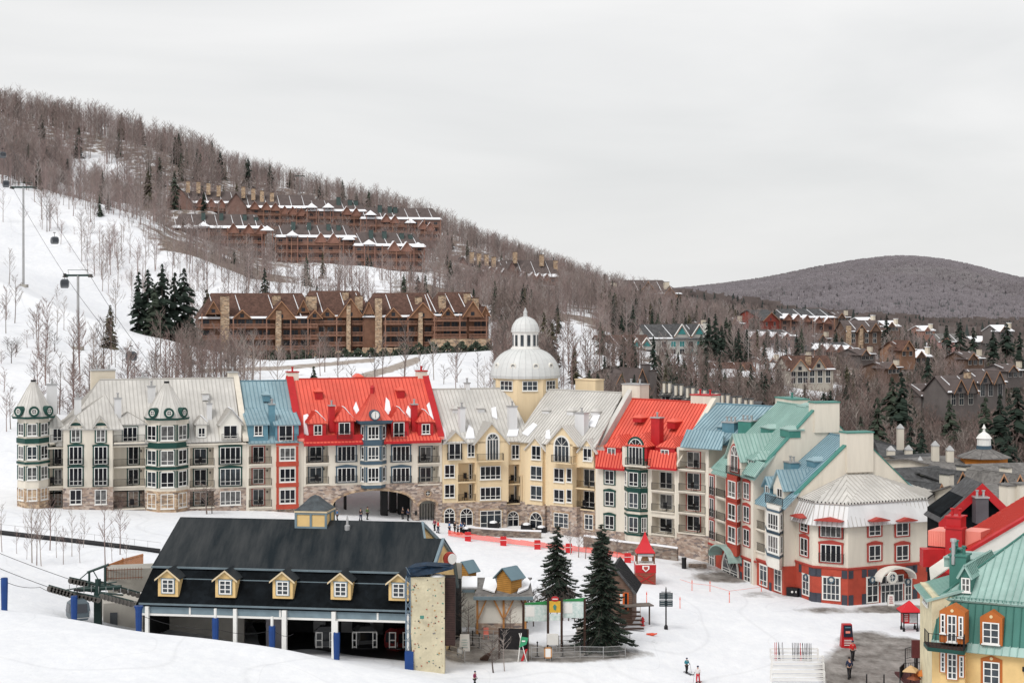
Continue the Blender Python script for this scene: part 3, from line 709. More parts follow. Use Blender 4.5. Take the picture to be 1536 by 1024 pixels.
# turrets
def turret(px0,px1,fx0,fx1,rows,bands,zbase,sp_px,y_eave,y_top,rad,pan=None,cyo=None):
    fs,xy,_=bay(h,fa,[(px0,-.2),(fx0,2.0),(fx1,2.0),(px1,-.2)],fa.z(sp_px,732+(sp_px-50)*.02,1.5),fa.z(sp_px,y_eave,1.5),cream,'turret_wall')
    mb=MB(); mb.prism(ring(xy,.04),zb,fa.z(sp_px,732+(sp_px-50)*.02,1.5)); mb.build('stone_base',stonelt,h)
    for i,(y0,y1) in enumerate(rows):
        a,b=fa.z(sp_px,y1,1.5),fa.z(sp_px,y0,1.5)
        for f in fs:
            baywin(h,f,a,b,.78 if f is fs[1] else .66,cols=2 if f is not fs[1] else 3 if False else 2)
        if i<3:
            sb=MB()
            for f in fs:
                for tt in (.06,f.L-.36): fbox(sb,f,tt,tt+.3,a-.1,b+.1,0,.07)
            sb.build('shutter',green,h)
    for y0,y1 in bands: bayband(h,xy,fa.z(sp_px,y1,1.5),fa.z(sp_px,y0,1.5),.14,green,'trim_band')
    c=fa.p(fa.t(sp_px,-.3),0,-.3); ze=fa.z(sp_px,y_eave,1.5); zt=fa.z(sp_px,y_top,-.3); hh=zt-ze
    mb=MB(); spire(mb,(c.x,c.y,ze),[(rad,0),(rad*.93,hh*.13),(rad*.66,hh*.42),(rad*.33,hh*.80),(rad*.10,hh*1.04)],8,rot=math.atan2(fa.n.y,fa.n.x)+R(22.5)); mb.build('turret_roof',[greyroof,greyseam],h)
    mb=MB(); mb.lathe((c.x,c.y,zt),[(rad*.12,.15),(rad*.12,.4)],8); mb.build('roof_cap',iron,h)
    mb=MB(); mb.lathe((c.x,c.y,ze-.35),[(rad*1.0,.12),(rad*1.04,.4)],8,rot=math.atan2(fa.n.y,fa.n.x)+R(22.5)); mb.build('eaves_band',green,h)
    a0=math.atan2(fa.n.y,fa.n.x)
    for k in (-1,0,1):
        a=a0+k*R(45); nv=Vector((math.cos(a),math.sin(a),0)); oculus(h,(c.x+nv.x*(rad*.96),c.y+nv.y*(rad*.96),ze+.75),nv,.55,green,pane=glass,inner=True)
turret(218,283,238,264,((638,660),(675,697),(707,730),(740,762)),((663.5,672),(699.5,704),),0,250,627,576,3.1)
turret(26,74,38,58,((635,653),(668.5,688.5),(699.5,719),(732,750)),((657,664.5),(692,695.5)),0,50,625,574,2.9)
# ---------------------------------------------------------------- house 2: blue roof
h=root_for(fa,410,'hotel_house','narrow cream hotel house under a slate blue metal roof with a red window bay')
zE=fa.z(410,663); zs=fa.z(410,764); zb=fa.z(410,790)-1
holes=[balcony(h,fa,373.5,y0,407,y1,0,1.5,(379,396),sur=redtrim) for y0,y1 in ((668,695.6),(701,728),(732,760))]
walls(h,fa,369.2,455,zE,zb,holes,zs=zs,dep=17)
mainroof(h,fa,373,452,664,410,358,433,571,395,(blueroof,blueseam))
parapet(h,fa,371,661,352,567,cream,cap=None)
dormer(h,fa,372,402,664,636,614,.15,5,bluepanel,(blueroof,blueseam),'shed'); win(h,fa,381,637.5,394,653,.18)
dormer(h,fa,413,448,664,636,614,.2,5,bluepanel,(blueroof,blueseam),'shed',snow=True); win(h,fa,418,637.5,439,661,.23,cols=2,sur=redtrim,sw=.15,pane=glass)
mb=MB(); railing(mb,fa,fa.t(425,.9),fa.t(448,.9),fa.z(436,662,.9),.9); mb.build('balcony_railing',iron,h)
chimney(h,fa,404,412.5,607,655,-.5,.9,bluepanel,1); vent(h,fa,395,405,592,602,-5,bluepanel,blueroof)
band(h,fa,414,664,448,763,0,.35,cream,'bay')
for x0 in (414.5,444): band(h,fa,x0,669,x0+3.6,762,.36,.08,redbrick,'red_panel',431)
for y0,y1 in ((664.5,668),(691.5,699),(723.5,730),(755.5,763)): band(h,fa,414,y0,448,y1,.35,.14,redbrick,'red_band')
for y0,y1 in ((671,690.5),(702,722.5),(733.5,754.5)): win(h,fa,419.5,y0,443,y1,.36,cols=3,pane=glass2 if y0<680 else glass)
# ---------------------------------------------------------------- house 3: big red roof, clock, stone arch
h=root_for(fa,560,'hotel_house','large hotel house with bright red metal roof, blue clock bay and wide stone archway')
zE=fa.z(560,661); zs=fa.z(560,726); zb=fa.z(560,790)-2.5
for side,(wx,sr) in enumerate((((465,483),redtrim),((628,645),bluetrim))): pass
holes=[]
for y0,y1 in ((668,694),(699,725.4)):
    holes.append(balcony(h,fa,459.5,y0,492.5,y1,0,1.5,(464,483),sur=bluetrim)); holes.append(balcony(h,fa,627,y0,658.6,y1,0,1.5,(630,647),sur=bluetrim))
t0,t1=fa.t(455.2),fa.t(663)
mb=MB(); wallgrid(mb,fa,t0,t1,zs,zE,holes)
for t in (t0,t1): mb.poly([fa.p(t,zb,0),fa.p(t,zb,-17),fa.p(t,zE,-17),fa.p(t,zE,0)])
mb.build('wall',cream,h)
# stone base with big arch (column strips) - real passage through
def arch_wall(mb,fa,a,b,z0,z1,arches,off,step=.45,dep=1.2):
    """arches: (ta,tb,zspring,ztop)"""
    def top(t):
        for ta,tb,zsp,ztp in arches:
            if ta<=t<=tb:
                c=(ta+tb)/2; hw=(tb-ta)/2; return zsp+(ztp-zsp)*math.sqrt(max(0,1-((t-c)/hw)**2))
        return None
    ts={a,b}
    for ar in arches:
        n=max(8,int((ar[1]-ar[0])/step)); ts|={ar[0]+(ar[1]-ar[0])*(.5-.5*math.cos(math.pi*k/n)) for k in range(n+1)}
    ts=sorted(ts)
    for p0,p1 in zip(ts[:-1],ts[1:]):
        m_=(p0+p1)/2; inside=top(m_) is not None
        if inside:
            q0,q1=top(p0) if top(p0) is not None else z0, top(p1) if top(p1) is not None else z0
            mb.poly([fa.p(p0,q0,off),fa.p(p1,q1,off),fa.p(p1,z1,off),fa.p(p0,z1,off)])
            mb.poly([fa.p(p0,q0,off),fa.p(p0,q0,off-dep),fa.p(p1,q1,off-dep),fa.p(p1,q1,off)])
        else: mb.poly([fa.p(p0,z0,off),fa.p(p1,z0,off),fa.p(p1,z1,off),fa.p(p0,z1,off)])
    for ta,tb,zsp,ztp in arches:
        for t in (ta,tb): mb.poly([fa.p(t,z0,off),fa.p(t,z0,off-dep),fa.p(t,zsp,off-dep),fa.p(t,zsp,off)])
arA=(fa.t(499),fa.t(620),fa.z(560,756),fa.z(560,735.5)); arB=(fa.t(628.5),fa.t(654),fa.z(641,758),fa.z(641,750))
mb=MB(); arch_wall(mb,fa,t0-.02,t1+.02,zb,zs,[arA,arB],.06,dep=1.4)
mb.poly([fa.p(t0,zs,.06),fa.p(t1,zs,.06),fa.p(t1,zs,-.1),fa.p(t0,zs,-.1)]); mb.build('stone_base',stone,h)
mb=MB()
for ta,tb,zsp,ztp in (arA,arB):
    n=22; c=(ta+tb)/2; hw=(tb-ta)/2; pr=None
    for k in range(n+1):
        an=math.pi*k/n; p_=(c-hw*math.cos(an),zsp+(ztp-zsp)*math.sin(an)); q_=(c-(hw+.3)*math.cos(an),zsp+(ztp-zsp+.32)*math.sin(an))
        if pr: mb.ext([fa.p(*pr[0],.2),fa.p(*p_,.2),fa.p(*q_,.2),fa.p(*pr[1],.2)],Vector((fa.n.x,fa.n.y,0))*-.2)
        pr=(p_,q_)
mb.build('arch_trim',stonelt,h)
# passage: ceiling, side walls, dark piers
mb=MB(); zc=zs-.1
mb.poly([fa.p(t0,zc,-1.3),fa.p(t1,zc,-1.3),fa.p(t1,zc,-8.5),fa.p(t0,zc,-8.5)])
for t in (fa.t(497),fa.t(625),t0+.1,t1-.1): mb.poly([fa.p(t,zb,-1.3),fa.p(t,zb,-8.5),fa.p(t,zc,-8.5),fa.p(t,zc,-1.3)])
mb.poly([fa.p(fa.t(625),zb,-3),fa.p(t1,zb,-3),fa.p(t1,zc,-3),fa.p(fa.t(625),zc,-3)])
mb.build('passage_wall',offw,h)
for x0,x1,o in ((572,582,-3),(585,595,-5),(598,622,-4),(517,520,-6),(499,503,-2)):
    mb=MB(); fbox(mb,fa,fa.t(x0,o),fa.t(x1,o),zb,zc,o-.8,o); mb.build('pier',iron,h)
mb=MB(); fbox(mb,fa,fa.t(556,-6),fa.t(600,-6),zb,fa.z(575,765,-6),-9,-6); mb.build('dark_counter',dark,h)
mb=MB(); 
for k in range(7): tt=fa.t(629)+(fa.t(654)-fa.t(629))*k/6; fbox(mb,fa,tt-.05,tt+.05,zb,fa.z(641,756),-1.1,-1)
mb.build('gate',iron,h)
oculus(h,fa.q(641.7,739.5,.12),(fa.n.x,fa.n.y,0),.42,stonelt,.1,pane=glass)
mb=MB(); q=fa.q(624,769,.25); mb.box(q,(.3,.3,.6)); mb.build('wall_lantern',iron,h)
# roof
mainroof(h,fa,455,663,661,560,441,636,567,540,(redroof,redseam),back=8.6)
band(h,fa,456,652,545,661.5,.3,.35,redwall,'red_fascia'); 
z0=fa.z(500,662,.9)
for xa,xb in ((456,546),(576,662)):
    mb=MB()
    zt=fa.z(560,651,-.6); za=fa.z(560,662.5,.9)
    roofpoly(mb,[fa.p(fa.t(xa,.9),za,.9),fa.p(fa.t(xb,.9),za,.9),fa.p(fa.t(xb-2,-.5),zt,-.2),fa.p(fa.t(xa-2,-.5),zt,-.2)],.5)
    fbox(mb,fa,fa.t(xa,.9),fa.t(xb,.9),za-.35,za,.8,.93,1); mb.build('lower_roof',[redroof,redwall],h)
parapet(h,fa,453,661,433,568,salmon,cap=redwall,w=.9); parapet(h,fa,664,658,636.5,567,salmon,cap=redwall,w=.8)
for x0,x1,yt in ((432,448,558.5),(627,641,557)): chimney(h,fa,x0,x1,yt,590,-8.4,1.6,cream,1,cap=redwall)
for P_ in (((456,.12),(463,.1),(467,.34),(461,.42),(455,.40)),((577,.45),(584,.22),(589,.28),(584,.6),(579,.66)),((609,.42),(618,.3),(624,.30),(618,.42),(612,.52)),((640,.52),(648,.26),(652,.3),(648,.62)),((530,.5),(538,.35),(541,.4),(534,.6))): roofsnow(h,fa,661,560,567,540,P_,back=8.6)
def redd(x0,x1,yb,ye,yp,wr,snow=True):
    dormer(h,fa,x0,x1,yb,ye,yp,.15,4.2,redwall,(redroof,redseam),'hip',snow=snow); win(h,fa,*wr,.18,pane=glass)
redd(464,489,661,634.5,618.5,(470.5,637,483,652.5)); redd(504,531,661,631,612,(508,633.5,525,657))
redd(587,613,661,630.5,612,(590,633,606.5,657)); redd(627,650,661,632,616,(632.5,635.5,644.8,650.5))
for x0,x1 in ((506,528),(588,610)):
    mb=MB(); railing(mb,fa,fa.t(x0,.9),fa.t(x1,.9),fa.z((x0+x1)/2,658,.9),.9); mb.build('balcony_railing',iron,h)
for x0,x1,y0 in ((494,502.5,609),(618,626.5,607)): chimney(h,fa,x0,x1,y0,648,-.6,.9,redwall,1)
for x0,x1,y0,y1 in ((473,484,587,600),(596,607,585,599),(533,545,565,571)): vent(h,fa,x0,x1,y0,y1,-5.5 if y0>570 else -8.6,redwall,redroof)
# clock bay
fs,xy,_=bay(h,fa,[(541,0),(548,1.3),(572,1.3),(579,0)],zs-1.9*0,fa.z(560,632,1.2),cream,'clock_bay')
for i,(y0,y1) in enumerate(((639,658),(669.5,689),(701,722))):
    a,b=fa.z(560,y1,1.2),fa.z(560,y0,1.2)
    for f in fs: baywin(h,f,a,b,.7 if f is fs[1] else .62,cols=3 if f is fs[1] else 1)
for y0,y1 in ((659.5,668),(691.5,696.5),(632.5,637)): bayband(h,xy,fa.z(560,y1,1.2),fa.z(560,y0,1.2),.1,bluetrim,'blue_band')
mb=MB(); mb.prism(ring(xy,-.02),fa.z(560,732,1),fa.z(560,724,1)); mb.build('bay_bracket',bluetrim,h)
sb=MB()
for y0,y1 in ((638,659),(669,690),(700,722.5)):
    a,b=fa.z(560,y1,1.2),fa.z(560,y0,1.2)
    for f in fs:
        for tt in (.03,f.L-.28): fbox(sb,f,tt,tt+.25,a,b,0,.07)
sb.build('shutter',bluetrim,h)
c=fa.p(fa.t(558.5,-.5),0,-.5); ze=fa.z(560,630,1); zt=fa.z(558,590,-.5)
mb=MB(); rt=math.atan2(fa.n.y,fa.n.x)+R(45); hh=zt-ze
spire(mb,(c.x,c.y,ze),[(3.35,0),(2.75,hh*.15),(1.5,hh*.55),(.35,hh)],4,rot=rt,per=6); mb.build('clock_bay_roof',[redroof,redseam],h)
mb=MB(); mb.lathe((c.x,c.y,ze-.45),[(3.2,0),(3.45,.45)],4,rot=rt); mb.build('eaves_band',bluetrim,h)
mb=MB(); mb.lathe((c.x,c.y,zt),[(.32,0),(.32,.75),(.42,.8),(.05,1.2)],6); mb.build('finial',redwall,h)
cc=fa.q(563,622.5,2.3)
mb=MB(); nv=Vector((fa.n.x,fa.n.y,0)); mb.tube(cc-nv*1.2,cc,.72,n=20); ck=mb.build('clock',bluetrim,h)
mb=MB(); mb.tube(cc,cc+nv*.04,.56,n=20); mb.build('clock_face',white,ck)
mb=MB(); u=Vector((fa.d.x,fa.d.y,0)); f0=cc+nv*.07; mb.tube(f0,f0+Vector((0,0,-.38)),.035,n=4); mb.tube(f0,f0+u*.05+Vector((0,0,.42)),.025,n=4)
for k in range(12): an=math.pi*k/6; q=f0+u*(.46*math.sin(an))+Vector((0,0,.46*math.cos(an))); mb.box(q,(.05,.03,.05))
mb.build('clock_hands',iron,ck)
for x0,x1 in ((506,533),(588.5,614.5)):
    for y0,y1 in ((668.5,691.5),(701,722.5)):
        win(h,fa,x0,y0,x1,y1,.03,cols=4,rows=(),sur=bluetrim,sw=.2,ped=.22,pane=glass)
        mb=MB(); railing(mb,fa,fa.t(x0-3,.4),fa.t(x1+3,.4),fa.z((x0+x1)/2,y1+1.5,.4),.4,ends=.35); mb.build('balcony_railing',iron,h)
# ---------------------------------------------------------------- house 4: ochre, grey roofs, domed tower
h=root_for(L_,770,'hotel_house','ochre hotel house with arched gables, pale grey roofs and a white domed tower')
zb=L_.z(770,800)-1.5
def zl(y,px): return (L_ if px<780 else R_).z(px,y)
zE1=L_.z(720,663); zs1=L_.z(720,752)
hl=[balcony(h,L_,*q,0,1.4,w_,sur=None,slab=yellow,lamp=False) for q,w_ in (((687.5,694,712.5,722),(703,711.5)),((687.5,724.5,712.5,751),(703,711.5)),((759.5,696.5,779,725),(771,779)),((759.5,727,779,754.5),(771,779)))]
walls(h,L_,663.5,780,zE1,zb,hl,zs=zs1,dep=15,mat=yellow)
zE2=R_.z(840,665); zs2=R_.z(840,758)
hr=[balcony(h,R_,*q,0,1.4,(876,893),sur=None,slab=yellow) for q in ((861.6,701.7,892,731.7),(861.6,734.5,892,763))]
walls(h,R_,780,893,zE2,zb,hr,zs=zs2,dep=15,mat=yellow)
mainroof(h,L_,666,800,663,720,640,760,583,700,(greyroof,greyseam),back=8.6)
for P_ in (((698,.06),(712,.06),(710,.22),(703,.3)),((760,.08),(776,.08),(778,.2),(766,.3)),((738,.45),(746,.4),(744,.62),(737,.6)),((664,.05),(670,.05),(668,.2),(664,.3))): roofsnow(h,L_,663,720,583,700,P_,back=8.6)
for P_ in (((783,.14),(792,.1),(806,.3),(800,.34)),((818,.08),(826,.08),(824,.24),(819,.2)),((880,.35),(893,.34),(900,.55),(893,.6))): roofsnow(h,R_,667,840,586.5,880,P_,back=8.6)
mainroof(h,R_,770,893,667,840,822,934,586.5,880,(greyroof,greyseam),back=8.6)
parapet(h,R_,894.5,690,937,586,greyroof,w=.8)
chimney(h,R_,933,959.5,577,620,-8.4,2.2,cream,2)
def ygable(fa,x0,x1,yb,ye,yp,off,dep): return dormer(h,fa,x0,x1,yb,ye,yp,off,dep,yellow,(greyroof,greyseam),'gable',ov=.45)
ygable(L_,668,698,664,661,646,.25,6); ygable(L_,714,760,664,661,633.5,.9,9); ygable(R_,824,866,668,663,638,.9,9)
ygable(R_,791,817,672,671,655,.5,6); ygable(R_,870,893,676,674,657.5,.4,6); 
for fa_,x0,x1,y0,y1,o in ((L_,714,760,661,752,.9),(R_,825,865,664,759,.9),(R_,791,817,671,757,.5),(R_,870,893,672,700,.4)):
    band(h,fa_,x0,y0,x1,y1,0,o,yellow,'bay')
def arched(fa_,x0,y0,x1,y1,o,r0,r1):
    win(h,fa_,x0,y0,x1,y1,o+.03,cols=4,rows=(),arch=True,sur=offw,sw=.15,pane=glass3)
    mb=MB(); z=fa_.z((r0+r1)/2,y1+.5,o+1); railing(mb,fa_,fa_.t(r0,o+1.1),fa_.t(r1,o+1.1),z,o+1.1,ends=1); b=mb.build('balcony_railing',iron,h)
    mb=MB(); fbox(mb,fa_,fa_.t(r0,o+1.1),fa_.t(r1,o+1.1),z-.15,z,o,o+1.2); mb.build('balcony_floor',yellow,b)
arched(L_,730,649.5,748,690,.9,717,755.5); arched(R_,831.7,654,854,693,.9,827,857)
band(h,L_,671.5,663,693,689.5,.26,.02,dark,'recess_shade'); win(h,L_,673,664.5,691,688.5,.3,pane=glass)  # flat dark sheet stands in for the shade of a door recess
mb=MB(); railing(mb,L_,L_.t(671,.6),L_.t(693,.6),L_.z(682,689,.6),.6); mb.build('balcony_railing',iron,h)
win(h,L_,701,664.6,712,685,.05); win(h,L_,767,666.5,779,688,.05); win(h,R_,797.5,668,811.5,689,.55); win(h,R_,875,671.7,888,691,.45)
for y0,y1 in ((696.5,716),(726,746)): win(h,L_,666.5,y0,682,y1,.05,cols=2,pane=glass); win(h,R_,796,y0+2,813.4,y1+3,.55,cols=2,pane=glass3)
for y0,y1 in ((698.5,718.6),(730,749)):
    win(h,L_,720,y0,751,y1,.95,cols=4); win(h,R_,831,y0+3.5,846.5,y1+4,.95); win(h,R_,850,y0+3.5,858,y1+4,.95,cols=1,pane=glass)
mb=MB(); fbox(mb,L_,L_.t(780)-.02,L_.t(781.5),zs1,L_.z(780,712),-.2,.5); mb.build('corner_pier',yellow,h)
for fa_,x0,x1,y0,y1,ar in ((L_,666,682,761.6,789,1),(L_,690,709,761.6,788,1),(L_,720,752,765,792,0),(L_,761,778,766,791,1),(R_,795,814,767.5,793,1),(R_,831,853,769,791,0),(R_,877,890,771,794,0)):
    win(h,fa_,x0,y0,x1,y1,.95 if x0 in(720,) else (.06 if x0!=795 and x0!=831 else .95 if x0==831 else .55),cols=3 if x1-x0>20 else 2,rows=(.5,) if ar else (.3,.75),arch=bool(ar),sur=stonelt,sw=.22,pane=glass3 if not ar else glass)
mb=MB()
for fa_,x0,x1,y,o in ((L_,714,760,752,.93),(R_,825,865,759,.93),(R_,791,817,757,.53)): fbox(mb,fa_,fa_.t(x0,o),fa_.t(x1,o),zb,fa_.z((x0+x1)/2,y,o),-.1,o)
mb.build('stone_bay_base',stone,h)
for x0,x1,y0,f_ in ((690,698,612,L_),(764,776,610,L_),(862,876,620,R_),(699,705,575,L_)): chimney(h,f_,x0,x1,y0,y0+45,-1.2 if y0>600 else -8.4,1.1,greyskirt,1)
for x0,x1,y0,y1,f_ in ((679,689,613,620,L_),(717,727,612,619,L_),(813,823,615,622,R_),(850,860,616,623,R_),(886,897,617,624,R_)): vent(h,f_,x0,x1,y0,y1,-4.4,greyskirt,greyroof)
# dome tower
dD=262; c=P(788,620,dD); k=dD/F
def dz(y): return CZ-(y-HY)*k
mb=MB(); spire(mb,(c.x,c.y,dz(640)),[(5.05,0),(5.05,dz(566)-dz(640))],8,rot=R(-67.5+8),rr=.02); mb.build('tower_wall',[yellow,yellow],h)
a0=R(-90+8)
for kk in range(-2,3):
    a=a0+kk*R(45); nv=Vector((math.cos(a),math.sin(a),0)); ap=5.05*math.cos(R(22.5)); sd=Vector((-nv.y,nv.x,0))
    p0=Vector((c.x,c.y,0))+nv*ap-sd*1.15; p1=Vector((c.x,c.y,0))+nv*ap+sd*1.15; f=Fac(p0,p1,xy=True)
    window(h,f,.0,f.L,dz(583.5),dz(569),.03,cols=3,rows=(.5,),pane=glass3)
R0=53*k; prof=[(5.0,dz(567)),(R0+.25,dz(566)),(R0+.2,dz(562))]
ys=[562,556,550,543,537,531,527,523.5]; xs=[52.5,51.5,50,47,43,37,31,23]
prof=[(5.2,0)]+[(x*k,dz(y)-dz(566)) for x,y in zip(xs,ys)]
domew=M('white_dome_metal',(.66,.67,.66),.45,.07,.4,kind='streak'); domes=M('dome_rib',(.47,.48,.48),.5,.05)
mb=MB(); spire(mb,(c.x,c.y,dz(566)),prof,32,rr=.035,per=1); mb.build('dome',[domew,domes],h,smooth=False)
for px,an in ((765,-22),(802,18),(829,50),(745,-60)):
    a=R(-90)+R(an); nv=Vector((math.cos(a),math.sin(a),0)); q=Vector((c.x,c.y,dz(547.5)))+nv*(49*k); oculus(h,q,nv,.38,offw,.7)
mb=MB(); mb.lathe((c.x,c.y,dz(524)),[(22*k,0),(22*k,.25),(19.5*k,.35),(19.5*k,dz(497)-dz(524)-.2),(22*k,dz(497)-dz(524))],12); ln=mb.build('lantern',white,h)
mb=MB()
for kk in range(12):
    a=2*math.pi*(kk+.5)/12; nv=Vector((math.cos(a),math.sin(a),0)); f=Fac(Vector((c.x,c.y,0))+nv*(19.1*k)-Vector((-nv.y,nv.x,0))*.3,Vector((c.x,c.y,0))+nv*(19.1*k)+Vector((-nv.y,nv.x,0))*.3,xy=True)
    fbox(mb,f,.06,f.L-.06,dz(518.5),dz(502),-.1,.03)
mb.build('lantern_window',glass3,ln)
mb=MB(); spire(mb,(c.x,c.y,dz(497)),[(21*k,0),(20.5*k,.5),(18.5*k,1.1),(14*k,1.75),(7*k,2.15),(3.2*k,2.25),(2.6*k,2.7),(3.2*k,2.85),(.4*k,3.6)],16,rr=.03,per=1); mb.build('cupola',[domew,domes],h)
chimney(h,R_,863,893,570,600,-12,2,yellow,0,cap=yellow)
# ---------------------------------------------------------------- house 5: second red roof, green trim
fa=R_
h=root_for(fa,950,'hotel_house','cream hotel house with red metal roof, green arched door dormer and green framed bay')
zE=fa.z(955,700); zs=fa.z(955,800); zb=fa.z(980,835)-2
holes=[balcony(h,fa,977.7,y0,1011.6,y1,0,1.5,(990,1009),sur=None) for y0,y1 in ((706,735.6),(739.8,767),(776,801))]
walls(h,fa,893.2,1015,zE,zb,holes,zs=zs,dep=16)
mainroof(h,fa,893,1015,699,955,948,1062,600.5,1000,(redroof,redseam),back=8.4,eo=.2)
for xa,xb in ((893,936),(972,1014)):
    mb=MB()
    za=fa.z((xa+xb)/2,701,.8); zt=za+2.2
    roofpoly(mb,[fa.p(fa.t(xa,.8),za,.8),fa.p(fa.t(xb,.8),za,.8),fa.p(fa.t(xb+3,-.3),zt,.1),fa.p(fa.t(xa+3,-.3),zt,.1)],.5); fbox(mb,fa,fa.t(xa,.8),fa.t(xb,.8),za-.3,za,.7,.83,1); mb.build('lower_roof',[redroof,redwall],h)
parapet(h,fa,1016,699,1068,600,cream,w=.8,back=8.4); chimney(h,fa,1036,1066,593,625,-8.2,2.2,cream,2,cap=redwall)
for x0,x1,yp,wr in ((908,931,653,(911.5,671.5,923.5,688)),(988,1012,656,(991.5,674,1003.5,690.5))):
    dormer(h,fa,x0,x1,699,670,yp,.15,4,redwall,(redroof,redseam),'hip'); win(h,fa,*wr,.18,pane=glass2)
band(h,fa,938,670,970,700,.0,.7,cream,'bay'); 
dormer(h,fa,938,970,690,668,650,.7,6,redwall,(redroof,redseam),'hip')
win(h,fa,943.5,657.5,964,697,.75,cols=4,rows=(),arch=True,sur=green,sw=.3,pane=glass)
mb=MB(); z=fa.z(954,698,1.6); railing(mb,fa,fa.t(938,1.6),fa.t(970,1.6),z,1.6,ends=1); b=mb.build('balcony_railing',iron,h); mb=MB(); fbox(mb,fa,fa.t(938,1.6),fa.t(970,1.6),z-.15,z,0,1.7); mb.build('balcony_floor',cream,b)
chimney(h,fa,976.4,989,627,690,-.9,1.0,redwall,1); vent(h,fa,949,962,626,633,-4.5,redwall,redroof); vent(h,fa,1000.6,1012,632,643,-4,redwall,redroof)
for y0,y1 in ((704,726.5),(736,759),(771.6,794)): win(h,fa,907.5,y0+1,921.5,y1-1,.04,sur=green,sw=.22,ped=.2)
fs,xy,_=bay(h,fa,[(937,0),(941,1.0),(960,1.0),(971,0)],zs-1,fa.z(954,703,.8),cream)
for y0,y1 in ((708,730),(738.5,762.5),(775,798.5)):
    a,b=fa.z(954,y1,.8),fa.z(954,y0,.8)
    bayband(h,xy,b+.12,b+.38,.1,green,'green_band'); bayband(h,xy,a-.38,a-.1,.1,green,'green_band')
    for f in fs[1:]: baywin(h,f,a+.1,b,.74,cols=2,sur=green,sw=.2)
    baywin(h,fs[0],a+.1,b,.6,cols=1)
# ---------------------------------------------------------------- house 6: blue roof on the corner
h=root_for(fa,1035,'hotel_house','cream corner hotel house with blue metal roof and four tiers of wide balconies')
zE=fa.z(1038,672); zs=fa.z(1038,801)
holes=[balcony(h,fa,1018.5,y0,1058,y1,0,1.6,(1031,1050),sur=redtrim) for y0,y1 in ((676,704),(708,737),(741,769),(773,799.5))]
walls(h,fa,1015.2,1063,zE,zb,holes,zs=zs,dep=16)
mb=MB(); e0=fa.q(1024,669,.6); e1=fa.q(1092,669,.3); e0.z=e1.z=zE
mainroof(h,fa,1022,1075,669,1045,1068,1162,607,1110,(blueroof,blueseam),back=8.4,eo=.6)
mb=MB(); za=fa.z(1050,672,1.1); zt=za+2.2
roofpoly(mb,[fa.p(fa.t(1020,1.1),za,1.1),fa.p(fa.t(1082,1.1),za,1.1),fa.p(fa.t(1086,-.8),zt,-.8),fa.p(fa.t(1030,-.8),zt,-.8)],.5); mb.build('lower_roof',[blueroof,blueseam],h)
for x0,x1,y0 in ((1083,1101,634),(1107,1126,632)): chimney(h,fa,x0,x1,y0,668,-2.5,1.5,bluepanel if x0<1100 else turqdk,3)
vent(h,fa,1076,1082,640,647,-3,bluepanel,blueroof)
# ================================================================ house 7: turquoise roofed wing
W1=Fac((1063,229),(1135,212.7)); fa=W1
h=root_for(fa,1100,'hotel_house','cream hotel wing with turquoise metal roofs, tall red window bay and red painted ground floor')
zE=fa.z(1100,711); zs=fa.z(1100,828); zb=-2.5
holes=[balcony(h,fa,1074.5,y0,1088,y1,0,1.5,None,sur=None,chairs=False) for y0,y1 in ((715,745),(749.5,779.5),(783.6,813))]
walls(h,fa,1063.3,1129,zE,zb,holes,zs=zs,dep=17,ms=redbrick)
mainroof(h,fa,1066,1130,711,1100,1166,1221,610,1215,(turqroof,turqseam),back=8.6,eo=.6)
G7=Fac(fa.xy(1130,.2),Vector(fa.xy(1130,.2))-fa.n*18,xy=True)
zr=fa.z(1215,610,-8.6)
mb=MB(); mb.ext([G7.p(0,zb,0),G7.p(17.6,zb,0),G7.p(17.6,zE,0),G7.p(8.8,zr+.45,0),G7.p(0,zE+.3,0)],Vector((-G7.n.x,-G7.n.y,0))*.7); mb.build('gable_wall',cream,h)
mb=MB()
for a,b in (((0,zE+.3),(8.8,zr+.45)),((17.6,zE),(8.8,zr+.45))):
    p0=G7.p(*a,.1); p1=G7.p(*b,.1); mb.ext([p0,p1,p1+Vector((0,0,.14)),p0+Vector((0,0,.14))],Vector((-G7.n.x,-G7.n.y,0))*.95)
mb.build('gable_cap',turqdk,h)
def gchim(root,G,t0,t1,z0,z1,pro,mat,cap,dep=1.6):
    mb=MB(); fbox(mb,G,t0,t1,z0,z1,-dep,pro); c=mb.build('chimney',mat,root); cb=MB(); fbox(cb,G,t0-.1,t1+.1,z1,z1+.15,-dep-.1,pro+.1); cb.build('chimney_cap',cap,c)
gchim(h,G7,G7.t(1221),G7.t(1258),zr-3,G7.z(1240,604),.25,cream,turqdk)
chimney(h,fa,1163,1188,598,640,-8.6,2.4,cream,1,cap=turqdk)
band(h,fa,1134,614,1134.5,615,0,.01,cream) if 0 else None
dormer(h,fa,1091,1112,711,683,650,.5,9,cream,(turqroof,turqseam),'gable',ov=.5)
win(h,fa,1096.5,668,1107.5,707,.55,cols=2,arch=True,rows=(.62,),sur=redtrim,sw=.25)
mb=MB(); z=fa.z(1100,712,1.2); railing(mb,fa,fa.t(1089,1.3),fa.t(1110,1.3),z,1.3,ends=1); mb.build('balcony_railing',iron,h)
dormer(h,fa,1121,1132,716,688,676,-.3,6,turqdk,(turqroof,turqseam),'hip'); win(h,fa,1123.5,689,1131,704,-.27,cols=2)
mb=MB()
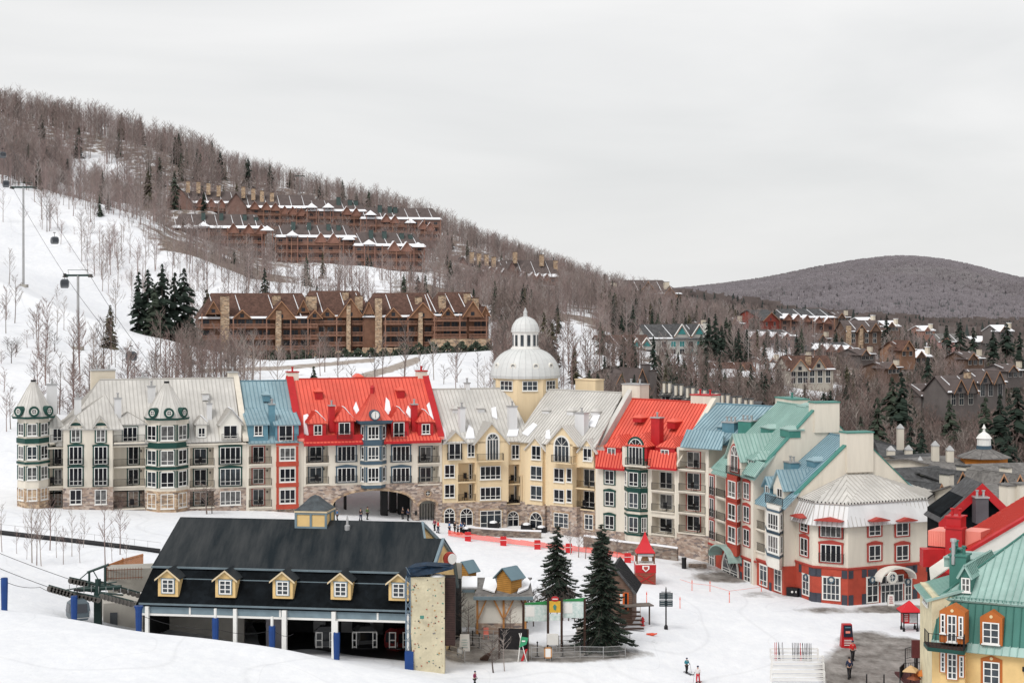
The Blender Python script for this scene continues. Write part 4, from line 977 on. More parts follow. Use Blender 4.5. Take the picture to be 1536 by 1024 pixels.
for xa,xb in ((1066,1089),(1112,1131)):
    za=fa.z((xa+xb)/2,712,.9); zt=za+1.7
    roofpoly(mb,[fa.p(fa.t(xa,.9),za,.9),fa.p(fa.t(xb,.9),za,.9),fa.p(fa.t(xb,.9),zt,-.5),fa.p(fa.t(xa,.9),zt,-.5)],.5)
    mb.build('lower_roof',[turqroof,turqseam],h); mb=MB()
vent(h,fa,1141,1154,641,650,-4.5,turqdk,turqroof); vent(h,fa,1170,1184,643,655,-4.5,turqdk,turqroof); vent(h,fa,1196,1210,609,613,-8.5,turqdk,turqroof)
fs,xy,_=bay(h,fa,[(1088.5,0),(1091,1.0),(1105,1.0),(1110.5,0)],zs,fa.z(1100,713,.8),redbrick,'red_bay')
for y0,y1 in ((720.7,745),(755,779),(789,813)):
    a,b=fa.z(1100,y1,.8),fa.z(1100,y0,.8)
    for f in (fs[1],fs[2]): baywin(h,f,a,b,.78,cols=2)
    bayband(h,xy,a-.55,a-.4,.08,redtrim,'red_band'); bayband(h,xy,b+.25,b+.4,.08,redtrim,'red_band')
for y0,y1 in ((722,749),(757.6,783.6),(792,819)): win(h,fa,1115.5,y0+1,1124.5,y1-1,.04,sur=redtrim,sw=.22,ped=.22)
for y0,y1 in ((710,742),(743.5,775),(777,808)):
    win(h,fa,1064.8,y0+3,1071.2,y1,.04,cols=2,sur=redtrim,sw=.18); mb=MB(); railing(mb,fa,fa.t(1064,.5),fa.t(1072,.5),fa.z(1068,y1,.5),.5,ends=.4); mb.build('balcony_railing',iron,h)
# entrance
win(h,fa,1084,826,1107,869,.1,cols=4,rows=(.35,.66),arch=True,sur=offw,sw=.35,pane=glass3)
tc_=fa.t(1096,.2); hw=(fa.t(1110)-fa.t(1080))/2; z=fa.z(1096,838,.2)
mb=MB(); pr=None
for k in range(11):
    an=math.pi*k/10; p_=fa.p(tc_-hw*math.cos(an),z+1.7*math.sin(an),1.9)
    if pr: mb.ext([pr,p_,p_+Vector((0,0,.14)),pr+Vector((0,0,.14))],Vector((-fa.n.x,-fa.n.y,0))*1.9)
    pr=p_
mb.build('entrance_canopy',turqroof,h)
oculus(h,fa.q(1095,836,.45),(fa.n.x,fa.n.y,0),.55,offw,.3,name='round_emblem',pane=bluetrim)
for x0,x1,y0,y1 in ((1116.5,1126,842,872),): win(h,fa,x0,y0,x1,y1,.1,cols=2,rows=(.25,.75),pane=glass3,sur=offw,sw=.08)
def bandseg(root,f,t0,t1,z0,z1,mat,name='dark_panel',pro=.09):
    if mat is bluetrim: mat=M('charcoal_blue_panel',(.06,.065,.085),.7,.15); c_=(t0+t1)/2; hw_=(t1-t0)/2*.8; t0,t1=c_-hw_,c_+hw_
    mb=MB(); fbox(mb,f,t0,t1,z0,z1,0,pro); mb.build(name,mat,root)
zt_=zs
bandseg(h,fa,0.05,fa.L,zs-.16,zs+.06,redtrim,'red_cornice',.16)
for px in (1112,1128): t=fa.t(px); bandseg(h,fa,t-.5,t+.5,-1,1.1,bluetrim); bandseg(h,fa,t-.5,t+.5,zs-1.3,zs-.3,bluetrim)
mb=MB(); t=fa.t(1074); fbox(mb,fa,.0,t,zb,zs+.02,0,.12); mb.build('stone_pier',stonedk,h)
win(h,fa,1064.5,826,1072,858,.15,cols=2,rows=(.3,.7),pane=glass3)
# ---------------------------------------------------------------- house 8: blue roof, gable and rounded corner pavilion
W2=Fac((1131,214.2),(1176,206)); fa=W2
h=root_for(fa,1200,'hotel_house','cream gabled corner house with blue roof and polygonal pavilion under a pale metal roof')
zE=fa.z(1150,756); zs=fa.z(1150,842); B8=9.6
holes=[balcony(h,fa,1133,y0,1147,y1,0,1.3,None,sur=None,chairs=False) for y0,y1 in ((763,793),(797,826))]
walls(h,fa,1131.2,1176,zE,zb,holes,zs=zs,dep=18,ms=redbrick)
mainroof(h,fa,1132,1176,756,1150,1243,1272,654,1265,(blueroof,blueseam),back=B8,eo=.5)
zr=fa.z(1265,654,-B8)
G8=Fac(fa.xy(1176,.1),Vector(fa.xy(1176,.1))-fa.n*21,xy=True)
mb=MB(); ap=B8+.1; mb.ext([G8.p(0,zb,0),G8.p(2*ap,zb,0),G8.p(2*ap,zE-.2,0),G8.p(ap,zr+.5,0),G8.p(0,zE+.2,0)],Vector((-G8.n.x,-G8.n.y,0))*.7); mb.build('gable_wall',cream,h)
mb=MB()
for a,b in (((0,zE+.2),(ap,zr+.5)),((2*ap,zE-.2),(ap,zr+.5))):
    p0=G8.p(*a,.1); p1=G8.p(*b,.1); mb.ext([p0,p1,p1+Vector((0,0,.14)),p0+Vector((0,0,.14))],Vector((-G8.n.x,-G8.n.y,0))*.95)
mb.build('gable_cap',turqdk,h)
mb=MB(); fbox(mb,G8,-.02,3.2,zb,CZ-(852.6-HY)*204/F,-.5,.08); mb.build('red_base',redbrick,h)
gchim(h,G8,G8.t(1269),G8.t(1308),zr-4,G8.z(1288,649),.35,cream,turqdk)
for x0,x1,y0 in ((1169,1184,690),): chimney(h,fa,1172,1186,693,715,-3.5,1.2,bluepanel,3)
dormer(h,fa,1160,1176,756,727,704,-.6,9,cream,(blueroof,blueseam),'gable',ov=.45); win(h,fa,1166,732,1174,750,-.55,cols=2,pane=glass)
dormer(h,fa,1146,1156,756,727,714,-.5,5,bluepanel,(blueroof,blueseam),'gable'); win(h,fa,1148.5,728,1154.5,744,-.45,cols=2)
mb=MB(); za=fa.z(1140,757,.9); roofpoly(mb,[fa.p(fa.t(1131.5,.9),za,.9),fa.p(fa.t(1149,.9),za,.9),fa.p(fa.t(1149,.9),za+1.4,-.4),fa.p(fa.t(1131.5,.9),za+1.4,-.4)],.5); mb.build('lower_roof',[blueroof,blueseam],h)
mb=MB(); z=fa.z(1160,756,1.3); railing(mb,fa,fa.t(1148,1.4),fa.t(1174,1.4),z,1.4,ends=1.4); mb.build('balcony_railing',iron,h)
vent(h,fa,1210,1222,690,700,-5,bluepanel,blueroof)
fs,xy,_=bay(h,fa,[(1148.5,0),(1151,1.4),(1169,1.4),(1174,0)],zs,fa.z(1160,758,1.2),offw,'white_bay')
for y0,y1 in ((769,793),(802,828)):
    a,b=fa.z(1160,y1,1.2),fa.z(1160,y0,1.2)
    baywin(h,fs[1],a,b,.85,cols=4); baywin(h,fs[2],a,b,.6,cols=1)
    bayband(h,xy,a-.5,a-.2,.14,bluetrim,'blue_band'); bayband(h,xy,b+.2,b+.45,.14,bluetrim,'blue_band')
for x0,x1,y0,y1 in ((1140,1151,847,878),(1162,1172.5,853,886)): win(h,fa,x0,y0,x1,y1,.1,cols=2,rows=(.25,.75),pane=glass3,sur=offw,sw=.08)
bandseg(h,fa,0.05,fa.L,zs-.16,zs+.06,redtrim,'red_cornice',.16)
for px in (1133,1156,1175): t=fa.t(px); bandseg(h,fa,t-.4,t+.4,-1,1.1,bluetrim); 
# polygonal pavilion
pp=[(1180,208.6),(1199,205.2),(1219,202),(1272,200),(1395,205.5),(1409,213)]
XY=[((px-CX)/F*D,D) for px,D in pp]
zw=CZ-(788-HY)*200/F; zk=CZ-(757-HY)*200/F; z3=CZ-(852.6-HY)*200/F; za_=G8.z(1288,710)
faces=[Fac(a,b,xy=True) for a,b in zip(XY[:-1],XY[1:])]
mb=MB(); mb.prism(XY,z3,zw+1.2); mb.build('pavilion_wall',cream,h)
mb=MB(); mb.prism(ring(XY,.05),zb,z3); mb.build('red_base',redbrick,h)
mb=MB(); mb.prism(ring(XY,.16),z3-.12,z3+.08); mb.build('red_cornice',redtrim,h)
R0_=ring(XY,.75); R1_=ring(XY,-.5); R1b=ring(XY,-.25)
mb=MB()
for i in range(len(XY)-1):
    a,b,c,d=R0_[i],R0_[i+1],R1_[i+1],R1_[i]; roofpoly(mb,[(*a,zw-.1),(*b,zw-.1),(*c,zk),(*d,zk)],.6,th=.12)
mb.build('pavilion_skirt_roof',[greyskirt,greyseam],h)
mb=MB(); A0=G8.p(ap-1.6,za_,-.0); A1=G8.p(ap+1.6,za_,-.0)
for i in range(len(XY)-1):
    a,b=R1b[i],R1b[i+1]; Tp=A0 if i<=2 else A1
    roofpoly(mb,[(*a,zk+.02),(*b,zk+.02),Tp],.6,th=.1)
a=R1b[3]; roofpoly(mb,[(*a,zk+.02),A1,A0],.6,th=.1)
mb.build('pavilion_roof',[greyroof,greyseam],h)
mb=MB()
for i in range(len(XY)-1):
    a=Vector(R1b[i]); b=Vector(R1b[i+1]); n=int((b-a).length/.45)
    for k in range(n): q=a+(b-a)*(k/n); mb.box((q.x,q.y,zk+.12),(.12,.12,.16))
mb.build('snow_guards',iron,h); 
fA,fB=faces[2],faces[3]; f0=faces[1]
def pw(f,x0,y0,x1,y1,**k): return win(h,f,x0,y0,x1,y1,.06,**k)
def peddorm(f,x0,x1,ytop):
    t0,t1=f.t(x0),f.t(x1); z=f.z((x0+x1)/2,ytop); mb=MB(); c=(t0+t1)/2
    mb.ext([f.p(t0-.38,z-.24,1.2),f.p(t1+.38,z-.24,1.2),f.p(t1+.5,z-.14,1.2),f.p(c+.05,z+.2,1.2),f.p(c-.05,z+.2,1.2),f.p(t0-.5,z-.14,1.2)],Vector((-f.n.x,-f.n.y,0))*1.6); mb.build('window_hood',redtrim,h)
    mb=MB(); fbox(mb,f,t0-.25,t1+.25,zw-.6,z-.3,-.6,.03); mb.build('window_surround_wall',redtrim,h)
for f,x0,x1,yy in ((f0,1201,1212,((774,797),(806,833))),(fA,1231,1262,((779,805.5),(816,843))),(fB,1303,1321,((779,803),(817,840))),(fB,1344,1362.5,((779,803),(817,840)))):
    peddorm(f,x0,x1,yy[0][0]-2)
    for i,(y0,y1) in enumerate(yy):
        pw(f,x0,y0,x1,y1,cols=4 if x1-x0>25 else 2,rows=() if x1-x0>25 else (.28,),sur=redtrim,sw=.24,ped=.25 if i else 0,pane=glass2 if (i==0 and x1-x0>25) else glass)
        if x1-x0>25:
            mb=MB(); railing(mb,f,f.t(x0-3,.5),f.t(x1+3,.5),f.z((x0+x1)/2,y1+1,.5),.5,ends=.4,h=1.1); mb.build('balcony_railing',iron,h)
for f,x0,x1,y0,y1,c in ((f0,1204,1214,861,892,2),(fA,1234,1260,865,899.5,4),(fB,1300,1317,865,903,2),(fB,1357,1367,868,900,2)):
    pw(f,x0,y0,x1,y1,cols=c,rows=(.28,.66),pane=glass3,sur=offw,sw=.08)
    q=f.q((x0+x1)/2,y0+4,.2); oculus(h,q,(f.n.x,f.n.y,0),.33,bluetrim,.05,name='round_emblem',pane=offw)
pw(fB,1321,875,1354,904,cols=5,rows=(.62,),pane=glass3); pw(fB,1320,862,1355,874.5,cols=4,rows=(),pane=glass,arch=False)
t0,t1=fB.t(1312,.2),fB.t(1364,.2); z=fB.z(1338,868,.2); c=(t0+t1)/2; hw=(t1-t0)/2
mb=MB(); pr=None
for k in range(15):
    an=math.pi*k/14; p_=fB.p(c-hw*math.cos(an),z+1.35*math.sin(an),1.5)
    if pr: mb.ext([pr,p_,p_+Vector((0,0,.22)),pr+Vector((0,0,.22))],Vector((-fB.n.x,-fB.n.y,0))*1.45)
    pr=p_
mb.build('entrance_canopy',offw,h)
q=fB.q(1338.5,866,1.62); oculus(h,q,(fB.n.x,fB.n.y,0),.58,offw,.12,name='round_emblem',pane=bluetrim)
mb=MB(); n_=Vector((fB.n.x,fB.n.y,0)); u=Vector((fB.d.x,fB.d.y,0))
for k in range(12):
    a0,a1=k*math.pi/9,(k+1)*math.pi/9; r0,r1=.12+.02*k,.14+.02*k
    mb.tube(q+n_*.05+u*(r0*math.cos(a0))+Vector((0,0,r0*math.sin(a0))),q+n_*.05+u*(r1*math.cos(a1))+Vector((0,0,r1*math.sin(a1))),.03,n=4)
mb.build('swirl_mark',white,h)
for f,pxs in ((f0,(1201,1216)),(fA,(1221,1228,1267)),(fB,(1276,1296,1372,1392))):
    for px in pxs: t=f.t(px); bandseg(h,f,t-.42,t+.42,-1.2,1.2,bluetrim); bandseg(h,f,t-.42,t+.42,z3-1.15,z3-.25,bluetrim)
bandseg(h,fB,fB.t(1300),fB.t(1317),z3-1.1,z3-.3,bluetrim); bandseg(h,fB,fB.t(1356),fB.t(1374),z3-1.1,z3-.3,bluetrim)
# small blue roof and box on the far side of the gable
mb=MB(); fr=Fac((1308,214),(1400,216)); 
# ================================================================ generic house
def vhouse(name,label,cat,x0,D0,x1,D1,yb,ye,yr,back,wall,roof,gables=(),chims=(),rows=(),cols=(),wcol=(glass,offw),rails=(),snowl=0,r0=None,r1=None,hip=0,group=None,ch_mat=None,eo=.5,trim=None,zdrop=3,ribs=False,dormwin=True,pm=None,snowroof=False,posts=(),wsz=(1.3,1.5)):
    """house given by its front plane (pixels x0..x1 at distances D0..D1); returns root, facade"""
    fa=Fac((x0,D0),(x1,D1)); pc=(x0+x1)/2 if pm is None else pm
    t0,t1=0,fa.L; ze,zb,zr=fa.z(pc,ye),fa.z(pc,yb),fa.z(pc,yr,-back)
    c=fa.p(fa.L/2,zb); r=thing(name,label,cat,c,group)
    mb=MB(); fbox(mb,fa,t0,t1,zb-zdrop,ze,-2*back,0)
    if not hip:
        for t in (t0+.01,t1-.31): mb.ext([fa.p(t,ze-.05,0),fa.p(t,zr-.2,-back),fa.p(t,ze-.05,-2*back)],Vector((fa.d.x,fa.d.y,0))*.3)
    mb.build('wall',wall,r)
    a=r0 if r0 is not None else (back*.8 if hip else 0); b=r1 if r1 is not None else (back*.8 if hip else 0)
    mb=MB(); o=eo; sl=(zr-ze)/back; z_=ze-o*sl
    A=fa.p(t0-o,z_,o); B=fa.p(t1+o,z_,o); Cc=fa.p(t1+o*(not hip)-b,zr,-back); Dd=fa.p(t0-o*(not hip)+a,zr,-back); A2=fa.p(t0-o,z_,-2*back-o); B2=fa.p(t1+o,z_,-2*back-o)
    roofpoly(mb,[A,B,Cc,Dd],.6,ribs=ribs); roofpoly(mb,[A2,B2,Cc,Dd],.6,ribs=False)
    if hip: roofpoly(mb,[A,Dd,A2],.6,ribs=ribs); roofpoly(mb,[B,Cc,B2],.6,ribs=ribs)
    mb.build('roof',list(roof),r)
    if snowroof or snowl:
        mb=MB(); q0=fa.p(t0-o,z_+.12,o); q1=fa.p(t1+o,z_+.12,o); fr_=.16 if snowroof else .06; q2=fa.p(t1+o*.3-(b*fr_ if hip else 0),z_+.12+(zr-z_)*fr_,o-(back+o)*fr_); q3=fa.p(t0-o*.3+(a*fr_ if hip else 0),z_+.12+(zr-z_)*fr_,o-(back+o)*fr_); mb.ext([q0,q1,q2,q3],(0,0,.14)); mb.build('eaves_snow',snowm,r)
    def onroof(t,f,lift=.05): return fa.p(t,ze+(zr-ze)*f+lift,-back*f)
    for gx,gw,gpk,geave,gpro in gables:
        ta,tb=fa.t(gx-gw/2,gpro),fa.t(gx+gw/2,gpro); zp=fa.z(gx,gpk,gpro); zg=fa.z(gx,geave,gpro); tcn=(ta+tb)/2
        depb=gpro+back*min(1,max(.25,(zp-ze)/max(.1,zr-ze)))+.3
        mb=MB(); mb.ext([fa.p(ta,zg-.6,gpro),fa.p(tb,zg-.6,gpro),fa.p(tb,zg,gpro),fa.p(tcn,zp-.1,gpro),fa.p(ta,zg,gpro)],Vector((-fa.n.x,-fa.n.y,0))*(depb-.2)); g=mb.build('gable',trim or wall,r)
        mb=MB(); gable_roof(mb,fa,ta,tb,zg,zp,gpro,depb,ov=.35,ribs=False,front=.45); mb.build('gable_roof',[snowm if snowroof else roof[0],roof[1]],g)
        mb=MB(); sl2=(zp-zg)/((tb-ta)/2)
        for s_ in (-1,1):
            e=tcn+s_*((tb-ta)/2+.35); p0=fa.p(e,zg-.35*sl2-.32,gpro+.47); p1=fa.p(tcn,zp-.32,gpro+.47); mb.ext([p0,p1,p1+Vector((0,0,.3)),p0+Vector((0,0,.3))],Vector((fa.n.x,fa.n.y,0))*.05)
        mb.build('barge_board',M('light_cedar_board',(.47,.25,.14),.8,.1),g)
        if dormwin and gw>14:
            mb=MB(); fbox(mb,fa,tcn-.5,tcn+.5,zg-.2,zg+.8,gpro,gpro+.05); mb.build('window',wcol[0],r)
    for q in chims:
        cx0,cx1,cyt,cyb,co=q[:5]; m_=q[5] if len(q)>5 else (ch_mat or stonelt)
        ta,tb=fa.t(cx0,co),fa.t(cx1,co); mb=MB(); cz1=fa.z((cx0+cx1)/2,cyt,co); cz0=fa.z((cx0+cx1)/2,cyb,co); fbox(mb,fa,ta,tb,cz0,cz1,co-1.6,co); ch=mb.build('chimney',m_,r)
        mb=MB(); fbox(mb,fa,ta-.12,tb+.12,cz1,cz1+.18,co-1.72,co+.12); mb.build('chimney_cap',roof[0] if not isinstance(m_,int) else iron,ch)
    for wy in rows:
        for wx in cols:
            t=fa.t(wx); z=fa.z(pc,wy); hw,hh=wsz[0]/2,wsz[1]/2
            mb=MB(); fbox(mb,fa,t-hw-.09,t+hw+.09,z-hh-.09,z+hh+.09,0,.05,1); fbox(mb,fa,t-hw,t-.04,z-hh,z+hh,.04,.07,0); fbox(mb,fa,t+.04,t+hw,z-hh,z+hh,.04,.07,0); mb.build('window',[random.choice([wcol[0],wcol[0],glass3]),wcol[1]],r)
    for ry,rx0,rx1,pro in rails:
        z=fa.z(pc,ry); ta,tb=fa.t(rx0,pro),fa.t(rx1,pro)
        mb=MB(); fbox(mb,fa,ta,tb,z-.15,z,0,pro); fbox(mb,fa,ta,tb,z+.85,z+1.0,pro-.08,pro); fbox(mb,fa,ta,tb,z+.15,z+.25,pro-.07,pro-.01)
        n=max(2,int((tb-ta)/.35))
        for k in range(n+1): t=ta+(tb-ta)*k/n; fbox(mb,fa,t-.05,t+.05,z,z+.85,pro-.07,pro-.01)
        mb.build('balcony',redbal,r)
    for px_,y0_,pro in posts:
        t=fa.t(px_,pro); mb=MB(); fbox(mb,fa,t-.14,t+.14,zb-zdrop,fa.z(pc,y0_),pro-.28,pro); mb.build('post',redbal,r)
    for k in range(snowl):
        f0_=random.uniform(.05,.3); t=t0+(t1-t0)*(k+.5)/snowl+random.uniform(-1,1); p0=onroof(t,.02,.12); p1=onroof(t-1.2,.9,.12); mb=MB(); mb.tube(p0,p1,.16,.08,5); mb.build('snow_streak',snowm,r)
    return r,fa
redbal=M('red_cedar_balcony',(.37,.20,.14),.8,.12,1)
cedar=M('weathered_cedar_wall',(.25,.13,.085),.85,.15,.8,kind='plank'); cedar2=M('brown_cedar_wall',(.22,.14,.105),.85,.15,.8,kind='plank')
# ================================================================ village houses on the right
black=(blackroof,iron)
def tower_chim(r,px0,px1,yt,D,h=3.2,m=cream):
    c_=(px0+px1)/2; px0,px1=c_-(px1-px0)*.36,c_+(px1-px0)*.36; p0=P(px0,yt+4,D); p1=P(px1,yt+4,D); mb=MB(); w_=p1.x-p0.x; mb.box(((p0.x+p1.x)/2,D+w_/2,p0.z-h/2),(w_,w_,h)); c=mb.build('chimney',m,r)
    mb=MB(); mb.lathe(((p0.x+p1.x)/2,D+w_/2,p0.z),[(w_*.8,0),(w_*.75,.15),(w_*.1,.75)],4,rot=R(45)); mb.build('chimney_cap',tin,c)
VG='houses with dark shingle roofs beyond the square'
r,fa=vhouse('village_house','low dark grey roofed village house directly behind the pale pavilion roof','house',1383,222,1470,226,775,757,697,9,cream,(slate,iron),group=VG,r0=2,pm=1425)
r,fa=vhouse('village_house','village house with long grey shingle roof, teal valley lines and cream chimneys','house',1450,232,1600,236,770,742,694,9,cream,(slatelt,bluetrim),group=VG,chims=((1419,1435,716,748,-1,cream),(1426,1453,723,756,.5,cream)),pm=1500,)
r,fa=vhouse('village_house','grey hip roofed village house behind the turquoise gable with small cupola chimneys','house',1322,262,1400,268,700,685,653,9,cream,(slate,iron),group=VG,hip=1,pm=1360)
for q in ((1345,1358,639),(1330,1345,672),(1357,1371,671)): tower_chim(r,*q,264 if q[2]<650 else 258)
r,fa=vhouse('village_house','small grey roofed village house with white roof edges and two square vents','house',1380,250,1440,254,705,697,678,6,cream,(slate,iron),group=VG,pm=1410)
for q in ((1397,1411,665),(1419,1433,672),(1376,1386,688)): tower_chim(r,*q,249,3)
r,fa=vhouse('village_house','grey roofed village house in front of the orange pavilion','house',1405,246,1455,250,702,695,682,5,cream,(slatelt,bluetrim),group=VG,pm=1430)
r,fa=vhouse('village_house','wide dark roofed house at the right edge behind the orange pavilion','house',1490,255,1600,258,712,706,694,5,cream,(slate,iron),group=VG,pm=1520,chims=())
r,fa=vhouse('village_house','steep dark roofed village house with a small front gable right of the cream corner house','house',1392,214,1432,217,790,745,716,5,cream,(slate,iron),((1408,16,724,742,1),),[(1424,1431,712,735,-1,cream)],group=VG,pm=1410)
r,fa=vhouse('village_house','dark grey steep roofed village house between the cream chimneys and the orange pavilion','house',1425,226,1470,229,760,722,703,5,cream,(slate,bluetrim),((1440,16,706,722,1),(1458,14,707,722,1)),[(1448,1454,700,715,-1,cream)],group=VG,pm=1445)
r,fa=vhouse('village_house','grey steep roofed village house with twin gables right of the orange pavilion','house',1488,222,1545,225,765,728,706,5,offw,(slatelt,bluetrim),((1502,18,709,727,1),(1526,16,710,727,1)),[(1512,1518,702,718,-1,cream)],group=VG,pm=1515)
# black gabled house
D=180; gp=Fac((1408,186),(1510,186)); r=thing('gabled_house','black shingled gable house with deep red fascia boards and a dark metal chimney','house',gp.p(gp.L/2,0),VG)
zp=gp.z(1470,727); zl_=gp.z(1413,770); zr_=gp.z(1512,762); tp=gp.t(1470)
mb=MB(); mb.ext([gp.p(gp.t(1411),-1,0),gp.p(gp.t(1512),-1,0),gp.p(gp.t(1512),zr_,0),gp.p(tp,zp,0),gp.p(gp.t(1411),zl_,0)],Vector((-gp.n.x,-gp.n.y,0))*6); mb.build('wall',blackwall,r)
mb=MB()
for a,b,za,zb_ in ((gp.t(1405),tp,zl_-.8,zp+.3),(gp.t(1516),tp,zr_-.4,zp+.3)): roofpoly(mb,[gp.p(a,za,1.0),gp.p(b,zb_,1.0),gp.p(b,zb_,-6),gp.p(a,za,-6)],1,ribs=False)
mb.build('roof',[slate,iron],r)
mb=MB()
for a,b,za,zb_ in ((gp.t(1405),tp,zl_-.8,zp+.3),(gp.t(1516),tp,zr_-.4,zp+.3)):
    p0,p1=gp.p(a,za,1.05),gp.p(b,zb_,1.05); mb.ext([p0,p1,p1-Vector((0,0,1.1)),p0-Vector((0,0,1.1))],Vector((-gp.n.x,-gp.n.y,0))*.2)
mb.build('fascia_board',redwall,r)
chimney(r,gp,1464,1483,747,785,2.5,1.6,M('dark_metal_cladding',(.10,.09,.10),.5,.1),2)
# grey slab roofs between and right of black gable
r,fa=vhouse('village_house','village house with grey roof slope and pale chimney blocks at the right edge','house',1495,200,1600,204,790,765,722,8,cream,(slatelt,iron),group=VG,pm=1530,chims=((1512,1528,729,760,.3,cream),(1530,1540,727,765,1,cream)))
# orange pavilion with cupola
c=P(1476,690,250); r=thing('octagonal_pavilion','burnt orange octagonal building with grey hip roof and white cupola','pavilion',(c.x,c.y,2))
k=250/F; z=lambda y:CZ-(y-HY)*k
ow=M('bright_orange_wall',(.62,.22,.035),.8,.08)
mb=MB(); mb.lathe((c.x,c.y,-1),[(3.3,0),(3.3,z(684)+1)],8,rot=R(22.5)); mb.build('wall',ow,r)
mb=MB(); spire(mb,(c.x,c.y,z(685)),[(3.9,-.05),(3.8,.1),(1.15,z(673)-z(685))],8,rot=R(22.5),rr=.03,per=1); mb.build('roof',[slatelt,iron],r)
mb=MB(); mb.lathe((c.x,c.y,z(674)),[(1.1,0),(1.1,.6)],8); mb.build('cupola_base',bluetrim,r)
mb=MB(); mb.lathe((c.x,c.y,z(668)),[(1.0,0),(1.0,1.0),(1.15,1.05),(.75,1.6),(.2,2.0),(.15,2.4),(.3,2.5),(.02,3.1)],12); mb.build('cupola',white,r)
# ================================================================ red building on the right
f=Fac((1393,160),(1700,150)); r=thing('red_house','red metal roofed house with salmon coloured panels and white gable wall','house',f.p(8,0))
rb=Fac((1466,165),(1560,157))
mb=MB()
z0,z1=f.z(1420,835,-1),f.z(1420,796,-1); fbox(mb,f,f.t(1396),f.t(1450),-2,z0,-5,-.4); mb.build('wall',redwall,r)
mb=MB(); fbox(mb,f,f.t(1392),f.t(1419),f.z(1405,819),f.z(1405,796),-3,0)
for q in range(8): t=f.t(1392)+.05+q*.22; fbox(mb,f,t,t+.04,f.z(1405,819),f.z(1405,796),0,.05)
mb.build('salmon_panel',salmon,r)
mb=MB(); fbox(mb,f,f.t(1441),f.t(1470),f.z(1455,819),f.z(1455,797),-3,-.2); mb.build('salmon_panel',salmon,r)
chimney(r,f,1419,1441,776,850,.4,1.5,redwall,2,cap=redwall); chimney(r,f,1418,1443,793,860,.7,1.0,redwall,2,cap=redwall)
# long red roof rising to the right (a gable end slope seen from the side) and white wall below it
zA,zB=rb.z(1444,802),rb.z(1560,733)
pa=P(1440,803,170); pb=P(1580,718,178); pc_=P(1580,752,158); pd=P(1452,823,156)
mb=MB(); roofpoly(mb,[pa,pb,pc_,pd],.55,th=.2,ribs=True); mb.build('roof',[redwall,redseam],r)
wl=Fac((1452,155.5),(1580,157.5)); mb=MB(); mb.ext([wl.p(wl.t(1449),-2,0),wl.p(wl.t(1580),-2,0),wl.q(1580,753),wl.q(1450,827)],Vector((-wl.n.x,-wl.n.y,0))*.3); mb.build('gable_wall',white,r)
mb=MB(); mb.ext([wl.q(1446,829,.15),wl.q(1580,750,.15),wl.q(1580,755,.15),wl.q(1446,834,.15)],Vector((-wl.n.x,-wl.n.y,0))*.5); mb.build('fascia_board',redwall,r)
mb=MB(); mb.box(f.q(1400,835,.5),(2.2,1.4,1.6)); mb.build('red_box_sign',redwall,r)
mb=MB(); p0=P(1396,872,147); p1=P(1424,852,153); mb.ext([p0,p1,p1+Vector((.6,3,.6)),p0+Vector((.6,3,.6))],(0,0,.12)); mb.build('lower_roof',offw,r)
# ================================================================ ochre house with green mansard, bottom right
f=Fac((1398,139),(1540,135.5)); r=thing('mansard_house','ochre yellow house with green metal mansard roof and orange window surrounds in the foreground','house',f.p(5,0))
t0=f.t(1398); t1=f.t(1640); ze=f.z(1447,968.5); zk=f.z(1404,896,-.8)
bayf=[Fac(f.xy(1398),f.xy(1411,.9),xy=True),Fac(f.xy(1411,.9),f.xy(1447,1.3),xy=True),Fac(f.xy(1447,1.3),f.xy(1449,0),xy=True)]
mb=MB(); fbox(mb,f,t0,t1,-2,ze,-14,0); mb.build('wall',yellow2,r)
mb=MB(); xyb=[f.xy(1399),f.xy(1411,.8),f.xy(1447,.9),f.xy(1450,0)]; mb.prism(xyb,-2,f.z(1425,977,.5)); mb.build('bay',yellow2,r)
# steep mansard wall
mb=MB(); roofpoly(mb,[f.p(t0-.1,ze-.35,.55),f.p(t1,ze-.35,.55),f.p(t1,ze+.35,.12),f.p(t0,ze+.35,.12)],.6,th=.1); mb.build('skirt_roof',[turqroof,turqseam],r)
mb=MB(); roofpoly(mb,[f.p(t0,ze+.3,.15),f.p(t1,ze+.3,.15),f.p(t1,zk,-.85),f.p(t0+.6,zk,-.85)],.6,th=.1)
roofpoly(mb,[f.p(t0,ze+.3,.15),f.p(t0+.6,zk,-.85),f.p(t0+.6,zk,-13),f.p(t0,ze+.3,-14)],.6,th=.1); mb.build('mansard_wall_roof',[greenwall,M('green_seam',(.02,.12,.095),.5)],r)
# upper roofs
zt=CZ-(790-HY)*150/F
mb=MB(); a=f.p(t0+.3,zk,-.6); b=f.p(t1,zk,-.6); hx=f.t(1545,-6); pk=f.p(hx,zt+1,-9); bk=f.p(t0+.3,zk,-13)
roofpoly(mb,[a,b,f.p(t1,zt+1,-9),pk],.55); roofpoly(mb,[a,pk,bk],.55)
mb.build('upper_roof',[turqroof,turqseam],r)
mb=MB(); 
for p0,p1 in ((a,pk),): mb.tube(p0+Vector((0,0,.08)),p1+Vector((0,0,.08)),.09,n=5)
mb.build('hip_cap',greenwall,r)
mb=MB()
for q in range(40): t=t0+.3+q*.3; p_=f.p(t,zk+.12,-.7); mb.box(p_,(.05,.05,.22))
fbox(mb,f,t0+.3,t1,zk+.22,zk+.25,-.72,-.68); mb.build('snow_guards',greenwall,r)
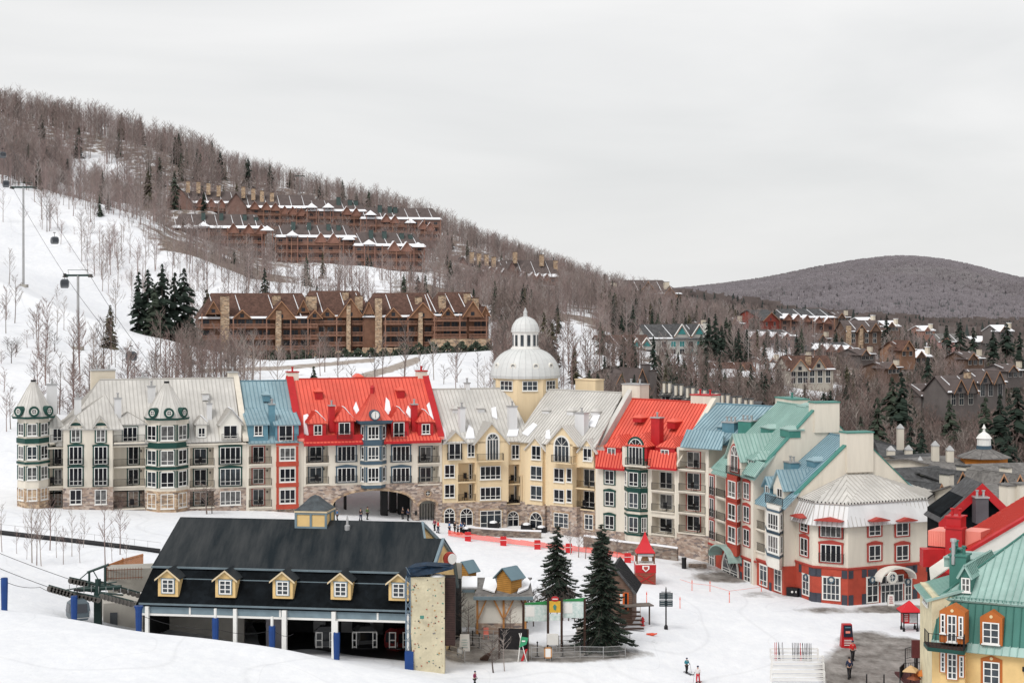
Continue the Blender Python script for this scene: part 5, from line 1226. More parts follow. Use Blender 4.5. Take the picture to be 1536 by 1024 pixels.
# roof dormer
q0,q1=f.t(1439,-1.2),f.t(1457,-1.2); za_,zb_=f.z(1448,892,-1.2),f.z(1448,862,-1.2); zpk=f.z(1448,846,-1.2)
mb=MB(); mb.ext([f.p(q0,za_,-1.2),f.p(q1,za_,-1.2),f.p(q1,zb_,-1.2),f.p((q0+q1)/2,zpk,-1.2),f.p(q0,zb_,-1.2)],Vector((-f.n.x,-f.n.y,0))*9); d=mb.build('dormer',greenwall,r)
mb=MB(); gable_roof(mb,f,q0,q1,zb_,zpk,-1.2,9,ov=.15); mb.build('dormer_roof',[turqroof,turqseam],d)
win(r,f,1442,866,1455.5,887,-1.15,cols=2,rows=(.5,),pane=glass2)
# chimney block and raised flat roof
chimney(r,f,1424,1449,834,890,-2.8,1.5,greenwall,2,cap=greenwall); chimney(r,f,1426,1440,825,850,-4.0,1,greenwall,1,cap=greenwall)
mb=MB(); fbox(mb,f,f.t(1416,-8),f.t(1500,-8),f.z(1450,852,-8),f.z(1450,838,-8),-12,-8); 
for q in range(16): t=f.t(1416,-8)+.3+q*.3; fbox(mb,f,t,t+.05,f.z(1450,852,-8),f.z(1450,838,-8),-8,-7.95)
fbox(mb,f,f.t(1415,-7.9),f.t(1501,-7.9),f.z(1450,838,-8),f.z(1450,836.5,-8),-12.1,-7.8); mb.build('roof_box',turqroof,r)
mb=MB(); roofpoly(mb,[P(1470,836,149),P(1640,760,152),P(1640,800,146),P(1480,858,144)],.8); mb.build('rear_roof',[turqroof,turqseam],r)
mb=MB(); mb.tube(P(1430,846,141),P(1430,812,141),.16,n=8); mb.lathe(P(1430,812,141),[(.26,0),(.26,.25)],8); mb.build('flue',tin,r)
# left lower wing
lw=Fac((1380,146),(1398,139.2)); mb=MB(); fbox(mb,lw,0,lw.L,-2,lw.z(1390,884),-8,0); mb.build('side_wall',M('pale_yellow_render',(.74,.66,.45),.85),r)
mb=MB(); roofpoly(mb,[lw.p(-.3,lw.z(1385,884),.5),lw.p(lw.L+.1,lw.z(1385,884),.5),lw.p(lw.L+.1,lw.z(1385,868),-2.5),lw.p(-.3,lw.z(1385,868),-2.5)],.5); mb.build('side_roof',[turqroof,turqseam],r)
window(r,lw,lw.t(1386),lw.t(1393),lw.z(1390,906),lw.z(1390,888),.03,cols=2,rows=(.5,))
# bay windows and surrounds
def orange_win(x0,y0,x1,y1,o,cols,rows,sx0,sy0,sx1,sy1,pk,f_=f,nm='window'):
    ta,tb=f_.t(sx0,o),f_.t(sx1,o); c=(sx0+sx1)/2; za,zb=f_.z(c,sy1,o),f_.z(c,sy0,o); tm=(ta+tb)/2
    mb=MB(); mb.ext([f_.p(ta,za,o),f_.p(tb,za,o),f_.p(tb,zb,o),f_.p(tm,zb+pk,o),f_.p(ta,zb,o)],Vector((-f_.n.x,-f_.n.y,0))*1.3); s_=mb.build('window_surround',orange,r)
    mb=MB(); q=f_.p(tm,zb+pk*.15,o); mb.tube(q,q+Vector((f_.n.x,f_.n.y,0))*.05,.13,n=10); mb.build('medallion',M('cream_medallion',(.75,.6,.35),.7),s_)
    win(r,f_,x0,y0,x1,y1,o+.02,cols=cols,rows=rows,pane=glass3,fw=.09)
orange_win(1474,933,1499,965,.35,2,(.33,.66),1470,926,1503.5,967,.55)
orange_win(1421,922,1435,962,1.45,2,(.33,.66),1409,917,1447.5,964,.55)
win(r,f,1411,920,1418,949,1.48,cols=1,rows=(.33,.66),pane=glass); win(r,f,1438,924,1445,955,1.48,cols=1,rows=(.33,.66),pane=glass3)
orange_win(1475,992,1499.5,1035,.04,2,(.25,.5,.75),1471,988,1503.5,1036,.3)
for x0,x1,y0,y1 in ((1411,1418,977,1007),(1421,1436,979,1018),(1439,1446,983,1015)): win(r,f,x0,y0,x1,y1,1.0,cols=1 if x1-x0<10 else 2,rows=(.25,.5,.75),pane=glass3,sur=orange,sw=.08)
# balcony
zd=f.z(1420,968,1.5)
mb=MB(); dk=[f.xy(1386,.6),f.xy(1392,2.4),f.xy(1446,2.7),f.xy(1450,.3)]; mb.prism(dk,zd-.3,zd); bl=mb.build('balcony_deck',wooddk,r)
mb=MB()
for a,b in zip(dk[:-1],dk[1:]): ff=Fac(a,b,xy=True); railing(mb,ff,0,ff.L,zd,-.05,h=1.05,sp=.3)
mb.build('balcony_railing',iron,bl)
mb=MB(); ff=Fac(dk[0],dk[1],xy=True); 
for a,b in zip(dk[:-1],dk[1:]): ff=Fac(a,b,xy=True); fbox(mb,ff,0,ff.L,zd-.35,zd-.05,-.02,.04)
mb.build('deck_fascia',green,bl)
for px_,y_ in ((1406,975),(1536,1003)): mb=MB(); q=f.q(px_,y_,.2); mb.box(q,(.22,.22,.35)); mb.build('wall_lamp',iron,r)
# ================================================================ helper: distance at which the ground shows at a pixel
def GD(px,py,d0=100,d1=262):
    best=None; D=d0; prev=None
    while D<d1:
        y=HY+(CZ-HP(px,D))/D*F; 
        if prev is not None and (prev-py)*(y-py)<=0: return D
        prev=y; D*=1.004
    return d1
def gpos(px,py,d0=145,d1=262): D=GD(px,py,d0,d1); return GP(px,D)
# ================================================================ gondola station
f=Fac((212,156),(640,152)); st=thing('lift_station','long lift station with black shingle gambrel roof, five ochre dormers and white posts','lift station',f.p(f.L/2,3))
ze=f.z(212,905); zk=11.15; zr=CZ-(775-HY)*166/F; bk=10.2; kb=1.6
t0=0; t1=f.t(636); tm=f.t(613); tr1=f.t(632,-bk)
mb=MB(); A=f.p(-.3,ze,.6); B=f.p(t1+.2,ze,.6); C=f.p(t1+.2,zk,-kb); D_=f.p(.5,zk,-kb)
roofpoly(mb,[A,B,C,D_],1,ribs=False,th=.25); mb.build('lower_roof',blackwall,st)
mb=MB(); hl=f.t(273,-bk); roofpoly(mb,[D_,C,f.p(tr1,zr,-bk),f.p(hl,zr,-bk)],1,ribs=False,th=.2)
roofpoly(mb,[f.p(.5,zk,-2*bk),f.p(tr1,zk,-2*bk),f.p(tr1,zr,-bk),f.p(hl,zr,-bk)],1,ribs=False); roofpoly(mb,[D_,f.p(hl,zr,-bk),f.p(.5,zk,-2*bk)],1,ribs=False); mb.build('roof',blackroof,st)
mb=MB(); fbox(mb,f,.4,t1+.2,zk-.02,zk+.12,-kb-.05,-kb+.25); fbox(mb,f,1.2,t1,zk-.9,zk-.82,-kb+.35,-kb+.65); fbox(mb,f,0,t1,ze+.05,ze+.2,.5,.68); mb.build('roof_edge_flashing',M('blue_grey_flashing',(.16,.21,.24),.5),st)
# right front roof extension with gambrel gable
ext=f.t(655,-6); zx=CZ-(803-HY)*161/F; e2=f.t(663,-6)
mb=MB(); roofpoly(mb,[f.p(t1-3,zk,-kb),f.p(e2-.6,zk,-kb),f.p(e2,zx,-7.2),f.p(t1-3,zx,-7.2)],1,ribs=False); roofpoly(mb,[f.p(t1-3,zx,-7.2),f.p(e2,zx,-7.2),f.p(e2,zk,-12.5),f.p(t1-3,zk,-12.5)],1,ribs=False)
roofpoly(mb,[f.p(e2,zk,-12.5),f.p(t1-3,zk,-12.5),f.p(t1-3,ze,-14.5),f.p(e2,ze,-14.5)],1,ribs=False); mb.build('side_roof',blackroof,st)
mb=MB(); x=e2-.5; mb.ext([f.p(x,2,-.2),f.p(x,ze+.3,-.2),f.p(x,zk-.1,-kb-.3),f.p(x,zx-.25,-7.2),f.p(x,zk-.1,-12.3),f.p(x,ze,-14),f.p(x,2,-14)],Vector((f.d.x,f.d.y,0))*.25); mb.build('gable_wall',yellow2,st)
mb=MB(); u=Vector((f.d.x,f.d.y,0))
for a,b in (((-.2+.3,ze),(-kb,zk)),((-kb,zk),(-7.2,zx)),((-7.2,zx),(-12.5,zk)),((-12.5,zk),(-14.5,ze))):
    p0=f.p(e2-.25,a[1]+.05,a[0]); p1=f.p(e2-.25,b[1]+.05,b[0]); mb.ext([p0,p1,p1-Vector((0,0,.4)),p0-Vector((0,0,.4))],u*.25)
mb.build('barge_board',M('blue_grey_trim',(.20,.27,.31),.6),st); bgt=MATS['blue_grey_trim']
mb=MB(); mb.poly([f.p(tr1-.02,ze,-bk),f.p(tr1-.02,zr-.12,-bk),f.p(tr1-.02,zk-.1,-2*bk),f.p(tr1-.02,ze,-2*bk)]); mb.poly([f.p(t1+.1,ze,-kb),f.p(t1+.1,zk-.12,-kb),f.p(tr1-.02,zr-.12,-bk),f.p(tr1-.02,ze,-bk)]); mb.build('gable_wall',yellow2,st)
mb=MB(); 
for a,b in (((t1+.15,-kb,zk+.03),(tr1,-bk,zr+.04)),((tr1,-bk,zr+.04),(tr1,-2*bk,zk+.03))):
    p0=f.p(a[0],a[2],a[1]); p1=f.p(b[0],b[2],b[1]); mb.ext([p0,p1,p1-Vector((0,0,.38)),p0-Vector((0,0,.38))],u*.2)
mb.build('barge_board',bgt,st)
q=P(674,837,158.6); mb=MB(); sd=Vector((1,-.15,0)).normalized(); mb.tube(q,q+Vector((.1,-.25,0)),.62,n=16); sg=mb.build('round_sign',redtrim,st); mb=MB(); mb.tube(q+Vector((.25,-.3,.0)),q+Vector((.3,-.36,0)),.48,n=16); mb.build('sign_face',white,sg)
for i,cx in enumerate((252,338,424,511,598)):
    dy=i*1.6; x0,x1=cx-15,cx+15
    t0_,t1_=f.t(x0,.35),f.t(x1,.35); a,b,c=f.z(cx,894+dy,.35),f.z(cx,864+dy,.35),f.z(cx,852+dy,.35)
    mb=MB(); mb.ext([f.p(t0_,a,.35),f.p(t1_,a,.35),f.p(t1_,b,.35),f.p((t0_+t1_)/2,c-.1,.35),f.p(t0_,b,.35)],Vector((-f.n.x,-f.n.y,0))*2.5); d=mb.build('dormer',yellow2,st)
    mb=MB(); gable_roof(mb,f,t0_,t1_,b,c,.35,2.5,ov=.22,ribs=False,front=.2); mb.build('dormer_roof',blackroof,d)
    mb=MB()
    sl=(c-b)/((t1_-t0_)/2); tc_=(t0_+t1_)/2
    for s_ in (-1,1):
        e=tc_+s_*((t1_-t0_)/2+.24); p0=f.p(e,b-.24*sl-.22,.57); p1=f.p(tc_,c-.2,.57); mb.ext([p0,p1,p1+Vector((0,0,.16)),p0+Vector((0,0,.16))],Vector((f.n.x,f.n.y,0))*.06)
    mb.build('dormer_trim',M('cream_board',(.72,.58,.38),.7),d)
    win(st,f,cx-9,868+dy,cx+9,889+dy,.38,cols=2,rows=(.34,.67),pane=glass3,sur=bgt,sw=.08)
# eaves beam and posts
mb=MB(); fbox(mb,f,0,f.t(612),ze-.75,ze-.05,.0,.35); fbox(mb,f,0,f.t(612),ze-.85,ze-.12,-.2,-.02); bm=mb.build('eaves_beam',bgt,st)
mb=MB(); fbox(mb,f,0,f.t(612),ze-.95,ze-.76,-.1,.38); mb.build('beam_flange',white,bm)
for px,w in ((221,.32),(353,.32),(427,.4),(501,.36),(612,.2)):
    t=f.t(px,.5); g=f.p(t,0,.5); mb=MB(); fbox(mb,f,t-w/2,t+w/2,H(g.x,g.y)-.5,ze-.1,.36,.36+w); mb.build('post',white,st)
for px in (287,422,568):
    t=f.t(px); mb=MB(); fbox(mb,f,t-.08,t+.08,ze-.76,ze-.1,.36,.42); mb.build('beam_bracket',white,st)
# interior
zf=2.5
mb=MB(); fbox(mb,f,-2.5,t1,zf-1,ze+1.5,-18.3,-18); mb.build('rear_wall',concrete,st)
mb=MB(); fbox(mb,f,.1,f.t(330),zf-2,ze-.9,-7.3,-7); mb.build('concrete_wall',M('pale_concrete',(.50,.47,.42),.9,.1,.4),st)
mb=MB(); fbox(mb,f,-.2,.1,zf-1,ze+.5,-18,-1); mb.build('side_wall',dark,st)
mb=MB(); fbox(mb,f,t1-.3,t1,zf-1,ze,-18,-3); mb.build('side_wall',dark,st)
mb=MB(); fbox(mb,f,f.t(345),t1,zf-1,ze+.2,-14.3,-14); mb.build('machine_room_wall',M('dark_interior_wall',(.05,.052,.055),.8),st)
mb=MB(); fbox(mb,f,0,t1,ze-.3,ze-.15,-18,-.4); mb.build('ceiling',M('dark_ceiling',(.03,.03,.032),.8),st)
mb=MB(); fbox(mb,f,.2,t1,zf-.6,zf+.7,-18,-2.5); mb.build('platform',M('dark_platform_floor',(.03,.03,.032),.6),st)  # platform in one even dark grey
mb=MB(); fbox(mb,f,f.t(399,-6),f.t(427,-6),3.2,ze-1.05,-6.2,-6); mb.build('partition_panel',M('lavender_grey_panel',(.36,.34,.36),.7),st)
for x0,x1,y0,y1 in ((470,490,928,953),(512,528,930,948),(555,575,932,958)):
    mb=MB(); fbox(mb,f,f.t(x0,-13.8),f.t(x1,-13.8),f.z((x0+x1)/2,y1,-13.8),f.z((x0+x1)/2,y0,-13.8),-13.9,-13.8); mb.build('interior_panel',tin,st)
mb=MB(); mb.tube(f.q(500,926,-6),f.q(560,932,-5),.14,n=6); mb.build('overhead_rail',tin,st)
# cupola
c=f.p(f.t(472.5,-bk),0,-bk); zc0=CZ-(786-HY)*166/F; zc1=CZ-(760-HY)*166/F; zc2=CZ-(738-HY)*166/F; hw=1.45; rz=math.atan2(f.d.y,f.d.x)
mb=MB(); mb.box((c.x,c.y,(zc0+zc1)/2-.3),(2*hw,2*hw,zc1-zc0+.6),rz); cu=mb.build('cupola',yellow2,st)
mb=MB(); 
for sx in (-1,0,1):
    for sy in (-1,1):
        v=Matrix.Rotation(rz,3,'Z')@Vector((sx*hw,sy*(hw+.02),0)); mb.box((c.x+v.x,c.y+v.y,(zc0+zc1)/2-.2),(.2,.14,zc1-zc0+.4),rz)
for sx in (-1,1):
    v=Matrix.Rotation(rz,3,'Z')@Vector((sx*(hw+.02),0,0)); mb.box((c.x+v.x,c.y+v.y,(zc0+zc1)/2-.2),(.14,.2,zc1-zc0+.4),rz)
mb.box((c.x,c.y,zc1-.15),(2*hw+.16,2*hw+.16,.28),rz); mb.box((c.x,c.y,zc0+.1),(2*hw+.2,2*hw+.2,.3),rz); mb.build('cupola_trim',bgt,cu)
mb=MB(); mb.lathe((c.x,c.y,zc1),[(2.2,0),(2.15,.12),(1.3,.65),(.5,1.25),(.05,zc2-zc1)],4,rot=rz+R(45)); mb.build('cupola_roof',M('weathered_cupola_roof',(.085,.10,.11),.7,.25,1.5),cu)
mb=MB(); mb.lathe((c.x,c.y,zc1-.02),[(2.24,-.1),(2.24,.05)],4,rot=rz+R(45)); mb.build('cupola_eaves',MATS['cream_board'],cu)
q=P(521,796,162); mb=MB(); mb.lathe(q,[(.28,0),(.28,.5),(.14,.6),(.1,1.1),(.03,1.5)],8); mb.build('vent_pipe',tin,st)
# ================================================================ blue padded posts
padp=None
for px,y0,y1,ex,lab in ((6.5,866,909,0,'blue padded post at the left edge of the snow slope'),(111,893,932,0,'blue padded post in front of the lift cabin'),(208,908,946,0,'blue padded post beside the left corner of the station'),(323,926,958,.8,'blue padded post with pale top between the first two white posts'),(408,938,971,.8,'blue padded post in front of the grey partition panel'),(505,948,988,1.0,'tallest blue padded post in front of the station gondolas')):
    D=151 if px>50 else 140
    if px==111: D=150
    z1=CZ-(y0-HY)*D/F; g=GP(px,D); t=thing('padded_post',lab,'post',g,'blue padded posts below the lift line')
    mb=MB(); mb.lathe(g,[(.26,-.4),(.26,.3),(.3,z1-g.z-.4),(.42 if px==208 else .28,z1-g.z)],8); mb.build('padding',padblue,t)
    mb=MB(); mb.tube(g,(g.x,g.y,z1+ex),.13,n=8); mb.build('post',white,t)
# ================================================================ gondola cabins
cabw=M('cabin_shell',(.20,.205,.215),.4,.05); cabd=M('cabin_glass',(.03,.035,.045),.15,.1,spec=.6); cabr=M('cabin_red',(.28,.04,.04),.4)
def cabin(loc,rz,label,group,hang=3.0,shell=None,s=1.0,door=None):
    t=thing('gondola_cabin',label,'gondola cabin',loc,group); t.rotation_euler.z=0
    L0=Vector(loc)
    def tf(p): v=Matrix.Rotation(rz,3,'Z')@Vector(p); return tuple(L0+v*s)
    mb=MB(); pr=[(.75,0),(.95,.35),(1.0,.95),(.9,1.7),(.55,2.05)]
    for (r0,z0),(r1,z1) in zip(pr[:-1],pr[1:]):
        a=[(-r0,-r0*.85,z0),(r0,-r0*.85,z0),(r0,r0*.85,z0),(-r0,r0*.85,z0)]; b=[(-r1,-r1*.85,z1),(r1,-r1*.85,z1),(r1,r1*.85,z1),(-r1,r1*.85,z1)]
        mb.hexa([tf(p) for p in a]+[tf(p) for p in b])
    mb.build('cabin_body',shell or cabw,t)
    mb=MB()
    for z0,z1,r in ((.8,1.65,1.0),):
        for sx,sy,w in ((0,-1,.72),(0,1,.72)):
            a=tf((-w,sy*.89,z0)); b=tf((w,sy*.89,z0)); c=tf((w*.95,sy*.83,z1)); d=tf((-w*.95,sy*.83,z1)); mb.poly([a,b,c,d] if sy<0 else [b,a,d,c])
        for sx in (-1,1):
            a=tf((sx*1.03,-.6,z0)); b=tf((sx*1.03,.6,z0)); c=tf((sx*.95,.55,z1)); d=tf((sx*.95,-.55,z1)); mb.poly([a,b,c,d])
    mb.build('window',cabd,t)
    mb=MB(); mb.tube(tf((0,0,2.0)),tf((0,.25,2.6)),.06,n=5); mb.tube(tf((0,.25,2.6)),tf((0,.25,hang)),.06,n=5); mb.box(tf((0,.25,hang)),(.7*s,.2*s,.2*s),rz); mb.build('hanger',iron,t)
    mb=MB(); mb.tube(tf((-.9,-.9,.3)),tf((-.9,-.9,.95)),.04,n=4); mb.tube(tf((.9,-.9,.3)),tf((.9,-.9,.95)),.04,n=4); mb.tube(tf((-.9,-.9,.3)),tf((.9,-.9,.3)),.04,n=4); mb.build('ski_rack',tin,t)
    return t
for px,py,D,rz,sh,lab in ((489,971,161,0,cabw,'gondola cabin with white door frames parked nearest the tall blue post'),(547,970,163,.4,None,'gondola cabin parked in the middle of the station bay'),(597,974,160,.8,cabr,'gondola cabin with red lower panel parked beside the climbing wall')):
    cabin(P(px,py,D),rz,lab,'gondola cabins parked in the station',shell=sh)
for px in (489,547,599):
    D=157.5; q=P(px,972,D); t=thing('white_gate_frame',{489:'white double gate frame standing at the left cabin',547:'white gate frame with open middle standing at the centre cabin',599:'white gate frame standing at the right cabin'}[px],'gate',q,'white loading gates'); mb=MB()
    for s0 in ((-.9,-.35),(.35,.9)) if px!=547 else ((-1.1,-.75),(.75,1.1)):
        for x in s0: mb.box((q.x+x,q.y,q.z+.75),(.09,.09,1.5))
        for z in (.15,.75,1.45): mb.box((q.x+sum(s0)/2,q.y,q.z+z),(s0[1]-s0[0]+.09,.08,.09))
    if px==547: mb.box((q.x,q.y,q.z+1.5),(2.2,.08,.08))
    mb.build('gate_frame',white,t)
    mb=MB(); mb.box((q.x,q.y,q.z+.03),(2.4,.5,.06)); mb.build('base_plate',iron,t)
# ================================================================ climbing wall tower
D=150; q0=P(615,865,D); q1=P(667,865,D); zb_=CZ-(1004-HY)*D/F
cw=thing('climbing_wall','tall beige artificial climbing wall tower dotted with coloured holds','climbing wall',(q0.x+1.5,D,zb_))
wallm=M('beige_climbing_panel',(.66,.59,.42),.9,.14,.5,bump=.4)
nx,nz=9,22; mb=MB(); W=q1.x-q0.x; Hh=q0.z-zb_+.5
def cwp(i,j):
    u=i/nx; v=j/nz; x0=q0.x+.33*max(0,1-v*1.7)*1.0; x=x0+(q1.x-x0)*u; y=D-.25*math.sin(v*5+u*2)-.12*math.sin(u*7+v*9)-(0 if v<.55 else .2*(v-.55)*3)
    return (x,y,zb_-.5+Hh*v)
for i in range(nx):
    for j in range(nz): mb.poly([cwp(i,j),cwp(i+1,j),cwp(i+1,j+1),cwp(i,j+1)])
for j in range(nz):
    a,b=cwp(nx,j),cwp(nx,j+1); mb.poly([a,(a[0],D+1.5,a[2]),(b[0],D+1.5,b[2]),b])
    a,b=cwp(0,j),cwp(0,j+1); mb.poly([(a[0],D+.5,a[2]),a,b,(b[0],D+.5,b[2])])
mb.poly([cwp(0,nz),cwp(nx,nz),(q1.x,D+1.5,q0.z),(q0.x,D+1.5,q0.z)]); mb.build('climbing_panel',wallm,cw)
hm=[M('hold_'+n,c,.6) for n,c in (('red',(.42,.12,.08)),('teal',(.08,.25,.2)),('black',(.06,.06,.06)),('orange',(.5,.28,.10)),('grey',(.2,.2,.22)))]
hmesh=[]
for m in hm:
    me=bpy.data.meshes.new('climbing_hold'); b_=bmesh.new(); bmesh.ops.create_icosphere(b_,subdivisions=1,radius=1); b_.to_mesh(me); b_.free(); me.materials.append(m); hmesh.append(me)
off=WP[cw.name]
for k in range(96):
    i,j=random.random()*nx,2+random.random()*(nz-2.5); p_=Vector(cwp(i,j)); o=bpy.data.objects.new('climbing_hold',random.choice(hmesh)); COL.objects.link(o); o.parent=cw; o.location=p_-off+Vector((0,-.02,0)); s_=random.uniform(.03,.07); o.scale=(s_*1.3,s_*.8,s_)
p_=P(633,925,D-.5); mb=MB(); mb.box(p_,(.34,.15,.26)); mb.build('large_hold',hm[1],cw)
mb=MB(); a=P(667,866,D+.4); mb.box((a.x+.45,D+1.2,(a.z+zb_+2)/2),(.9,1.6,a.z-zb_-2)); mb.build('brown_side_wall',M('dark_brown_cladding',(.055,.028,.024),.8,.2,2,kind='plank'),cw)
mb=MB(); xs=(q0.x-.35,q0.x+.02)
zt_=q0.z
for x in xs: mb.tube((x,D-.1,zb_),(x,D-.1,zt_),.05,n=5); mb.tube((x,D+.7,zb_),(x,D+.7,zt_),.04,n=5)
for k in range(9):
    z=zb_+1.5+k*.75; mb.tube((xs[0],D-.1,z),(xs[1],D-.1,z+.75),.03,n=4); mb.tube((xs[1],D-.1,z+.75),(xs[0],D-.1,z+1.4),.03,n=4)
mb.build('steel_truss',M('blue_steel',(.16,.22,.28),.5),cw)
mb=MB(); x0=P(608,975,D).x; mb.box(((x0+q0.x+.3)/2,D-.15,zb_+.75),(q0.x+.35-x0,.6,1.8)); mb.build('blue_mat',padblue,cw)
mb=MB(); cz=P(640,858,D).z
for (a,b,h) in (((610,862),(670,866),0),((612,852),(676,847),0)):
    p0,p1=P(*a,D-.3),P(*b,D+.8); mb.tube(p0,p1,.07,n=5)
pts=[(612,866),(610,856),(622,850),(640,848),(672,850),(680,853),(660,858),(640,862)]
mb.ext([P(x,y,D-.1+((i%3)*.25)) for i,(x,y) in enumerate(pts)],(0,1.6,.1)); mb.build('blue_canopy',M('dark_blue_tarpaulin',(.010,.035,.075),.7,.3,2),cw)
q=P(655,866,D+.6); mb=MB(); mb.lathe(q,[(.75,0),(.7,.15),(.35,.32),(.02,.36)],14); mb.build('snow_cap',snowm,cw)
# ================================================================ timbered ski hut with two cupola dormers
f=Fac((712,170),(796,170)); hb=thing('timbered_hut','low white walled hut with orange timber braces, snowy grey roof and small blue cupola','hut',f.p(2,2.5))
zg=2.0; zt=f.z(750,893); 
mb=MB(); fbox(mb,f,f.t(684,-3.5),f.t(788),zg,zt,-8,-3.5); fbox(mb,f,f.t(714),f.t(789),zg,zt,-8,0); mb.build('wall',offw,hb)
mb=MB(); fbox(mb,f,f.t(713),f.t(790),zg,f.z(750,934),0,.06); mb.build('stone_base',stone,hb)
for px in (716,755.5,788): t=f.t(px); mb=MB(); fbox(mb,f,t-.1,t+.1,zg,zt,.05,.2); mb.build('timber_post',woodlt,hb)
for a,b in (((716,930),(732,893)),((738,893),(754,926)),((757,926),(773,893)),((778,893),(790,915))):
    p0,p1=f.q(*a,.25),f.q(*b,.25); mb=MB(); mb.tube(p0,p1,.1,n=4); mb.build('timber_brace',woodlt if b[0]!=790 else wood,hb)
zr=CZ-(866-HY)*175.5/F
mb=MB(); roofpoly(mb,[f.p(f.t(710,.6),zt,.6),f.p(f.t(800,.6),zt,.6),f.p(f.t(795,-5),zr,-5),f.p(f.t(722,-5),zr,-5)],1,ribs=False); roofpoly(mb,[f.p(f.t(680,-3),zt+.1,-3),f.p(f.t(722,-3),zt+.1,-3),f.p(f.t(722,-5),zr,-5),f.p(f.t(692,-5),zr,-5)],1,ribs=False)
roofpoly(mb,[f.p(f.t(680,-3),zt,-11),f.p(f.t(800,.6),zt,-11),f.p(f.t(795,-5),zr,-5),f.p(f.t(692,-5),zr,-5)],1,ribs=False); mb.build('roof',slatelt,hb)
mb=MB(); fbox(mb,f,f.t(710,.6),f.t(800,.6),zt-.3,zt+.02,.55,.7); fbox(mb,f,f.t(680,-3),f.t(712,-3),zt-.2,zt+.1,-3.1,-2.95); mb.build('roof_fascia',bgt,hb)
def onr(px,v): # point on the front roof slope
    o=.6-5.6*v; return f.p(f.t(px,o),zt+(zr-zt)*v+.1,o)
for pts in (((724,.35),(742,.15),(746,.5),(742,.95),(728,.95)),((776,.1),(792,.35),(796,.7),(790,.98),(780,.6))):
    q=[onr(*p_) for p_ in pts]; mb=MB(); mb.ext(q,(0,0,.14)); mb.build('roof_snow',snowm,hb)
mb=MB(); mb.ext([f.p(f.t(686,-3.2),zt+.2,-3.2),f.p(f.t(716,-3.2),zt+.2,-3.2),f.p(f.t(716,-5),zr+.1,-5),f.p(f.t(694,-5),zr+.1,-5)],(0,0,.16)); mb.build('roof_snow',snowm,hb)
def cupdorm(px,py,D,w,lab=None):
    c=P(px,py,D); rz=R(-38); mb=MB(); mb.box((c.x,c.y,c.z-.1),(w,w,1.7),rz); cd=mb.build('cupola_dormer',M('orange_clapboard',(.58,.29,.07),.8,.1,2,kind='plank'),hb)
    mb=MB(); Rm=Matrix.Rotation(rz,3,'Z')
    def g(x,y,z): return c+Rm@Vector((x,y,z))
    e=w/2+.28
    for s_ in (-1,1):
        a=[g(s_*e,-e,.45),g(0,-e,1.55),g(0,e,1.55),g(s_*e,e,.45)]; n=(a[1]-a[0]).cross(a[3]-a[0]).normalized(); n=n if n.z>0 else -n; mb.ext(a,n*.1)
    mb.build('cupola_roof',M('blue_grey_metal',(.14,.22,.26),.4,.05),cd)
    mb=MB(); mb.poly([g(-w/2+.02,-w/2-.01,.7),g(w/2-.02,-w/2-.01,.7),g(0,-w/2-.01,1.5)]); mb.build('cupola_gable',MATS['orange_clapboard'],cd)
cupdorm(764,874,171.5,1.75); cupdorm(701,864,176,1.3)
# ================================================================ kiosk hut behind the spruce
f=Fac((898,179),(951,178.4)); kh=thing('ski_hut','dark roofed wooden hut with bright orange doorway behind the large spruce','hut',f.p(2,2))
ze_=f.z(940,884); zp=f.z(925,846); mb=MB(); fbox(mb,f,0,f.L-.2,.5,ze_,-5,0); mb.ext([f.p(0,ze_,0),f.p(f.L-.2,ze_,0),f.p(f.L*.45,zp-.15,0)],Vector((-f.n.x,-f.n.y,0))*5); mb.build('wall',cedar2,kh)
mb=MB(); tc_=f.L*.45
roofpoly(mb,[f.p(-.4,ze_-.3,.5),f.p(tc_,zp,.5),f.p(tc_,zp,-5.5),f.p(-.4,ze_-.3,-5.5)],1,ribs=False); roofpoly(mb,[f.p(f.L+.3,ze_-.3,.5),f.p(tc_,zp,.5),f.p(tc_,zp,-5.5),f.p(f.L+.3,ze_-.3,-5.5)],.6,th=.21); mb.build('roof',[slate,iron],kh)
mb=MB(); fbox(mb,f,f.t(929),f.t(943),f.z(936,914),f.z(936,888),0,.06); mb.build('orange_door',M('bright_orange_paint',(.75,.14,.02),.6),kh)
mb=MB(); fbox(mb,f,f.t(937),f.t(941),f.z(936,914),f.z(936,889),.06,.09); mb.build('door_gap_shade',dark,kh)  # dark strip on the door face painted as the shade inside a gap
mb=MB(); fbox(mb,f,f.t(930),f.t(934),f.z(936,905),f.z(936,890),.065,.095); mb.build('notice',white,kh)
# timber platform steps
q=gpos(945,946,150,190); tp=thing('timber_steps','stack of dark timber steps beside the spruce','steps',q)
for k in range(5): mb=MB(); mb.box((q.x-.2+.05*k,q.y+.55*k,q.z+.15+.32*k),(3.2-.2*k,.45,.1),.1); mb.build('step',wooddk,tp)
mb=MB(); mb.box((q.x+.7,q.y+3,q.z+2.0),(3.6,1.6,.12),.25); mb.build('platform',M('grey_timber',(.2,.17,.15),.9,.15,2,kind='plank'),tp)
for s_ in (-1,1): mb=MB(); mb.box((q.x+.7+1.5*s_,q.y+3,q.z+1),(.15,.15,2)); mb.build('post',wooddk,tp)
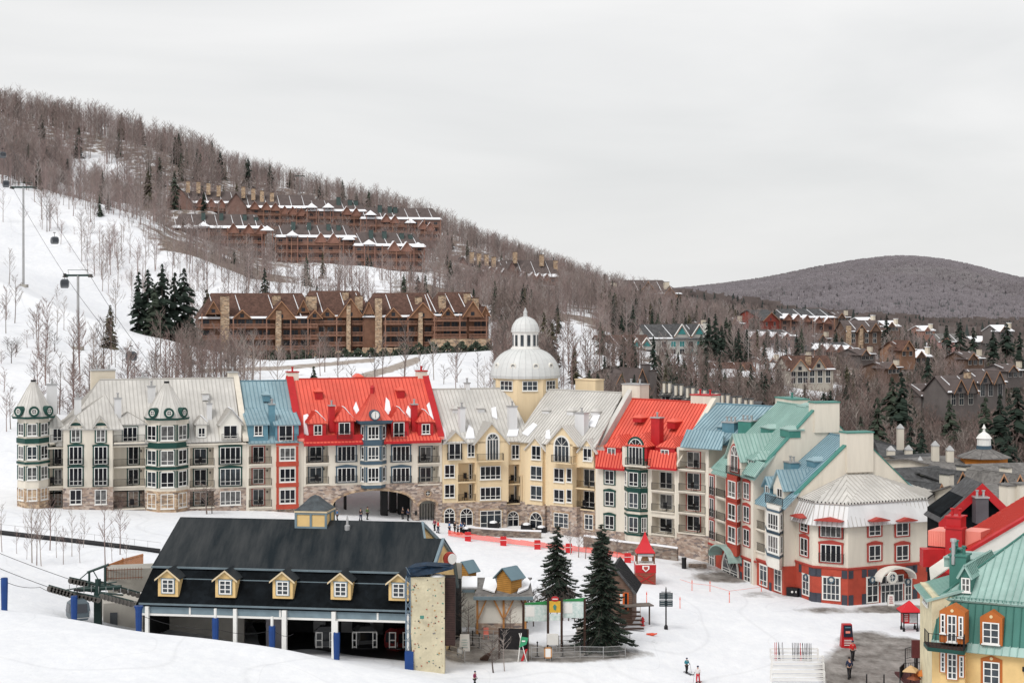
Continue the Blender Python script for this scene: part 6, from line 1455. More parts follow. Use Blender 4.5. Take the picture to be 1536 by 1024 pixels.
# ================================================================ map boards
gm_=M('green_board_edge',(.03,.25,.07),.6)
mapm=M('printed_trail_map',(.72,.76,.74),.6,.18,3,col2=(.42,.55,.52))
def posts(r,pts,D,z1,m=wooddk,w=.22):
    for px in pts:
        q=P(px,500,D); zz=H(q.x,D); mb=MB(); mb.box((q.x,D,(zz-.2+z1)/2),(w,w,z1-zz+.2)); mb.build('post',m,r)
for x0,x1,y0,y1,ps,lab in ((787,821,906,931,(785,),'pale trail map board with green top edge left of the yellow sign'),(844,878,901,926,(877,),'pale trail map board with green top edge right of the yellow sign')):
    D=164; a,b=P(x0,y1,D),P(x1,y0,D); r=thing('map_board',lab,'sign',(a.x,D,H(a.x,D)),'trail map boards')
    mb=MB(); mb.box(((a.x+b.x)/2,D,(a.z+b.z)/2),(b.x-a.x,.12,b.z-a.z)); mb.build('panel',mapm,r)
    mb=MB(); mb.ext([(a.x,D-.1,b.z),(b.x,D-.1,b.z),(b.x,D-.1,b.z+.32),(a.x,D-.1,b.z+.12)],(0,.2,0)); mb.build('top_edge',gm_,r)
    mb=MB()
    for k in range(5): mb.box((a.x+.35+.15*(k%2),D-.07,b.z-.35-.18*k),(.7-.2*(k%2),.02,.05))
    mb.build('map_text',tin,r)
    mb=MB(); mb.box((a.x+.5,D-.075,b.z-.65),(.85,.02,.95)); mb.build('notice_sheet',white,r)
    posts(r,ps,D,b.z+.25)
D=163.6; a,b=P(824,918,D),P(841,901,D); r=thing('yellow_sign','yellow signboard topped by a red oval plate between two dark posts','sign',(a.x,D,H(a.x,D)))
mb=MB(); mb.box(((a.x+b.x)/2,D,(a.z+b.z)/2),(b.x-a.x,.12,b.z-a.z)); mb.build('panel',M('yellow_board',(.75,.45,.05),.6,.1,3),r)
c=((a.x+b.x)/2,b.z+.22); mb=MB(); mb.ext([(c[0]+.36*math.cos(t*math.pi/8),D-.1,c[1]+.24*math.sin(t*math.pi/8)) for t in range(16)],(0,.12,0)); mb.build('red_plate',redwall,r)
mb=MB(); mb.box((c[0],D-.12,c[1]),(.5,.02,.08)); mb.build('plate_stripe',white,r)
mb=MB(); mb.ext([(c[0]-.12,D-.07,a.z+.3),(c[0]+.08,D-.07,a.z+.2),(c[0]+.15,D-.07,a.z+.6),(c[0]-.02,D-.07,a.z+.8),(c[0]-.2,D-.07,a.z+.6)],(0,-.02,0)); mb.build('printed_figure',MATS['hold_teal'] if 'hold_teal' in MATS else green,r)
mb=MB(); mb.box((c[0],D,a.z-.45),(b.x-a.x,.08,.6)); mb.build('lower_panel',mapm,r)
posts(r,(822,842.5),D,b.z+.3)
# ================================================================ red bell tower
q=gpos(967.5,874,190,240); D=q.y; k=D/F
r=thing('clock_tower_kiosk','small red bell tower with steep red pyramid roof and shield on its front','tower',q)
hw=15*k
mb=MB(); mb.box((q.x,q.y,q.z+8*k),(2*hw,2*hw,18*k)); mb.build('lower_body',M('red_brown_boards',(.33,.085,.055),.8,.1,2,kind='plank'),r)
for s_ in (-1,1): mb=MB(); mb.tube((q.x-s_*hw*.8,q.y-hw-.04,q.z+.1),(q.x+s_*hw*.8,q.y-hw-.04,q.z+15*k),.06,n=4); mb.build('cross_brace',redwall,r)
mb=MB(); mb.box((q.x,q.y,q.z+23*k),(2*hw+.06,2*hw+.06,12*k)); mb.build('red_panel',redwall,r)
mb=MB(); mb.ext([(q.x-.42,q.y-hw-.1,q.z+28*k),(q.x+.42,q.y-hw-.1,q.z+28*k),(q.x+.42,q.y-hw-.1,q.z+23*k),(q.x,q.y-hw-.1,q.z+18.5*k),(q.x-.42,q.y-hw-.1,q.z+23*k)],(0,-.04,0)); sh=mb.build('shield',white,r)
mb=MB(); mb.ext([(q.x-.25,q.y-hw-.15,q.z+26.5*k),(q.x+.25,q.y-hw-.15,q.z+26.5*k),(q.x+.25,q.y-hw-.15,q.z+23.5*k),(q.x,q.y-hw-.15,q.z+20.5*k),(q.x-.25,q.y-hw-.15,q.z+23.5*k)],(0,-.02,0)); mb.build('shield_centre',redtrim,sh)
for sx in (-1,1):
    for sy in (-1,1): mb=MB(); mb.box((q.x+sx*hw*.85,q.y+sy*hw*.85,q.z+37*k),(.16,.16,18*k)); mb.build('belfry_post',wood,r)
mb=MB(); mb.box((q.x,q.y,q.z+43*k),(2*hw*.9,2*hw*.9,.25)); mb.build('belfry_beam',tin,r)
mb=MB(); mb.lathe((q.x,q.y,q.z+33*k),[(.5,0),(.42,.3),(.25,.7),(.05,.8)],10); mb.build('bell',M('bronze_bell',(.35,.2,.1),.4,.1),r)
mb=MB(); mb.box((q.x,q.y,q.z+29.5*k),(2*hw,2*hw,.12)); mb.build('belfry_floor',white,r)
mb=MB(); mb.lathe((q.x,q.y,q.z+46*k),[(14.5*k*1.414,0),(11*k*1.414,5*k),(6*k*1.414,15*k),(2*k,27*k),(.05,31*k)],4,rot=R(45)); mb.build('pyramid_roof',M('bright_red_metal',(.60,.02,.03),.5,.06),r)
mb=MB(); mb.tube((q.x,q.y,q.z+76*k),(q.x,q.y,q.z+80*k),.06,n=5); mb.build('finial',iron,r)
# ================================================================ signpost
q=gpos(999,944,150,200); k=q.y/F; r=thing('signpost','black lamp style signpost carrying four dark direction panels','sign post',q)
mb=MB(); mb.lathe(q,[(.2,0),(.2,.3),(.08,.5),(.07,60*k),(.02,64*k)],8); mb.build('pole',iron,r)
for sx in (-1,1):
    for j in (0,1):
        z=q.z+(50-j*11)*k; mb=MB(); mb.box((q.x+sx*5.5*k,q.y-.02,z),(9*k,.08,9.5*k)); s_=mb.build('direction_panel',M('dark_teal_panel',(.02,.045,.055),.4),r)
        mb=MB()
        for n_ in range(3): mb.box((q.x+sx*5.5*k,q.y-.07,z+.22-.2*n_),(6.5*k,.01,.05))
        mb.build('lettering',tin,s_)
mb=MB(); mb.box((q.x,q.y,q.z+56*k),(14*k,.06,.06)); mb.build('crossbar',iron,r)
# ================================================================ red safety fence with pads
pads=[(702,811),(755,818),(806,824),(853,829),(941,843)]
line=[(672,804),(702,808),(755,815),(806,821),(853,826),(900,832),(941,839),(951,842)]
W3=[gpos(px,py+1,200,246) for px,py in line]
nm=bpy.data.materials.new('red_mesh_net'); nm.use_nodes=True; nt=nm.node_tree; b=nt.nodes['Principled BSDF']; b.inputs['Base Color'].default_value=(.85,.09,.05,1); b.inputs['Alpha'].default_value=.72
fnc=thing('safety_fence','bright red netting fence crossing the snow in front of the hotel terrace','fence',W3[0])
for a,b in zip(W3[:-1],W3[1:]):
    mb=MB(); n=4
    for j in range(n):
        p0=a.lerp(b,j/n); p1=a.lerp(b,(j+1)/n); s0=.08*math.sin(j*1.7); mb.poly([p0+Vector((0,0,.1)),p1+Vector((0,0,.1)),p1+Vector((0,0,.82-abs(s0))),p0+Vector((0,0,.85-abs(s0)))])
    mb.build('net_panel',nm,fnc)
    mb=MB(); mb.tube(a-Vector((0,0,.2)),a+Vector((0,0,1.1)),.03,n=4); mb.build('pole',white,fnc)
labs=['red crash pad nearest the hotel archway','red crash pad below the arched ground floor windows','red crash pad in the middle of the safety fence','red crash pad beside the slender spruce','red crash pad next to the red bell tower']
for (px,py),lb in zip(pads,labs):
    q=gpos(px,py,200,246); q.y-=.5; r=thing('crash_pad',lb,'safety pad',q,'red crash pads on the safety fence'); mb=MB(); mb.box((q.x,q.y,q.z+.6),(.8,.4,1.25),.1); mb.build('pad',M('red_pad_cover',(.62,.025,.03),.6,.08),r)
    mb=MB(); mb.box((q.x,q.y-.02,q.z+.75),(.82,.42,.07),.1); mb.build('strap',white,r)
# pale orange netting right of the bell tower
def stake(px,py,lab,m=orangenet,h=1.3,grp='marker poles on the snow',disc=False):
    q=gpos(px,py,140,235); r=thing('marker_pole',lab,'pole',q,grp); mb=MB(); mb.tube(q,q+Vector((0,0,h)),.045,.03,5); mb.build('pole',m,r)
    mb=MB(); mb.box(q+Vector((0,0,h*.8)),(.12,.06,.2)); mb.build('flag',orangenet,r)
pp_=[(1020,912),(1038,886),(1065,887),(1094,905),(970,905),(1142,888)]
for i,p_ in enumerate(pp_): stake(*p_,['short orange marker pole right of the signpost','thin orange marker pole in front of the terrace steps','thin orange marker pole before the arched entrance','orange marker pole standing alone on open snow','thin marker pole left of the signpost','thin orange marker pole near the shop windows'][i])
mb=MB(); W4=[gpos(px,py,170,235) for px,py in ((1020,880),(1038,886),(1065,889),(1094,899),(1142,892))]
ff=thing('rope_line','thin rope strung between marker poles on the snow','rope',W4[0]); 
for a,b in zip(W4[:-1],W4[1:]): mb.tube(a+Vector((0,0,.9)),b+Vector((0,0,.9)),.02,n=4)
mb.build('rope',orangenet,ff)
# ================================================================ queue railings (grey steel) in the yard
def barrier(pts,label,h=1.1,bars=2,sp=1.2,m=tin,pick_=.12,group='steel queue railings in the yard'):
    W_=[gpos(px,py,146,185) for px,py in pts]; r=thing('queue_railing',label,'railing',W_[0],group)
    for a,b in zip(W_[:-1],W_[1:]):
        mb=MB()
        for j in range(bars+1): z=h-(h-.2)*j/bars; mb.tube(a+Vector((0,0,z)),b+Vector((0,0,z)),.03,n=4)
        n=max(1,int((b-a).length/(pick_ if pick_ else sp)))
        if pick_:
            for j in range(n): p_=a.lerp(b,j/n); mb.tube(p_+Vector((0,0,.2)),p_+Vector((0,0,h)),.016,n=3,cap=False)
        mb.build('rail_panel',m,r)
        mb=MB(); mb.tube(a-Vector((0,0,.1)),a+Vector((0,0,h+.05)),.045,n=5); mb.build('post',m,r)
    mb=MB(); mb.tube(W_[-1],W_[-1]+Vector((0,0,h+.05)),.045,n=5); mb.build('post',m,r)
barrier([(797,990),(828,990),(870,988),(905,989),(938,986)],'long grey railing with upright bars along the lower edge of the yard')
barrier([(838,972),(880,970),(915,969),(945,966)],'dark picket railing across the middle of the yard',m=tin)
barrier([(700,962),(740,963),(790,968)],'grey railing behind the black screen',pick_=0)
barrier([(668,985),(697,993)],'low steel barrier beside the climbing wall base',pick_=0,sp=1)
barrier([(640+200,984),(862,985)],'short steel railing next to the framed white notice',pick_=0)
barrier([(676,972),(720,974),(752,978)],'steel railing in front of the black screen',pick_=0)
# black screen, A-frame, white notices, bench, box, shovel
q=gpos(765,992,146,180); r=thing('black_screen','black mesh screen panel between two posts with a green banner beside it','screen',q)
mb=MB(); mb.box((q.x+.3,q.y+.3,q.z+1.9),(2.6,.08,1.9),-.15); mb.build('mesh_panel',M('black_mesh',(.02,.018,.02),.9,.2,3),r)
for x in (-1.0,1.65): mb=MB(); mb.box((q.x+x,q.y+.3-.2*x,q.z+1.4),(.12,.12,2.9)); mb.build('post',wooddk,r)
q=gpos(777,993,146,180)+Vector((0,-.3,0)); r=thing('banner_sign','green and white banner on slanted poles in front of the black screen','banner',q)
mb=MB(); mb.tube(q,q+Vector((.3,0,2.6)),.05,n=5); mb.tube(q+Vector((.8,0,0)),q+Vector((.1,0,2.6)),.04,n=5); mb.build('pole',white,r); mb=MB(); mb.ext([q+Vector((.1,-.1,1.3)),q+Vector((.75,-.1,1.6)),q+Vector((.95,-.1,2.2)),q+Vector((.3,-.1,2.3))],(0,.04,0)); mb.build('banner',M('green_banner',(.05,.35,.17),.7,.15,4),r)
mb=MB(); mb.box(q+Vector((.5,-.13,1.9)),(.3,.02,.12)); mb.build('banner_mark',white,r)
q=gpos(789,992,146,180); r=thing('red_slow_flag','slanted red board leaning on the post beside the banner','board',q); mb=MB(); mb.ext([q+Vector((-.5,-.2,.1)),q+Vector((-.25,-.2,.1)),q+Vector((.15,-.2,1.2)),q+Vector((-.05,-.2,1.2))],(0,.05,0)); mb.build('board',redwall,r)
def aframe(px,py,label,m,h=1.3,w=.75,text=redwall,d0=146,d1=230):
    q=gpos(px,py,d0,d1); r=thing('sandwich_board',label,'sign',q)
    for s_ in (-1,1): mb=MB(); a=[q+Vector((-w/2,s_*.4,0)),q+Vector((w/2,s_*.4,0)),q+Vector((w/2*.85,s_*.05,h)),q+Vector((-w/2*.85,s_*.05,h))]; mb.ext(a,(0,s_*-.04,0)); mb.build('board_panel',m,r)
    mb=MB()
    for j in range(4): z=.35+.22*j; y=-.4+.35*z/h-.03; mb.box(q+Vector((0,y,z)),(w*.6-.1*(j%2),.02,.09))
    mb.build('lettering',text,r)
aframe(697,976,'white sandwich board standing in the yard beside the climbing wall',white,1.5,1.0,mapm); aframe(1336,908,'white sandwich board with red lettering at the pavilion entrance',white,1.25,.75,redwall,180,215)
def notice(px,py,w,h,label,m=white,legs=.3,fr=None):
    q=gpos(px,py,146,190); r=thing('notice_board',label,'notice',q); mb=MB(); mb.box(q+Vector((0,0,legs+h/2)),(w,.06,h)); mb.build('panel',m,r)
    if fr: 
        mb=MB()
        for s_ in (-1,1): mb.box(q+Vector((s_*w/2,-.02,legs+h/2)),(.1,.1,h+.1))
        for z in (legs,legs+h): mb.box(q+Vector((0,-.02,z)),(w+.1,.1,.1))
        mb.build('frame',fr,r)
    mb=MB()
    for s_ in (-1,1): mb.box(q+Vector((s_*w*.35,.05,legs/2)),(.06,.06,legs+.1))
    mb.build('leg',tin,r)
notice(829,978,1.05,1.05,'blank white board in the middle of the queue railings',white,.6); notice(822,992,.6,.9,'small framed white notice at the lower railing',white,.3,woodlt); notice(690,988,.45,.6,'small white notice with a dark symbol near the climbing wall',white,.35,tin)
q=gpos(875,955,150,180); r=thing('planter_box','weathered grey square box standing in the snow below the spruce','box',q); mb=MB(); mb.hexa([q+Vector(v) for v in ((-.6,-.5,-.1),(.6,-.5,-.1),(.6,.5,-.1),(-.6,.5,-.1),(-.7,-.6,.75),(.7,-.6,.75),(.7,.6,.75),(-.7,.6,.75))]); mb.build('box_body',M('grey_beige_box',(.40,.35,.31),.9),r)
mb=MB(); mb.box(q+Vector((0,0,.78)),(1.5,1.3,.08)); mb.build('box_rim',concrete,r)
q=gpos(727,950,150,180); r=thing('storage_crate','orange wooden crate beside the timbered hut','crate',q); mb=MB(); mb.box(q+Vector((0,0,.5)),(1.25,.8,.75)); mb.build('crate_body',woodlt,r); mb=MB(); mb.box(q+Vector((0,0,.9)),(1.35,.9,.08)); mb.build('crate_lid',M('amber_board',(.6,.36,.12),.7),r)
q=gpos(729,958,150,180); r=thing('red_chair','small faded red chair next to the orange crate','chair',q); mb=MB(); mb.box(q+Vector((0,0,.42)),(.5,.5,.06)); mb.build('seat',salmon,r); mb=MB(); mb.box(q+Vector((0,.25,.75)),(.5,.05,.6)); mb.build('backrest',salmon,r)
for sx in (-1,1):
    for sy in (-1,1): mb=MB(); mb.box(q+Vector((sx*.22,sy*.22,.2)),(.05,.05,.42)); mb.build('leg',salmon,r)
q=gpos(728,992,146,180); r=thing('snow_scoop','brown push scoop lying at the edge of the yard','scoop',q); mb=MB(); mb.ext([q+Vector((-.5,0,.1)),q+Vector((.2,0,0)),q+Vector((.5,0,.5)),q+Vector((.2,0,.6))],(0,.7,0)); mb.build('scoop_blade',wooddk,r); mb=MB(); mb.tube(q+Vector((.3,.35,.5)),q+Vector((.9,.35,1.2)),.03,n=5); mb.build('handle',wood,r)
for i,(px,py) in enumerate(((674,975),(709,968),(719,972),(806,985),(844,985),(872,978),(879,984),(917,974))):
    q=gpos(px,py,146,180); r=thing('queue_post',['black queue post nearest the climbing wall','black queue post beside the sandwich board','black queue post left of the orange crate','black queue post beside the white notice','black queue post left in the railing run','black queue post among the middle railings','tall black queue post in the lower railing run','black queue post at the right end of the yard'][i],'post',q,'black queue posts'); mb=MB(); mb.lathe(q,[(.22,0),(.2,.06),(.05,.1),(.05,1.25),(.08,1.3)],8); mb.build('pole',iron,r); mb=MB(); mb.lathe(q+Vector((0,0,1.3)),[(.1,0),(.02,.12)],8); mb.build('cap',iron,r)
q=gpos(964,940,150,200); r=thing('fire_hydrant','small red hydrant with a thin pole behind it near the steps','hydrant',q); mb=MB(); mb.lathe(q,[(.2,0),(.2,.1),(.13,.15),(.13,.6),(.2,.65),(.12,.85),(.03,.95)],8); mb.build('hydrant_body',redwall,r); mb=MB(); mb.tube(q+Vector((-.22,0,.5)),q+Vector((.22,0,.5)),.07,n=6); mb.build('outlet',redwall,r); mb=MB(); mb.tube(q+Vector((-.25,0,0)),q+Vector((-.25,0,2.2)),.03,n=4); mb.build('marker_rod',woodlt,r)
q=gpos(977,953,150,200); r=thing('folded_net','small heap of folded orange netting lying on the snow','netting',q); mb=MB()
for k in range(7): mb.tube(q+Vector((random.uniform(-.5,.2),random.uniform(-.2,.2),.12)),q+Vector((random.uniform(0,.6),random.uniform(-.2,.2),.2)),.12,.06,5)
mb.build('net_heap',orangenet,r)
# ================================================================ terrace walls and steps in front of the hotel
def lowwall(pts,h,label,m=stonedk,th=.6,snow=True,d=(200,250),cat='wall',name='terrace_wall'):
    W_=[gpos(px,py,*d) for px,py in pts]; r=thing(name,label,cat,W_[0])
    for a,b in zip(W_[:-1],W_[1:]):
        v=(b-a); v.z=0; v.normalize(); n=Vector((v.y,-v.x,0)); mb=MB(); z0=min(a.z,b.z)-.6
        mb.hexa([Vector((a.x,a.y,z0)),Vector((b.x,b.y,z0)),Vector((b.x,b.y,z0))-n*th,Vector((a.x,a.y,z0))-n*th]+[a+Vector((0,0,h)),b+Vector((0,0,h)),b-n*th+Vector((0,0,h)),a-n*th+Vector((0,0,h))]); mb.build('wall_section',m,r)
        if snow: mb=MB(); mb.hexa([a+Vector((0,0,h))-n*.05,b+Vector((0,0,h))-n*.05,b-n*(th-.05)+Vector((0,0,h)),a-n*(th-.05)+Vector((0,0,h)),a+Vector((0,0,h+.22))-n*.1,b+Vector((0,0,h+.22))-n*.1,b-n*(th-.1)+Vector((0,0,h+.2)),a-n*(th-.1)+Vector((0,0,h+.2))]); mb.build('snow_cap',snowm,r)
lowwall([(700,801),(735,804),(775,806),(812,808)],.9,'low stone terrace wall topped with snow below the ochre house')
lowwall([(1062,806+0),(1040,838)],.2,'x') if 0 else None
lowwall([(875,822),(930,832),(985,838),(1016,842)],1.6,'long stone retaining wall with a snowy top behind the bell tower',stonedk)
lowwall([(1036,853),(1060,852)],.5,'short low wall at the terrace ramp end',stonedk,snow=False)
q=gpos(1026,853,200,240); r=thing('stone_bollard','dark stubby bollard at the foot of the terrace ramp','bollard',q); mb=MB(); mb.lathe(q,[(.3,0),(.3,1.2),(.35,1.25),(.3,1.45)],10); mb.build('bollard_body',iron,r); mb=MB(); mb.lathe(q+Vector((0,0,1.45)),[(.32,0),(.1,.12)],10); mb.build('bollard_cap',tin,r)
for i,(px,py) in enumerate(((740,793),(790,794),(812,798),(865,800),(699,800),(722,802))):
    q=gpos(px,py,225,249); r=thing('terrace_planter',['square planter heaped with snow before the wide shop window','planter heaped with snow before the third arched window','planter heaped with snow right of the arched windows','planter heaped with snow by the stone bay','small dark planter at the left end of the terrace','small dark planter beside the waiting people'][i],'planter',q,'terrace planters'); mb=MB(); mb.box(q+Vector((0,0,.35)),(1.5,.9,.8),-.3); mb.build('planter_box',iron,r); mb=MB(); mb.lathe(q+Vector((0,0,.7)),[(.62,0),(.5,.2),(.2,.3),(.01,.33)],10); mb.build('snow_heap',snowm,r)
# ================================================================ totem, kiosk, ski racks, bins, bench, patio
q=gpos(1270,970,145,185); k=q.y/F; r=thing('info_totem','dark and red advertising pillar standing on the square','advertising pillar',q)
mb=MB(); w0,w1,hh=1.3/2,.95/2,35*k; mb.hexa([q+Vector(v) for v in ((-w0,-.5,0),(w0,-.5,0),(w0,.5,0),(-w0,.5,0),(-w1,-.38,hh),(w1,-.38,hh),(w1,.38,hh),(-w1,.38,hh))]); mb.build('pillar_body',redwall,r)
mb=MB(); mb.hexa([q+Vector(v) for v in ((-w0*.62,-.56,hh*.48),(w0*.85,-.54,hh*.48),(w0*.85,-.3,hh*.48),(-w0*.62,-.3,hh*.48),(-w1*.8,-.42,hh*.97),(w1*.9,-.42,hh*.97),(w1*.9,-.3,hh*.97),(-w1*.8,-.3,hh*.97))]); s_=mb.build('poster',M('dark_poster',(.02,.03,.05),.4,.2,3),r)
mb=MB(); mb.box(q+Vector((.03,-.5,hh*.68)),(.45,.06,.22)); mb.build('poster_picture',salmon,s_); mb=MB(); mb.box(q+Vector((.03,-.5,hh*.88)),(.55,.06,.1)); mb.build('poster_text',bluepanel,s_)
mb=MB()
for j in range(4): mb.box(q+Vector((.03,-.56+.012*j,.3+.17*j)),(.75,.03,.06))
mb.build('lettering',white,r)
q=gpos(1364,946,150,200); k=q.y/F; r=thing('red_kiosk','small red information kiosk with a red pyramid roof on black legs','kiosk',q)
for sx in (-1,1):
    for sy in (-1,1): mb=MB(); mb.lathe(q+Vector((sx*.72,sy*.6,0)),[(.14,0),(.14,.3),(.07,.45),(.07,2.1)],6); mb.build('leg',iron,r)
mb=MB(); mb.box(q+Vector((-.0,0,1.5)),(1.5,1.2,1.3)); mb.build('kiosk_body',redwall,r)
mb=MB(); mb.box(q+Vector((.28,-.62,1.5)),(.8,.06,1.15)); mb.build('display_panel',M('pale_display',(.55,.56,.56),.5,.2,3),r)
mb=MB()
for j in range(4): mb.box(q+Vector((-.48,-.62,1.15+.22*j)),(.4,.04,.06))
mb.build('lettering',white,r)
mb=MB(); mb.lathe(q+Vector((0,0,2.1)),[(1.62,0),(1.6,.1),(.9,.5),(.05,1.1)],4,rot=R(45)); mb.build('kiosk_roof',MATS['bright_red_metal'],r)
mb=MB(); mb.lathe(q+Vector((0,0,2.02)),[(1.64,0),(1.64,.09)],4,rot=R(45)); mb.build('roof_edge',iron,r)
def skirack(px,py,w,label):
    q=gpos(px,py,140,185); r=thing('ski_rack',label,'ski rack',q,'white ski racks in front of the wet path'); n=2
    for s_ in (-1,1):
        mb=MB(); mb.box(q+Vector((s_*w/2,0,.55)),(.07,.07,1.1)); mb.box(q+Vector((s_*w/2,.6,.55)),(.07,.07,1.1)); mb.box(q+Vector((s_*w/2,.3,1.08)),(.07,.6,.07)); mb.build('rack_end',white,r)
    for z in (.35,.7,1.05):
        mb=MB(); mb.box(q+Vector((0,0,z)),(w,.06,.07)); mb.box(q+Vector((0,.6,z)),(w,.06,.07)); mb.build('rail',white,r)
for i,(px,py,w) in enumerate(((1192,990,4.6),(1197,1003,4.9),(1197,1014,4.9),(1197,1026,4.9))): skirack(px,py,w,['rearmost white ski rack with skis leaning on it','second white ski rack behind the front ones','third white ski rack from the back','front white ski rack cut by the lower edge of the picture'][i])
skc=[M('ski_'+n,c,.4) for n,c in (('dark',(.03,.03,.04)),('red',(.5,.04,.05)),('pale',(.5,.5,.52)))]
for i in range(11):
    px=1163+i*5.5 if i<3 else 1190+(i-3)*3.6; q=gpos(px,991,140,185)
    r=thing('pair_of_skis',['red','dark','pale','dark','pale','dark','red','dark','dark','pale','dark'][i]+' pair of skis leaning on the rearmost ski rack, '+['first','second','third','fourth','fifth','sixth','seventh','eighth','ninth','tenth','eleventh'][i]+' from the left','skis',q,'skis leaning on the rack')
    m=skc[{'red':1,'dark':0,'pale':2}[['red','dark','pale','dark','pale','dark','red','dark','dark','pale','dark'][i]]]
    for s_ in (-1,1):
        mb=MB(); a=q+Vector((s_*.06,-.25,.02)); b=q+Vector((s_*.04+random.uniform(-.1,.1),.08,1.62)); mb.tube(a,b,.045,.035,4); mb.tube(b,b+Vector((0,-.08,.12)),.035,.01,4); mb.build('ski',m,r)
q=gpos(1190,894,180,212); r=thing('litter_bins','black double litter bin with two white round labels against the red wall','bin',q); mb=MB(); mb.box(q+Vector((0,0,.5)),(1.5,.7,1.05),-.7); mb.build('bin_body',iron,r)
for s_ in (-1,1): mb=MB(); mb.tube(q+Vector((.25*s_,-.62,.62)),q+Vector((.25*s_,-.68,.62)),.13,n=10); mb.build('round_label',white,r)
q=gpos(1286,906,180,205); r=thing('wooden_bench','dark red bench against the pavilion wall','bench',q)
mb=MB(); mb.box(q+Vector((0,0,.45)),(1.9,.45,.07),.3); mb.build('seat',redtrim,r); mb=MB(); mb.box(q+Vector((-.05,.25,.75)),(1.9,.06,.5),.3); mb.build('backrest',redtrim,r)
for s_ in (-1,1): mb=MB(); mb.box(q+Vector((s_*.8,s_*.25,.22)),(.08,.4,.45)); mb.build('leg',iron,r)
# patio of the ochre house
def prail(pts,D0,label):
    W_=[P(px,py,d) for px,py,d in pts]; r=thing('patio_railing',label,'railing',W_[0],'patio railings')
    for a,b in zip(W_[:-1],W_[1:]):
        mb=MB(); mb.tube(a,b,.035,n=4); mb.tube(a-Vector((0,0,.95)),b-Vector((0,0,.95)),.025,n=4)
        n=int((b-a).length/.2)+1
        for j in range(n): p_=a.lerp(b,j/n); mb.tube(p_,p_-Vector((0,0,1)),.02,n=3,cap=False)
        mb.build('rail_panel',iron,r); mb=MB(); mb.tube(a,a-Vector((0,0,2.6)),.05,n=5); mb.build('post',iron,r)
prail([(1350,1000,146),(1356,994,152),(1396,992,152)],0,'black railing enclosing the sunken patio'); prail([(1358,972,160),(1372,968,160),(1394,966,161)],0,'black railing in front of the side wall behind the patio')
q=P(1372,1018,146); r=thing('patio_deck','dark maroon patio platform beside the ochre house','deck',(q.x,q.y,0)); mb=MB(); mb.box((P(1378,1018,148).x,148,P(1378,1018,148).z-.1),(2.8,6,.2)); mb.build('deck_top',M('maroon_boards',(.09,.02,.02),.8,.15,2,kind='plank'),r)
for x in (-1.2,1.2): mb=MB(); mb.box((P(1378,1018,148).x+x,146,1),(.2,.2,4)); mb.build('post',iron,r)
for i,(px,py,m_,lb) in enumerate(((1366,1006,M('sand_canvas',(.62,.42,.22),.8),'sand coloured square parasol on the sunken patio'),(1384,1012,M('orange_canvas',(.62,.2,.04),.8),'orange square parasol on the sunken patio'),(1371,1018,M('rust_canvas',(.3,.1,.05),.8),'rust coloured square parasol at the bottom of the patio'))):
    q=P(px,py,145); r=thing('patio_parasol',lb,'parasol',(q.x,q.y,q.z-2.2),'parasols on the patio'); mb=MB(); mb.lathe(q,[(.8-.1*i,0),(.78-.1*i,.08),(.05,.5)],4,rot=R(20+30*i)); mb.build('canopy',m_,r); mb=MB(); mb.tube(q-Vector((0,0,2.2)),q+Vector((0,0,.55)),.04,n=6); mb.build('pole',wooddk,r)
q=P(1375,985,158); r=thing('menu_board','dark red menu cabinet standing by the patio','board',(q.x,q.y,0)); mb=MB(); mb.box(q+Vector((0,0,.75)),(.9,.3,1.6)); mb.build('cabinet',M('dark_maroon',(.12,.03,.03),.6),r); mb=MB(); mb.box(q+Vector((0,0,-.6)),(.2,.2,1.6)); mb.build('post',iron,r)
for i,(px,py) in enumerate(((1300,1028),(1326,1029))):
    q=gpos(px,py,135,165); r=thing('path_bollard',['thin black bollard on the wet path, left of the pair','thin black bollard on the wet path, right of the pair'][i],'bollard',q,'bollards on the wet path'); mb=MB(); mb.lathe(q,[(.09,0),(.07,.1),(.06,1.0)],8); mb.build('pole',iron,r); mb=MB(); mb.lathe(q+Vector((0,0,1)),[(.09,0),(.02,.1)],8); mb.build('cap',iron,r)
# ================================================================ lift terminal machinery, left
mach=M('dark_green_machinery',(.025,.055,.05),.5,.15); whl=M('worn_sheave_steel',(.12,.11,.10),.6,.2)
q=GP(147,157); lt_=thing('lift_machinery','cluttered dark green lift machinery with sheave wheel trains and service platform','lift tower',q)
zc=CZ-(888-HY)*157/F
mb=MB(); mb.box((q.x,157,(q.z+zc)/2-.3),(.62,.62,zc-q.z+.6)); mb.build('column',mach,lt_)
mb=MB(); mb.tube(P(118,884,157),P(182,880,157),.22,n=6); mb.tube(P(147,890,157),P(147,868,157),.3,n=6); mb.build('crossarm',mach,lt_)
def train(a,b,nw,Da,Db,r_=.3):
    p0,p1=P(*a,Da),P(*b,Db); mb=MB(); up=Vector((0,0,.28)); mb.tube(p0+up,p1+up,.09,n=4); mb.tube(p0-up*.2,p1-up*.2,.06,n=4); t=mb.build('sheave_train',mach,lt_)
    for k in range(nw):
        c=p0.lerp(p1,(k+.5)/nw); mb=MB(); n_=Vector((0,1,0)); mb.tube(c-n_*.08,c+n_*.08,r_,n=10); mb.tube(c-n_*.1,c+n_*.1,.1,n=6); mb.build('sheave_wheel',whl,t)
train((73,882),(108,892),7,154,154); train((104,870),(140,878),7,160,160,.28); train((108,892),(150,900),7,154,154,.26); train((150,893),(200,906),9,154,155,.27); train((150,876),(210,893),9,160,160,.25)
